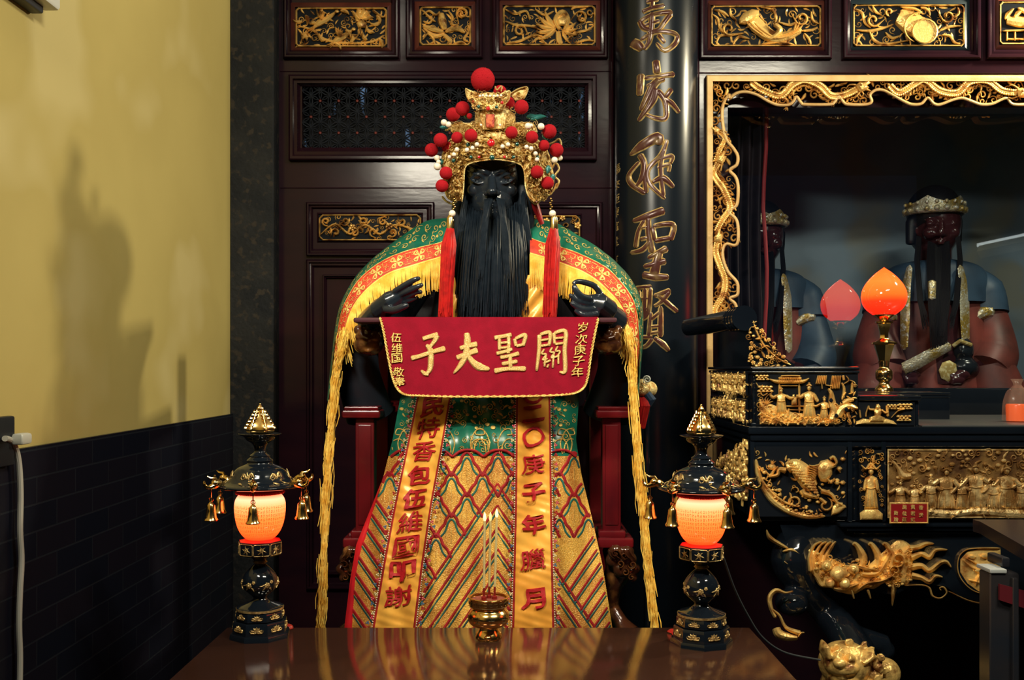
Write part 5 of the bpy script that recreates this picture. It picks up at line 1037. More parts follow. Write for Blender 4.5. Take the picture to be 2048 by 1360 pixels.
sk = lambda x, y, w=0.0: P(x, y, skY(x, y) - w)
brocade = mat('gold_brocade', (.84, .47, .075), .40, .25, (.56, .22, .035), 11, .42, .62, .8, 380, c3=(1, .72, .22), ns3=420)
m = MB(); GB = lambda x: 905 + 7 * abs(math.sin((x - 985) * math.pi / 62))
ys = [770 + i * (912 - 770) / 20 for i in range(21)]; yg = [912 + i * (1335 - 912) / 60 for i in range(61)]
row = lambda y, u: sk(edge_(SLt, y) + (edge_(SRt, y) - edge_(SLt, y)) * u, y)
m.grid(lambda u, v: row(ys[round(v * 20)], u), 110, 21, m=0); m.grid(lambda u, v: row(yg[round(v * 60)], u), 110, 61, m=1)
m.grid(lambda u, v: (lambda y: P((edge_(SLt, y) if u < .5 else edge_(SRt, y)), y, skY(0 if u < .5 else 3000, y) + .22 * abs(u - .5) * 2 * 0 + .25 * v))(770 + (1335 - 770) * (u if u < .5 else 1 - u) * 2), 80, 4, m=0)
def inside(x, y, p=3): return edge_(SLt, y) + p < x < edge_(SRt, y) - p
def S2(pts, w, mi, h=.004, sm=True, lift=.0005):
    pts = [p for p in (cr(pts, 5) if sm and len(pts) > 2 else [(pts[0][0] + (pts[-1][0] - pts[0][0]) * t / 24, pts[0][1] + (pts[-1][1] - pts[0][1]) * t / 24) for t in range(25)])]
    run = []
    for p in pts + [None]:
        if p and inside(p[0], p[1], 2) and p[1] < 1330: run.append(p)
        else:
            if len(run) > 2: m.stroke(run, w, sk, h, mi, smooth=False, ends=.8, lift=lift)
            run = []
def scale_(cx, cy, rx, ry):
    S2([(cx - rx, cy + ry * .55), (cx - rx * .72, cy + ry * .12), (cx - rx * .45, cy - ry * .12), (cx - rx * .30, cy - ry * .42), (cx, cy - ry * .62), (cx + rx * .30, cy - ry * .42), (cx + rx * .45, cy - ry * .12), (cx + rx * .72, cy + ry * .12), (cx + rx, cy + ry * .55)], 6, 2, .0025)
    k = .76; o = 7
    S2([(cx - rx * k, cy + o + ry * .50 * k), (cx - rx * .6 * k, cy + o + ry * .12), (cx - rx * .42 * k, cy + o - ry * .12), (cx - rx * .28 * k, cy + o - ry * .36), (cx, cy + o - ry * .52), (cx + rx * .28 * k, cy + o - ry * .36), (cx + rx * .42 * k, cy + o - ry * .12), (cx + rx * .6 * k, cy + o + ry * .12), (cx + rx * k, cy + o + ry * .50 * k)], 4, 3, .002)
    for q_ in (-.35, 0, .35): S2([(cx + q_ * rx * .8, cy + 6), (cx + q_ * rx, cy + 22 - abs(q_) * 8), (cx + q_ * rx * .9, cy + ry * .8)], 1.4, 4, .0015)
sx, sy = 31, 41; x00 = 996
for j in range(9):
    for i in range(-9, 9):
        cx = x00 + i * 2 * sx + (sx if j % 2 else 0); cy = 930 + j * sy
        dx_ = abs(cx - x00)
        if cx < 1110 and cy < 958 + dx_ * 1.48 - 26 and (cx > 800 or cy < 1000): scale_(cx, cy, sx, sy)
for j in range(7):
    for i in range(3):
        cx = 1148 + i * 58 - (29 if j % 2 else 0); cy = 930 + j * 41
        if 1112 < cx and cy < 1100 - (cx - 1130) * .6: scale_(cx, cy, 29, 40)
for k in range(9):            # chevrons round the centre line and long diagonals
    y0 = 967 + k * 43.5
    for sgn in (-1, 1):
        a = (x00 - 1, y0); e = (x00 + sgn * 320, y0 + 320 * 1.48)
        S2([a, e], 5, 2, .0025, False); S2([(a[0], a[1] + 12), (e[0], e[1] + 12)], 3.6, 3, .002, False)
for k in range(8):
    ys_ = 1068 + k * 27; xs_ = 1190 + k * 6.5; tt = (ys_ - 1150 - (xs_ - 1112) * 1.48) / -(1.46 + 1.48); xe = xs_ - max(0, tt); ye = ys_ + max(0, tt) * 1.46
    if tt > 6: S2([(xs_, ys_), (xe, ye)], 4.4, 2, .0025, False); S2([(xs_, ys_ + 10), (xe + 1, ye + 6)], 3.5, 3, .0025, False)
for k in range(9):
    y0 = 985 + k * 41
    S2([(700, y0 - 60), (815, y0 + 105)], 6, 2, .003, False); S2([(700, y0 - 50), (812, y0 + 112)], 3.6, 3, .002, False)
S2([(788, 912)] + [(x, GB(x)) for x in range(800, 1150, 8)], 6, 2, .007, False) if False else [S2([(c - 31, 914), (c - 16, 903), (c, 900), (c + 16, 903), (c + 31, 914)], 6, 2, .007) for c in range(812, 1170, 62)]
rd = random.Random(11)
for i in range(7):
    cx = 905 + (i % 4) * 30; 
for cx, d in ((905, -1), (945, 1), (975, -1), (1000, 1), (1125, 1), (1140, -1), (800, 1), (815, -1)):
    S2([(cx, 908), (cx - d * 4, 885), (cx + d * 6, 862), (cx + d * 20, 858), (cx + d * 24, 868), (cx + d * 14, 870)], 2.6, 4, .004); S2([(cx + d * 3, 906), (cx + d * 6, 888), (cx + d * 16, 878), (cx + d * 30, 884), (cx + d * 30, 900)], 2.4, 4, .004)
scatter(m, (800, 800, 1160, 856), 120, 4, 7, lambda x, y, w=0.0: sk(x, y, w + .0005), .004, 4, inside=lambda x, y: inside(x, y, 6), seed=6, kinds='cclb', wf=.28)
scatter(m, (800, 858, 1160, 905), 36, 4, 8, lambda x, y, w=0.0: sk(x, y, w + .0005), .003, 4, inside=lambda x, y: inside(x, y, 6), seed=16, kinds='cc', wf=.24)
m.build('skirt', [green, brocade, redbr, grncord, thread], ST, label='gold brocade skirt with red and green scales, green satin above')
m = MB(); m.grid(lambda u, v: (lambda y: P(edge_(SLt, y) - 1 + 17 * (u - .1) * min(1, max(.1, (y - 960) / 120)), y, skY(edge_(SLt, y), y) - .006 - .006 * math.sin(u * 3.14)))(965 + 370 * v), 8, 60); m.build('skirt_binding', mat('red_satin', (.60, .015, .022), .34, 0, (.45, .010, .018), 8, .4, .6, .3, 20), ST, label='red satin edge of the skirt')
m = MB(); c = [(935, 790, 2.70), (945, 806, 2.69), (975, 818, 2.68), (1010, 812, 2.69), (1025, 792, 2.70)]
for o in (0, 6, 12): m.tube([P(x, y - o, Y + .05) for x, y, Y in cr(c, 6)], .0055 if o else .007, 10)
m.build('belt', glitter, ST, label='gold belt below the banner')
# --- two long lettered ribbons
CHM = mat('crimson_applique', (.46, .008, .014), .6, 0, (.36, .006, .012), 90, .4, .6, .2, 200)
BEADS = [mat('pearl_bead', (.85, .72, .66), .25), mat('pink_bead', (.60, .08, .12), .4), mat('blue_bead', (.05, .14, .26), .4), redbr, mat('cream_bead', (.66, .58, .30), .4)]
def ribbon(cl, chars, lab, sl=0.0):
    # cl: rows (y, left, right)
    def mp_(u, y, w=0.0):
        l = edge_([(r[0], r[1]) for r in cl], y); r_ = edge_([(r[0], r[2]) for r in cl], y); x = l + (r_ - l) * u
        return P(x, y, skY(x, y) - .014 - w + .0012 * math.sin(y * .11 + u * 5) + .0007 * math.sin(y * .31 - u * 9 + math.sin(y * .05) * 2))
    y0, y1 = cl[0][0], cl[-1][0]; m = MB()
    m.grid(lambda u, v: mp_(u, y0 + (y1 - y0) * v), 16, 260, m=0); m.grid(lambda u, v: mp_(u, y0 + (y1 - y0) * v, -.003), 6, 60, m=0)
    for u in (.03, .97): m.stroke([(u, y0 + (y1 - y0) * t / 120) for t in range(121)], .05, mp_, .002, 1, smooth=False, ends=1)
    o = m.build('ribbon', [ysat, redbr], ST, label=lab)
    cmt = CHM
    Mx = lambda x, y, w=0.0: mp_(x / 68., y, w + .0032)
    for ch, y in chars: m = MB(); write(m, ch, 34, y, 43, 41, Mx, .0025, 0, rise=.14, slant=sl, bold=.026 if ch in '民包伍叩子年月二〇' else .006); m.build('character', cmt, o)
    rd = random.Random(y0)
    n = int((y1 - y0) / 2.4); bm5 = BEADS
    for e in (0, 1):
        m = MB()
        for i in range(n):
            y = y0 + i * 2.4; k = i % 5; u = -.035 if e == 0 else 1.035
            if i % 2: m.ball(mp_(u + (.02 if e == 0 else -.02), y, .004), .0016, 6, m=0)
            if i % 4 == 0: 
                p = mp_(u - (.06 if e == 0 else -.06) + rd.uniform(-.05, .05), y, .003)
                for q_ in range(3): m.ball(p + V((.0028 * math.cos(q_ * 2.1 + i), -.001, .0028 * math.sin(q_ * 2.1 + i))), .0024, 6, m=1 + (i // 4) % 4)
        m.build('beaded_edge', bm5, o)
ribbon([(775, 838, 905), (900, 812, 884), (1009, 789, 864), (1130, 766, 846), (1254, 745, 831), (1335, 735, 826)], [('民', 812), ('特', 856), ('香', 902), ('包', 950), ('伍', 997), ('維', 1044), ('國', 1093), ('叩', 1142), ('謝', 1192)], 'left gold satin ribbon with red characters')
ribbon([(775, 1032, 1100), (818, 1032, 1101), (1009, 1030, 1104), (1130, 1027, 1106), (1254, 1024, 1109), (1335, 1022, 1111)], [('〇', 788), ('二', 828), ('〇', 874), ('庚', 928), ('子', 986), ('年', 1048), ('臘', 1119), ('月', 1198)], 'right gold satin ribbon with red characters')
# --- long red tassels hanging from the crown
tred = mat('red_silk_tassel', (.48, .012, .010), .5, 0, (.34, .008, .008), 50, .4, .6); pearlm = mat('pearl', (.80, .70, .55), .22, coat=.4)
for (x0, x1, x2) in ((908, 901, 890), (1102, 1108, 1100)):
    rd = random.Random(x0); m = MB()
    for i in range(230):
        a = rd.uniform(0, 6.28); r = rd.random() ** .5; ty = rd.uniform(620, 648)
        pts = [P(x1 + r * 6 * math.cos(a), 452, 2.70 + .008 * r * math.sin(a)), P(x1 + r * 15 * math.cos(a) - (x1 - x2) * .3, 490, 2.69 + .015 * r * math.sin(a)), P(x2 + r * 12 * math.cos(a) + rd.uniform(-3, 3) + (x1 - x2) * .3, 560, 2.685 + .015 * r * math.sin(a)), P(x2 + r * 13 * math.cos(a) + rd.uniform(-4, 4), ty, 2.685 + .02 * r * math.sin(a))]
        m.tube(pts, [.0012, .0018, .0018, .0012], 4, caps=False)
    tas = m.build('tassel', tred, ST, label='long red silk tassel')
    m = MB(); m.lathe([(.001, -.022), (.0105, -.020), (.0105, .012), (.007, .02), (.001, .022)], P(x1, 446, 2.70), 20); m.build('tassel_cap', brass, tas)
    m = MB(); m.ball(P(x1 + (x0 - x1) * .5, 427, 2.70), .0095, 14); m.build('pearl', pearlm, tas)
    m = MB(); rd = random.Random(1)
    for i in range(6): m.ball(P(x0 + 2 * math.sin(i * 2), 398 + i * 4, 2.71), .0032, 8)
    m.build('chain', brass, tas)
m = MB(); m.tube([P(1060, 380, 2.86), P(1072, 415, 2.85), P(1084, 448, 2.86)], [.016, .022, .014], 14, flat=.5); m.build('crown_ribbon', mat('dark_red_ribbon', (.26, .008, .010), .5), ST)
m = MB()
for s in (-1, 1): m.tube([P(985 + s * 56, 318, 2.86), P(985 + s * 60, 360, 2.86), P(985 + s * 66, 440, 2.86), P(985 + s * 66, 500, 2.88)], [.018, .022, .026, .02], 14)
m.build('side_hair', hairm, ST)
# --- crown
CRW = MB(); cc = (988, 2.86)
def crY(x, y): u = (x - 988) / 122.; return 2.735 + .115 * u * u + .10 * max(0, (318 - y) / 80.) ** 1.6 * .6
inn = [(924, 402), (926, 392), (928, 372), (929, 350), (932, 334), (944, 326), (965, 322), (988, 320), (1012, 322), (1034, 327), (1045, 335), (1049, 352), (1050, 372), (1056, 392), (1068, 403)]
out = [(902, 402), (893, 394), (888, 378), (885, 350), (882, 322), (890, 292), (912, 268), (945, 256), (988, 250), (1030, 258), (1066, 272), (1092, 295), (1104, 330), (1108, 368), (1092, 400)]
cm = lambda x, y, w=0.0: P(x, y, crY(x, y) - w)
def band(u, v, w=0.0):
    a = samp(inn, u); b_ = samp(out, u); return cm(a[0] + (b_[0] - a[0]) * v, a[1] + (b_[1] - a[1]) * v, w + .012 * math.sin(math.pi * v))
CRW.grid(lambda u, v: band(u, v), 90, 14); CRW.grid(lambda u, v: band(u, v, -.016), 60, 6)
CRW.ball(P(988, 296, 2.93), .12, 32, ry=.115, rz=.085)
bw = lambda x, y, w=0.0: band(min(max(x / 300, 0), 1), min(max(y / 60, 0), 1), w)
for e in (1.5, 4.5): CRW.stroke([(x * 3, e) for x in range(101)], 2.4, bw, .006, smooth=False, ends=1)
for i in range(150): CRW.ball(band(i / 149, .015, .006), .0022, 6)
scatter(CRW, (2, 8, 298, 58), 230, 4, 8, bw, .011, 0, seed=77, kinds='cccclf', wf=.30, lift=.001)
scatter(CRW, (2, 8, 298, 58), 120, 3, 5, bw, .016, 0, seed=78, kinds='cclb', wf=.35, lift=.004)
# upper tiers: side cloud lobes, tower, winged bat plaque
tm_ = lambda x, y, w=0.0: P(x, y, 2.80 - w)
CRW.fill([(915, 275), (902, 262), (904, 250), (918, 245), (940, 250), (950, 240), (950, 225), (962, 215), (1012, 215), (1030, 228), (1032, 246), (1050, 244), (1068, 250), (1072, 262), (1060, 280), (988, 270)], tm_, .03, prof=((1, -.6), (1, .3), (.9, .6), (.6, .9), (0, 1)))
for p in ([(903, 264), (906, 250), (922, 246), (942, 252), (952, 262)], [(1024, 258), (1038, 248), (1058, 246), (1070, 254), (1074, 266)], [(965, 258), (990, 256), (1012, 260)]): CRW.stroke(p, 4, lambda x, y, w=0.0: P(x, y, 2.765 - w), .01, n=5)
CRW.fill([(957, 226), (966, 220), (1008, 220), (1014, 230), (1010, 258), (966, 260)], lambda x, y, w=0.0: P(x, y, 2.765 - w), .02, prof=((1, -.5), (1, .5), (.94, .9), (0, 1)))
for x in (970, 994, 1005): CRW.stroke([(x, 232), (x - 1, 258)], 3, lambda x, y, w=0.0: P(x, y, 2.745 - w), .006)
scatter(CRW, (905, 216, 1070, 270), 150, 4, 7, lambda x, y, w=0.0: P(x, y, 2.765 - w), .014, 0, seed=80, kinds='cccl', wf=.32, inside=lambda x, y: y > 246 - (30 if 950 < x < 1030 else 0))
bt_ = lambda x, y, w=0.0: P(x, y, 2.742 - w)
CRW.fill([(931, 176), (938, 182), (952, 188), (958, 186), (975, 184), (990, 186), (1001, 188), (1008, 186), (1018, 180), (1020, 182), (1018, 196), (1010, 206), (1006, 214), (992, 220), (976, 221), (962, 217), (946, 214), (940, 204), (934, 192)], bt_, .010, prof=((1, -.6), (1, .4), (.93, .8), (.6, 1), (0, 1.1)))
for p in ([(931, 176), (934, 194), (942, 206)], [(931, 176), (944, 186), (958, 187)], [(1020, 181), (1018, 198), (1008, 210)], [(1020, 181), (1008, 187), (998, 188)], [(990, 172), (994, 180), (1003, 172), (1002, 184)]): CRW.stroke(p, 3.2, bt_, .014, n=4)
scatter(CRW, (935, 182, 1018, 219), 75, 3.5, 6, bt_, .018, 0, seed=90, kinds='cclf', wf=.32, inside=lambda x, y: y > 184 and 937 + (y - 182) * .3 < x < 1018 - (y - 182) * .3)
CRW.fill([(1020, 188), (1036, 178), (1053, 174), (1055, 180), (1048, 198), (1030, 202)], lambda x, y, w=0.0: P(x, y, 2.80 - w), .008); CRW.stroke([(1020, 188), (1036, 178), (1053, 174), (1055, 182), (1048, 198)], 3, lambda x, y, w=0.0: P(x, y, 2.795 - w), .012, n=4)
curl(CRW, 1038, 188, 7, 2.4, lambda x, y, w=0.0: P(x, y, 2.79 - w), .01, 1.3, 0)
for p in ([(1094, 290), (1108, 284), (1118, 278), (1122, 290), (1112, 300)], [(1096, 348), (1104, 336), (1112, 326), (1118, 338), (1110, 352), (1118, 362), (1112, 378)], [(1096, 392), (1108, 380), (1114, 366)], [(884, 392), (892, 402), (906, 408), (914, 402)], [(1058, 396), (1070, 408), (1082, 400), (1090, 402)], [(890, 262), (904, 254), (898, 246)]): CRW.stroke(p, 4.2, lambda x, y, w=0.0: P(x, y, 2.83 - w), .012, n=5)
for x, y, r in ((1078, 393, 10), (1098, 384, 8), (1060, 370, 7), (904, 388, 7), (912, 372, 6), (897, 360, 6)): curl(CRW, x, y, r, r * .34, cm, .018, 1.5, x, 1)
crown = CRW.build('crown', gold_fil, ST, label='gilt filigree crown with red pompoms and pearls')
pom = mat('red_plush', (.36, .010, .015), .95, 0, (.27, .007, .012), 60, .4, .6, 0, 420, spec=.1)
protos = {}
pm = MB(); rd = random.Random(1); pm.ball((0, 0, 0), .95, 24)
for i in range(900):
    z = rd.uniform(-1, 1); a = rd.uniform(0, 6.283); r = math.sqrt(1 - z * z); d = V((r * math.cos(a), r * math.sin(a), z)); t = d.orthogonal().normalized(); s_ = t.cross(d)
    k = rd.uniform(.955, .995); pm.add([d * .9 + t * .05, d * .9 - t * .03 + s_ * .045, d * .9 - t * .03 - s_ * .045, d * k], [(0, 1, 3), (1, 2, 3), (2, 0, 3)])
WL['__z'] = V((0, 0, 0)); pme = None
for i, (x, y, r) in enumerate(((965.6, 159.7, 25), (1000, 184, 14), (1017, 206, 13), (1043, 214, 15), (925, 217, 15), (906, 229, 14.5), (881, 280, 14.5), (863, 300, 14), (895, 295, 12), (914, 275, 12), (942, 271, 13.5), (1023, 265, 13), (1064, 274, 13), (1099, 263, 15), (1088, 291, 11.5), (1113, 300, 14.5), (892, 346, 13.5), (884, 371.5, 13.5), (1074, 344, 13.5), (1095, 366, 13.5), (939, 232, 6))):
    Y = 2.70 + .10 * ((x - 988) / 122.) ** 2 + (.04 if y < 235 else 0) + (.05 if i in (2, 5, 8) else 0) + (.03 if i in (0, 1) else 0)
    if pme is None:
        o = pm.build('pompom', pom, None, smooth=0, loc=(0, 0, 0)); pme = o.data; o.parent = crown
    else: o = bpy.data.objects.new('pompom', pme); COL.objects.link(o); o.parent = crown
    o.location = P(x, y, Y) - WL[crown.name]; s = r * Y / F * 1.0; o.scale = (s, s, s); o.rotation_euler = (x, y, r)
m = MB(); m.ball((0, 0, 0), 1, 20); pe = None
pe_list = [(888, 245, 6.5), (897, 249, 6), (1056, 252, 6.5), (1062, 251, 4), (1082, 253, 7), (874, 316, 6), (875, 333, 7.5), (877, 324, 4.5), (1109, 320, 6.5), (1120, 316, 5.5), (914, 299, 4.8), (934, 300, 4.8), (945, 296, 4.5), (954, 289, 4.8), (1005, 293, 4.5), (1016, 289, 4.5), (1053, 294, 4.5), (1062, 297, 4.8), (908, 309, 4.5), (899, 314, 4), (1071, 307, 4.5), (1074, 319, 4.5), (960, 192, 2.8), (966, 191, 2.8), (973, 191.5, 2.8), (980, 192, 2.8), (988, 192, 2.8), (995, 191.5, 2.8), (1002, 191, 2.8), (1000, 250, 2.5), (962, 250, 2.5)]
for x, y, r in pe_list:
    Y = 2.70 + .10 * ((x - 988) / 122.) ** 2 + (.01 if y < 200 else 0)
    if pe is None: o = m.build('pearl', pearlm, None, loc=(0, 0, 0)); pe = o.data; o.parent = crown
    else: o = bpy.data.objects.new('pearl', pe); COL.objects.link(o); o.parent = crown
    o.location = P(x, y, Y) - WL[crown.name]; s = r * Y / F; o.scale = (s, s, s)
gr_ = mat('red_gem', (.45, .008, .012), .06, coat=1); gg = mat('dark_green_gem', (.004, .04, .03), .06, coat=1)
for x, y, r, mt in ((982, 286, 8, gr_), (936, 289, 4.5, gg), (1034, 288, 4.5, gg), (942, 314, 3.5, gg), (984, 315, 5.5, gg), (1027, 314, 3.5, gg), (907, 321, 4.5, gg), (1075, 314, 4, gg), (958, 314, 3, gr_), (1009, 314, 3, gr_), (957, 213, 3.6, gg), (993, 214, 3.6, gg), (976, 217, 4.2, gr_), (947, 204, 3.2, gr_), (1004, 205, 3.2, gr_)):
    m = MB(); m.ball((0, 0, 0), r * 2.7 / F, 14, ry=r * 1.7 / F); o = m.build('gem', mt, None, loc=(0, 0, 0)); o.parent = crown; o.location = P(x, y, 2.712 + .10 * ((x - 988) / 122.) ** 2 + (.008 if y < 225 else 0)) - WL[crown.name]
m = MB(); tl = mat('teal_foil', (.02, .12, .11), .3, .3)
for x, y, L_, a in ((1060, 240, 34, -.5), (1052, 234, 26, -.2), (940, 236, 20, 3.6), (1085, 268, 16, .6), (1096, 330, 18, 1.4), (884, 318, 16, 1.8), (898, 250, 20, 2.6), (1104, 348, 14, 1.2)):
    m = MB(); leaf(m, x, y, L_, a, 12, lambda x, y, w=0.0: P(x, y, 2.80 - w), .006); m.build('foil_leaf', tl, crown, label='dark teal foil leaf')
m = MB(); m.box(P(972, 0, 2.74).x, P(989, 0, 2.74).x, 2.735, 2.745, P(0, 255, 2.74).z, P(0, 229, 2.74).z, .002); m.build('red_inset', mat('red_foil', (.25, .02, .01), .4, .3, (.5, .1, .03), 90, .4, .6, .6, 300), crown)
# ------------------------------------------------------------------ throne
TH = thing('throne_chair', (P(975, 0, 3.0).x, 3.0, 0), 'dark red lacquered throne armchair under the large statue', 'chair')
YP = 2.76; hp = plane(YP)
for s in (0, 1):
    X = (lambda x: x) if s == 0 else (lambda x: 1953 - x)      # the pair mirrors about the seat's middle
    x0, x1 = sorted((P(X(711), 0, YP).x, P(X(748), 0, YP).x)); z = lambda y: P(0, y, YP).z
    m = MB(); m.box(x0, x1, YP, YP + .055, z(1062), z(836), .004); m.box(x0 + .008, x1 - .008, YP - .003, YP + .01, z(1050), z(850), .002); m.build('post', redwood, TH)
    m = MB(); a0, a1 = sorted((P(X(685), 0, YP).x, P(X(762), 0, YP).x)); m.box(a0, a1, YP - .02, YP + .55, z(836), z(820), .006); m.box(a0 + .006, a1 - .006, YP - .012, YP + .54, z(820), z(813), .003); m.build('arm_rail', redwood, TH)
    m = MB(); m.box(a0 + .004, a1 - .003, YP - .02, YP + .10, z(1094), z(1074), .005); m.box(x0 - .012, x1 + .012, YP - .012, YP + .08, z(1075), z(1060), .005); m.build('plinth', redwood, TH)
    m = MB(); W = lambda x, y: (X(x), y)
    b2 = MB(); b2.tube(cr([tuple(P(X(722), 1090, 2.82)), tuple(P(X(712), 1130, 2.80)), tuple(P(X(728), 1170, 2.80)), tuple(P(X(730), 1210, 2.80)), tuple(P(X(712), 1245, 2.78)), tuple(P(X(694), 1270, 2.76))], 5), [.04, .045, .03, .020, .022, .034], 16)
    b2.box(a0 - .01, a0 + .13 if s == 0 else a1 + .01, YP - .01, YP + .2, 0, P(0, 1275, 2.78).z) if False else None
    b2.ball(P(X(690), 1290, 2.77), .04, 14, rz=.03); b2.tube([P(X(700), 1280, 2.80), V((P(X(700), 0, 2.8).x, 2.80, .04))], [.04, .04], 12)
    for cx, cy, r in ((700, 1104, .022), (722, 1102, .022), (690, 1118, .016), (682, 1138, .015), (694, 1146, .016), (712, 1138, .022), (686, 1156, .012), (704, 1124, .018), (728, 1120, .02)): b2.ball(P(X(cx), cy, 2.75), r, 14)
    lg = remesh(b2, .004, 2).build('leg', brownl, TH)
    q = plane(2.728)
    for cx, cy, r, d in ((688, 1130, 9, 1), (702, 1145, 8, -1), (690, 1155, 7, 1), (712, 1128, 8, 1), (704, 1112, 8, -1), (722, 1108, 8, 1)): curl(m, X(cx), cy, r, 4.5, q, .014, 1.2, cx, d if s == 0 else -d)
    for i in range(5): m.stroke([(X(736 - i * 10), 1098), (X(732 - i * 11), 1112), (X(722 - i * 10), 1118)], [6, 5, 2], q, .012, n=3)
    m.build('leg_carving', brownl, lg)
    # lion-faced arm end under the banner
    b2 = MB(); q = lambda x, y, Y: P(X(x), y, Y)
    b2.ball(q(737, 690, 2.70), .040, 24, rz=.030); b2.ball(q(737, 672, 2.71), .036, 20, rz=.03); b2.tube([q(737, 668, 2.75), q(737, 660, 3.25)], .034, 16)
    for dx in (-14, 0, 14): b2.ball(q(737 + dx, 668 - (3 if dx == 0 else 0), 2.675), .0115, 12)
    for dx in (-20, 20): b2.ball(q(737 + dx, 660, 2.69), .014, 12); b2.ball(q(737 + dx, 674, 2.68), .010, 10)
    b2.tube([q(716, 680, 2.685), q(726, 674, 2.665), q(737, 678, 2.66), q(748, 674, 2.665), q(758, 680, 2.685)], .007, 8); b2.tube([q(715, 692, 2.68), q(737, 702, 2.665), q(759, 692, 2.68)], .006, 8)
    remesh(b2, .003, 2).build('arm_finial', brownl, TH, label='brown and gilt lion-faced arm end')
m = MB(); m.box(P(690, 0, YP).x, P(1263, 0, YP).x, YP + .05, 3.35, P(0, 1092, YP).z, P(0, 1072, YP).z, .005); m.build('seat', redwood, TH)
m = MB(); m.box(P(745, 0, 3.3).x, P(1210, 0, 3.3).x, 3.32, 3.36, P(0, 1000, 3.3).z, P(0, 560, 3.3).z, .01); m.build('backrest', woodb, TH)
for X in (760, 1195):
    m = MB(); m.box(P(X - 16, 0, 3.3).x, P(X + 16, 0, 3.3).x, 3.30, 3.37, 0, P(0, 555, 3.3).z, .006); m.build('rear_post', redwood, TH)
# ------------------------------------------------------------------ banner
velvet = mat('crimson_velvet', (.27, .003, .018), .8, 0, (.23, .0025, .015), 30, .4, .6, .2, 500, spec=.15)
yB = 2.56
def bn(x, y, w=0.0):
    t = (y - 634) / 160.; return P(x, y, yB + .004 * math.sin(x * .03 + .5) * t - .006 * math.exp(-((x - 980) / 14.) ** 2) * t + .003 * math.sin(x * .075) * (1 - t) - w)
LE = [(634, 761), (660, 768), (700, 775), (740, 783), (765, 790), (780, 798), (788, 808), (792, 830)]
RE = [(634, 1197), (660, 1192), (700, 1185), (740, 1178), (765, 1174), (780, 1166), (787, 1156), (792, 1130)]
by = [634 + (792 - 634) * (1 - (1 - i / 40) ** 1.3) for i in range(41)]
m = MB(); rw = lambda v, u, w: bn(edge_(LE, by[round(v * 40)]) + (edge_(RE, by[round(v * 40)]) - edge_(LE, by[round(v * 40)])) * u, by[round(v * 40)], w)
m.grid(lambda u, v: rw(v, u, 0), 90, 41); m.grid(lambda u, v: rw(v, u, -.004), 60, 41)
m.grid(lambda u, v: P(761 + 436 * u, 634 - .5 * math.sin(u * 9), yB + .004 + .12 * v), 40, 4)
BN = m.build('cloth_banner', velvet, label='crimson velvet banner with four large glittering gold characters across the throne arms', cat='banner')
m = MB(); pth = [(761, 636), (768, 665), (775, 705), (783, 745), (790, 768), (799, 782), (812, 789), (840, 791), (900, 793), (980, 793), (1060, 792), (1130, 789), (1155, 784), (1168, 774), (1175, 755), (1181, 715), (1188, 675), (1196, 637)]
c = cr(pth, 16)
for k in (0, 1): m.tube([bn(x + 1.8 * math.sin(i * 1.1 + k * 3.14), y + 1.4 * math.cos(i * 1.1 + k * 3.14), .004 + .001 * math.cos(i * 1.1 + k * 3.14)) for i, (x, y) in enumerate(c)], .0017, 6)
m.build('gold_braid', thread, BN)
m = MB(); U = lambda x, y: (640 + x / 3.012, 400 + y / 3.012)
BG = [
 ([(618, 838), (660, 824), (712, 812)], [26, 26, 34]), ([(705, 815), (690, 850), (655, 895)], [36, 26, 16]), ([(640, 872), (665, 905), (668, 960), (662, 1020), (640, 1050)], [18, 34, 34, 30, 16]), ([(655, 1050), (630, 1045), (608, 1026)], [24, 26, 10]), ([(548, 955), (600, 942), (680, 915), (755, 895)], [30, 26, 26, 36]),
 ([(882, 800), (888, 850), (878, 930), (850, 990), (805, 1045)], [30, 40, 36, 32, 10]), ([(882, 920), (915, 970), (960, 1005), (1022, 1020)], [20, 34, 48, 18]), ([(842, 895), (890, 880), (948, 868)], [26, 26, 34]), ([(822, 952), (880, 930), (950, 905)], [30, 28, 40]),
 ([(1050, 832), (1100, 822), (1155, 812)], [28, 22, 26]), ([(1080, 830), (1082, 905)], 20), ([(1136, 818), (1138, 870), (1132, 925)], [22, 22, 24]), ([(1086, 862), (1132, 856)], 14), ([(1086, 892), (1132, 886)], 14), ([(1062, 926), (1110, 914), (1160, 898)], [22, 20, 20]),
 ([(1172, 835), (1182, 882)], [22, 18]), ([(1176, 836), (1236, 815), (1222, 880)], [18, 26, 22]), ([(1182, 880), (1222, 872)], 18), ([(1085, 950), (1140, 940), (1200, 925)], [24, 20, 28]), ([(1095, 988), (1190, 972)], [22, 24]), ([(1145, 935), (1148, 1018)], [24, 24]), ([(1050, 1032), (1130, 1018), (1240, 1018)], [34, 24, 34]),
 ([(1322, 812), (1320, 900), (1305, 1030)], [28, 24, 16]), ([(1325, 812), (1384, 800), (1380, 880)], [18, 24, 18]), ([(1328, 846), (1378, 838)], 13), ([(1328, 880), (1378, 872)], 14), ([(1410, 800), (1414, 868)], [22, 16]), ([(1410, 802), (1478, 792), (1474, 900), (1476, 1030), (1442, 1035)], [18, 26, 26, 26, 12]), ([(1414, 834), (1468, 828)], 13), ([(1414, 868), (1468, 862)], 14),
 ([(1352, 898), (1336, 926), (1362, 930), (1342, 962), (1372, 955)], 11), ([(1362, 925), (1352, 1005)], 13), ([(1400, 888), (1386, 914), (1412, 920), (1394, 950), (1444, 938)], 11), ([(1434, 880), (1420, 908), (1446, 912), (1428, 944)], 11), ([(1408, 925), (1402, 1012)], 13), ([(1436, 930), (1436, 990)], 12), ([(1344, 985), (1390, 965)], 12), ([(1378, 990), (1368, 1010)], 12)]
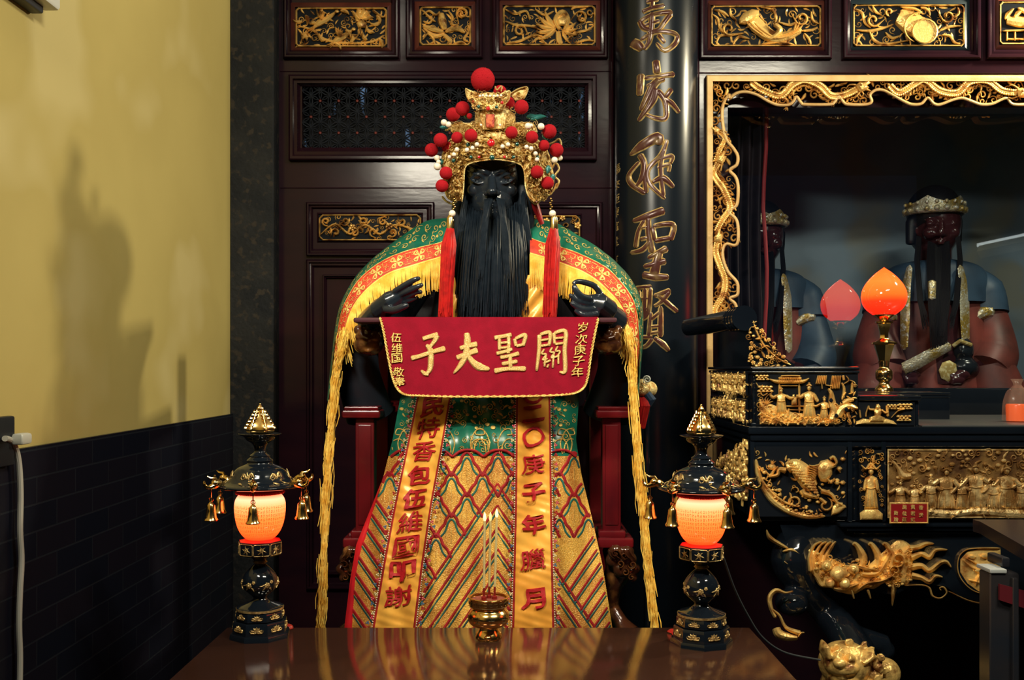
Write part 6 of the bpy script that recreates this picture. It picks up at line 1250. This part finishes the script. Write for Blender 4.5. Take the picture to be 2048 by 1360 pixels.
BGM = [MB() for _ in range(4)]
for pts, wd in BG:
    xm = sum(p[0] for p in pts) / len(pts); m = BGM[(xm > 790) + (xm > 1037) + (xm > 1272)]
    ws = wd if isinstance(wd, list) else [wd, wd]
    m.stroke([U(*p) for p in pts], [a / 3.012 + .6 for a in ws], bn, .004, 0, ends=.6, dome=(0, .9, 1, .9, 0), lift=.0008)
for m in BGM: m.build('large_character', glitter, BN)
for ch, x, y in zip('岁次庚子年', (1166, 1163, 1160, 1157, 1155), (655, 678, 699, 722, 744)): m = MB(); write(m, ch, x, y, 24, 20, lambda x, y, w=0.0: bn(x, y, w + .0015), .003, 0, rise=.12, bold=.004); m.build('small_character', thread, BN)
for ch, x, y in zip('伍维国敬奉', (792, 794, 794, 797, 800), (675, 696, 716, 744, 763)): m = MB(); write(m, ch, x, y, 22, 19, lambda x, y, w=0.0: bn(x, y, w + .0015), .003, 0, rise=.05, bold=.02 if ch == '奉' else .004); m.build('small_character', thread, BN)
m = MB(); m.box(P(710, 0, 2.60).x, P(1232, 0, 2.60).x, 2.575, 2.70, P(0, 646, 2.6).z, P(0, 636, 2.6).z, .004); m.build('support_rail', mat('maroon_cloth_rail', (.05, .006, .012), .7), BN)
# ------------------------------------------------------------------ ornament peeping out right of the cape
OR = thing('wall_ornament', (P(1294, 0, 3.0).x, 3.0, 0), 'small gold ball ornament with white spiral and red plume right of the cape', 'ornament')
m = MB(); m.ball(P(1284, 775, 3.0), .026, 18); m.ball(P(1299, 778, 3.02), .024, 16); m.build('gold_ball', gold_fil, OR)
m = MB(); curl(m, 1294, 759, 9, 3.2, plane(2.97), .008, 1.8, 1.6); m.build('spiral', mat('white_wire', (.6, .6, .55), .4), OR)
m = MB(); rd = random.Random(4)
for i in range(160):
    a = rd.uniform(-1, 1); m.tube([P(1284 + a * 6, 790, 3.0), P(1290 + a * 9, 812, 2.99 + rd.uniform(-.01, .01)), P(1282 + a * 8, 850 + rd.uniform(-8, 8), 3.0)], [.002, .003, .001], 4, caps=False)
m.build('red_plume', tred, OR)
m = MB(); m.tube([P(1292, 785, 3.0), P(1302, 800, 3.0), P(1298, 812, 3.0)], [.012, .016, .006], 10); m.build('blue_plume', mat('navy_plume', (.01, .03, .07), .8), OR)
m = MB(); m.tube([V((P(1294, 0, 3.0).x, 3.03, 0)), P(1294, 790, 3.03)], .008, 10); m.build('stem', lacq, OR)
# ------------------------------------------------------------------ lantern lamps
lampblk = mat('black_porcelain', (.006, .009, .014), .09, 0, coat=.4); lampgold = mat('gilt_transfer', (.72, .52, .22), .28, .7, (.4, .26, .1), 120, .4, .6, .4, 300); redplate = mat('red_plate', (.60, .012, .015), .3, em=(1, .01, .01), es=.03)
sc_ = 862.0; zz = lambda y: (1273 - y) / sc_ - 0.0
def paper():
    mt = emis('lamp_shade_glow', [(0, (.9, .016, .003)), (.15, (.97, .052, .006)), (.5, (1, .095, .015)), (.74, (1, .17, .050)), (.90, (1, .25, .13)), (1, (1, .06, .015))], zz(1080), zz(986), 4.0)
    N = mt.node_tree.nodes; L = mt.node_tree.links; b = N['Principled BSDF']; rp = [n for n in N if n.type == 'VALTORGB'][0]
    tc = N.new('ShaderNodeTexCoord'); sp = N.new('ShaderNodeSeparateXYZ'); L.new(tc.outputs['Object'], sp.inputs[0])
    at = N.new('ShaderNodeMath'); at.operation = 'ARCTAN2'; L.new(sp.outputs[0], at.inputs[0]); L.new(sp.outputs[1], at.inputs[1])
    cb = N.new('ShaderNodeCombineXYZ'); m1 = N.new('ShaderNodeMath'); m1.operation = 'MULTIPLY'; m1.inputs[1].default_value = 6.0; m2 = N.new('ShaderNodeMath'); m2.operation = 'MULTIPLY'; m2.inputs[1].default_value = 110.0
    L.new(at.outputs[0], m1.inputs[0]); L.new(sp.outputs[2], m2.inputs[0]); L.new(m1.outputs[0], cb.inputs[0]); L.new(m2.outputs[0], cb.inputs[1])
    bt = N.new('ShaderNodeTexBrick'); bt.offset = 0; bt.inputs['Scale'].default_value = 1; bt.inputs['Brick Width'].default_value = .62; bt.inputs['Row Height'].default_value = 1.0; bt.inputs['Mortar Size'].default_value = .14; bt.inputs['Mortar Smooth'].default_value = .3; L.new(cb.outputs[0], bt.inputs['Vector'])
    nz = N.new('ShaderNodeTexNoise'); nz.inputs['Scale'].default_value = 4.5; nz.inputs['Detail'].default_value = 1; L.new(cb.outputs[0], nz.inputs['Vector'])
    inv = N.new('ShaderNodeMath'); inv.operation = 'SUBTRACT'; inv.inputs[0].default_value = 1; L.new(bt.outputs['Fac'], inv.inputs[1])
    gt = N.new('ShaderNodeMapRange'); gt.inputs[1].default_value = .44; gt.inputs[2].default_value = .54; L.new(nz.outputs['Fac'], gt.inputs[0])
    a = N.new('ShaderNodeMath'); a.operation = 'MULTIPLY'; L.new(inv.outputs[0], a.inputs[0]); L.new(gt.outputs[0], a.inputs[1])
    zr = N.new('ShaderNodeMapRange'); zr.inputs[1].default_value = zz(1012); zr.inputs[2].default_value = zz(1004); zr.inputs[3].default_value = .85; zr.inputs[4].default_value = 0; L.new(sp.outputs[2], zr.inputs[0])
    f = N.new('ShaderNodeMath'); f.operation = 'MULTIPLY'; L.new(a.outputs[0], f.inputs[0]); L.new(zr.outputs[0], f.inputs[1])
    mx = N.new('ShaderNodeMix'); mx.data_type = 'RGBA'; L.new(f.outputs[0], mx.inputs['Factor']); L.new(rp.outputs[0], mx.inputs['A']); mx.inputs['B'].default_value = (.22, .022, .002, 1)
    L.new(mx.outputs['Result'], b.inputs['Emission Color']); return mt
shade_m = paper()
def lamp(X, Y, lab, rot):
    T = thing('lantern_lamp', (X, Y, zTab), lab, 'lamp', 'lantern lamps on the offering table'); c = (X, Y, zTab); r_ = lambda p: p / sc_
    oc = math.pi / 8 + rot
    m = MB()
    for y0, y1, r in ((1273, 1262, 61), (1262, 1238, 55), (1236, 1219, 49)):
        m.lathe([(r_(r), zz(y0)), (r_(r) - .001, zz(y1) - .003), (r_(r - 2.5), zz(y1))], c, 8, ph=oc)
    m.lathe([(r_(46), zz(1219)), (r_(46), zz(1213)), (r_(36), zz(1209)), (r_(20), zz(1203)), (r_(13), zz(1196)), (r_(20), zz(1188)), (r_(32), zz(1176)), (r_(35), zz(1163)), (r_(30), zz(1148)), (r_(18), zz(1134)), (r_(10), zz(1126)), (r_(14), zz(1118)), (r_(22), zz(1112))], c, 48)
    base = m.build('base', lampblk, T)
    m = MB(); m.lathe([(r_(46.6), zz(1218)), (r_(46.8), zz(1214)), (r_(44), zz(1213))], c, 48); m.lathe([(r_(11), zz(1127)), (r_(14.5), zz(1124)), (r_(11), zz(1120))], c, 32)
    for y, R_, w_, h_, n in ((1250, 55, 24, 13, 8), (1228, 49, 20, 9, 8)):
        for k in range(8):
            a = (k + .5) * math.pi / 4 + oc; rr = r_(R_) * math.cos(math.pi / 8); ca, sa = math.cos(a), math.sin(a)
            fq = lambda x, yy, w=0.0: V(c) + V((ca * (rr + w) - sa * x / sc_, sa * (rr + w) + ca * x / sc_, zz(y) + .000 - yy / sc_))
            for i in range(7):
                b_ = math.pi * i / 6; leaf(m, 0, h_ * .35, w_ * .5, -b_, 4.5, fq, .0025, 0, 0)
            flower(m, 0, 0, w_ * .24, fq, .003, 5)
            for sg in (-1, 1): curl(m, sg * w_ * .42, h_ * .12, 3.2, 1.4, fq, .002, 1.2, k, sg)
    for k in range(6):
        a = k * math.pi / 3 + rot
        fq = lambda x, yy, w=0.0: (lambda R2, aa: V(c) + V((math.cos(aa) * (R2 + w), math.sin(aa) * (R2 + w), zz(1164 + yy))))(r_(35 - abs(yy) ** 2 * .016), a + x / 35)
        flower(m, 0, 2, 6.5, fq, .003, 6); flower(m, 10, -4, 4, fq, .002, 5); leaf(m, -4, 0, 12, 2.6, 3, fq, .002); leaf(m, -3, 5, 9, 2.0, 3, fq, .002); leaf(m, 5, 6, 9, .6, 3, fq, .002)
    m.build('gilt_decoration', lampgold, base)
    m = MB(); m.lathe([(r_(20), zz(1112)), (r_(42), zz(1109)), (r_(43.5), zz(1107)), (r_(43.5), zz(1084)), (r_(42), zz(1082))], c, 8, ph=oc + .2)
    col_ = m.build('collar', lampblk, T)
    m = MB()
    for k in range(8):
        a = (k + .5) * math.pi / 4 + oc + .2; rr = r_(43.5) * math.cos(math.pi / 8); ca, sa = math.cos(a), math.sin(a)
        fq = lambda x, yy, w=0.0: V(c) + V((ca * (rr + w) - sa * x / sc_, sa * (rr + w) + ca * x / sc_, zz(1095.5 + yy)))
        gframe(m, -15.5, -11, 15.5, 11, fq, 1.6, .0015, cut=2); flower(m, 0, 0, 5, fq, .0025, 6)
        for q_ in range(6): leaf(m, 0, 1, 10, q_ * 1.05, 2.2, fq, .0015)
    m.build('collar_frets', lampgold, col_)
    m = MB(); m.lathe([(r_(42), zz(1083)), (r_(42.5), zz(1081)), (r_(26), zz(1077.5))], c, 8, ph=oc + .2); m.build('lower_plate', redplate, T)
    m = MB(); m.lathe([(r_(a), zz(y)) for a, y in ((26, 1078), (32, 1073), (39, 1064), (44.5, 1052), (48, 1038), (50, 1022), (50, 1008), (47.5, 998), (42, 990), (38, 987))], c, 56); m.build('lamp_shade', shade_m, T)
    m = MB(); m.lathe([(r_(38), zz(989)), (r_(46), zz(987)), (r_(46), zz(983)), (r_(40), zz(981))], c, 56)
    for k in range(28): a = k * math.pi / 14; m.ball(V(c) + V((math.cos(a) * r_(46.5), math.sin(a) * r_(46.5), zz(985))), .003, 6)
    m.build('upper_ring', redplate, T)
    m = MB(); m.lathe([(r_(a), zz(y)) for a, y in ((40, 981), (60, 977), (80, 974), (84, 970), (80, 967), (68, 963), (58, 955), (52, 944), (44, 936), (33, 931), (26, 928), (24, 924), (26, 921), (22, 917), (19, 914), (20, 911), (12, 905), (11, 898), (15, 888), (27, 880), (31, 874), (41, 869), (41, 867), (30, 868), (10, 870))], c, 72, lob=6, la=.0)
    roof = m.build('roof', lampblk, T)
    m = MB()
    for k in range(6):
        a = k * math.pi / 3 + rot + .2
        fq = lambda x, yy, w=0.0: (lambda t, aa: V(c) + V((math.cos(aa) * (r_(60 + 16 * t) + w * .7), math.sin(aa) * (r_(60 + 16 * t) + w * .7), zz(957 + 9 * t) + w)))(yy / 10, a + x / 64) if yy > 0 else (lambda aa: V(c) + V((math.cos(aa) * (r_(58 + yy * .35) + w), math.sin(aa) * (r_(58 + yy * .35) + w), zz(956 + yy) + w * .4)))(a + x / 60)
        curl(m, -10, -6, 7, 2.2, fq, .0015, 1.4, k); curl(m, 8, -9, 6, 2, fq, .0015, 1.2, k + 2, -1); m.stroke([(-16, -2), (-8, -12), (0, -4), (8, -14), (15, -6)], [2, 4, 5, 4, 2], fq, .002, n=4); leaf(m, -12, -12, 8, .5, 3, fq, .0015); leaf(m, 12, -2, 8, 2.5, 3, fq, .0015)
        for q_ in range(4): leaf(m, 2, -8, 9, q_ * 1.6 + k, 2.6, fq, .0015)
        leaf(m, -14, 4, 12, 0, 3, fq, .001); leaf(m, 6, 3, 11, .2, 2.5, fq, .001)
    m.build('roof_decoration', lampgold, roof)
    m = MB(); zf = zz(869); m.lathe([(r_(8), zf), (r_(23), zf + r_(3)), (r_(26), zf + r_(12)), (r_(20), zf + r_(24)), (r_(11), zf + r_(36)), (r_(6), zf + r_(48)), (r_(6), zf + r_(52)), (r_(1), zf + r_(60))], c, 24, lob=6, la=.10)
    for k in range(6):
        a = k * math.pi / 3 + rot
        for i in range(6): R_ = r_(25 - i * 3.6); zc = zf + r_(12 + i * 6.4); m.tube([V(c) + V((math.cos(a) * R_, math.sin(a) * R_, zc)), V(c) + V((math.cos(a) * (R_ + r_(5)), math.sin(a) * (R_ + r_(5)), zc + r_(1))), V(c) + V((math.cos(a) * (R_ + r_(4)), math.sin(a) * (R_ + r_(4)), zc + r_(5)))], [r_(3.4), r_(2.6), r_(1)], 8)
    for i in range(3): m.ball(V(c) + V((0, 0, zf + r_(48 + i * 6))), r_(4 - i * .8), 10)
    m.build('finial', brass, T, label='gilt flame finial')
    for k in range(6):
        a = k * math.pi / 3 + rot - math.pi / 2; D = lambda rad, y, t=0.0: V(c) + V((math.cos(a) * r_(rad) - math.sin(a) * r_(t), math.sin(a) * r_(rad) + math.cos(a) * r_(t), zz(y)))
        m = MB(); m.tube(cr([tuple(D(76, 966)), tuple(D(86, 962)), tuple(D(96, 966)), tuple(D(106, 968)), tuple(D(113, 962)), tuple(D(113, 955))], 4), [r_(6), r_(8), r_(6.5), r_(4), r_(3), r_(1.5)], 10)
        m.ball(D(92, 961), r_(8), 12); m.tube([D(84, 962), D(92, 951), D(102, 950), D(108, 946)], [r_(4), r_(3.5), r_(2.5), r_(1)], 8)
        hk = m.build('roof_hook', brass, T)
        m = MB(); bc = D(100, 1033); m.lathe([(r_(13), 0), (r_(14), r_(2)), (r_(11), r_(7)), (r_(9), r_(20)), (r_(8), r_(30)), (r_(4), r_(35)), (r_(2), r_(37))], bc, 20)
        m.tube([bc + V((0, 0, r_(36))), D(100, 968)], r_(1.2), 6); m.tube([bc + V((r_(4) * math.cos(q_), 0, r_(41) + r_(4) * math.sin(q_))) for q_ in [i * .7 for i in range(10)]], r_(.9), 6)
        m.build('bell', brass, hk)
    return T
lx = P(519, 0, 2.32).x; L1 = lamp(lx, 2.325, 'lit black and gilt lantern lamp on the left end of the offering table', .12)
rx = P(1402, 0, 2.27).x; L2 = lamp(rx, 2.265, 'lit black and gilt lantern lamp on the right end of the offering table', .30)
m = MB(); m.ball(P(1345, 1268, 2.36), .014, 14, ry=.016, rz=.012); m.tube([P(1345, 1266, 2.36), P(1350, 1272, 2.33)], .006, 8)
m.v = [(p[0], p[1], max(p[2], zTab + .001)) for p in m.v]; m.build('red_plug', mat('red_plastic', (.45, .02, .015), .3), label='small red plug behind the right lantern lamp', cat='plug')
m = MB(); m.ball(P(575, 1256, 2.385), .014, 14, rz=.010); m.v = [(p[0], p[1], max(p[2], zTab + .001)) for p in m.v]; m.build('red_plug', mat('red_plastic_dim', (.30, .02, .015), .3), label='small red plug behind the left lantern lamp', cat='plug')
# lamp flex looping behind the table on the right
m = MB(); m.tube([P(*p) for p in cr([(1440, 1095, 2.42), (1452, 1130, 2.46), (1470, 1180, 2.5), (1495, 1230, 2.55), (1525, 1275, 2.6), (1570, 1305, 2.7), (1640, 1320, 2.85)], 8)], .0028, 8); m.build('power_flex', mat('dark_grey_flex', (.05, .06, .07), .5), label='thin dark power flex hanging behind the right lantern lamp', cat='cable')
# ------------------------------------------------------------------ incense burner and three sticks
bx, by_ = P(977, 0, 2.30).x, 2.30; bz = lambda y: (1282 - y) / 870.; rr = 870.
B = thing('incense_burner', (bx, by_, zTab), 'small polished brass incense burner holding three sticks', 'incense burner')
c = (bx, by_, zTab)
m = MB(); m.lathe([(a / rr, bz(y)) for a, y in ((25, 1281), (27, 1279), (25, 1272), (19, 1262), (20, 1257), (33, 1254), (40, 1246), (41.5, 1236), (38, 1228), (33, 1222), (34, 1218), (39, 1215), (39, 1201), (41, 1198), (39, 1197), (36, 1198), (35, 1204), (5, 1204))], c, 64)
for k in range(3):
    a = k * 2.094 + .5; m.ball(V(c) + V((math.cos(a) * .024, math.sin(a) * .024, .008)), .010, 12, rz=.008)
bb = m.build('bowl', brass, B)
m = MB(); 
for k in range(22):
    a = k * 6.283 / 22; fq = lambda x, y, w=0.0: V(c) + V((math.cos(a + x / 39) * (39 / rr + w), math.sin(a + x / 39) * (39 / rr + w), bz(1208 + y)))
    m.stroke([(-4, 3), (-4, -3), (3, -3), (3, 2), (-1, 2), (-1, -.5)], 1.1, fq, .001, smooth=False, ends=1)
m.stroke([(x, 6) for x in range(0, 250, 4)], 1, lambda x, y, w=0.0: V(c) + V((math.cos(x / 39) * (39 / rr + w), math.sin(x / 39) * (39 / rr + w), bz(1208 + y))), .001, smooth=False)
for k in range(9):
    a = k * 6.283 / 9; fq = lambda x, y, w=0.0: V(c) + V((math.cos(a + x / 41) * (41.2 / rr + w), math.sin(a + x / 41) * (41.2 / rr + w), bz(1237 + y)))
    for p in ([(-5, -5), (5, -5)], [(0, -7), (0, 6)], [(-6, 0), (6, 0)], [(-5, 6), (5, 6)]): m.stroke(p, 1.3, fq, .0012)
m.build('fretwork', mat('dark_patina', (.06, .04, .015), .4, .6), bb)
m = MB(); m.lathe([(0, bz(1205)), (35 / rr, bz(1205)), (34 / rr, bz(1202)), (0, bz(1201.5))], c, 40); m.build('ash', mat('red_sand', (.30, .07, .04), .8, 0, (.20, .05, .03), 200, .4, .6), B)
for i, (x, yt, dy) in enumerate(((968, 1040, -.012), (979, 1042, .006), (991, 1034, -.004))):
    base = V((P(x + (0, -1, -2)[i], 0, 2.30).x, 2.30 + dy, zTab + bz(1203))); top = V((P(x, 0, 2.30).x + (.002, .002, .003)[i], 2.30 + dy, EZ - (yt - CY) * 2.3 / F))
    D_ = top - base; IS = thing('incense_stick', base, ('left', 'middle', 'right')[i] + ' one of three pale electric incense sticks in the brass burner', 'incense stick', 'incense sticks in the burner')
    m = MB(); m.tube([base + D_ * .16, top], .0029, 10); m.build('shaft', mat('cream_stick', (.62, .50, .22), .4), IS)
    m = MB(); m.tube([base, base + D_ * .16], .0026, 10); m.lathe([(.006, 0), (.006, .008), (.003, .01)], base, 12); m.build('red_socket', mat('dark_red_socket', (.20, .012, .010), .3), IS)
    m = MB(); m.lathe([(.0026, 0), (.0040, .006), (.0030, .013), (.0004, .020)], top, 10); m.build('glowing_tip', mat('tip_glow', (1, .8, .4), .4, em=(1, .62, .22), es=2.2 if i != 1 else .5), IS)
# ------------------------------------------------------------------ things on the left wall
def WLp(px, py, d=0.0):
    Y = (XL + d) * F / (px - CX); return V((XL + d, Y, EZ - (py - CY) * Y / F))
FB = thing('wall_box', WLp(125, 28) , 'white wall-mounted appliance box with dark base in the top left corner', 'appliance')
a = WLp(125, 10, .05); 
m = MB(); m.box(XL + .012, XL + .055, 1.55, 2.30, 2.368, 2.75, .008); m.build('cover', mat('white_plastic', (.62, .62, .56), .4), FB)
m = MB(); m.box(XL, XL + .03, 1.55, 2.27, 2.352, 2.7, .004); m.build('back_plate', mat('dark_plastic', (.03, .032, .04), .5), FB)
m = MB(); m.lathe([(.001, 0), (.016, 0), (.016, .002), (.001, .002)], (0, 0, 0), 24); m.v = [(XL + .0555 + v[2], 2.265 + v[0], 2.412 + v[1]) for v in m.v]; m.build('dark_emblem', mat('navy_emblem', (.02, .03, .10), .4), FB)
SO = thing('wall_socket', WLp(-4, 880), 'dark wall socket with white plug at the left edge', 'socket')
m = MB(); p = WLp(2, 878); m.box(XL + .012, XL + .03, p.y - .10, p.y, p.z - .055, p.z + .05, .004); m.build('socket_plate', mat('black_socket', (.012, .014, .018), .4), SO)
m = MB(); p = WLp(8, 877); m.box(XL + .03, XL + .055, p.y - .03, p.y + .012, p.z - .012, p.z + .012, .005); m.build('plug', mat('cream_plug', (.5, .5, .44), .4), SO)
wc = mat('off_white_cable', (.42, .41, .36), .55)
m = MB(); pts = [(10, 877), (20, 880), (31, 896), (38, 930), (41, 990), (40, 1060), (43, 1120), (40, 1180), (38, 1250), (40, 1320), (38, 1420)]
m.tube(cr([tuple(WLp(x, y, .030 if i else .05)) for i, (x, y) in enumerate(pts)], 6), .0062, 10); m.build('white_cable', wc, label='thick white cable hanging down the dark brick wainscot at left', cat='cable')
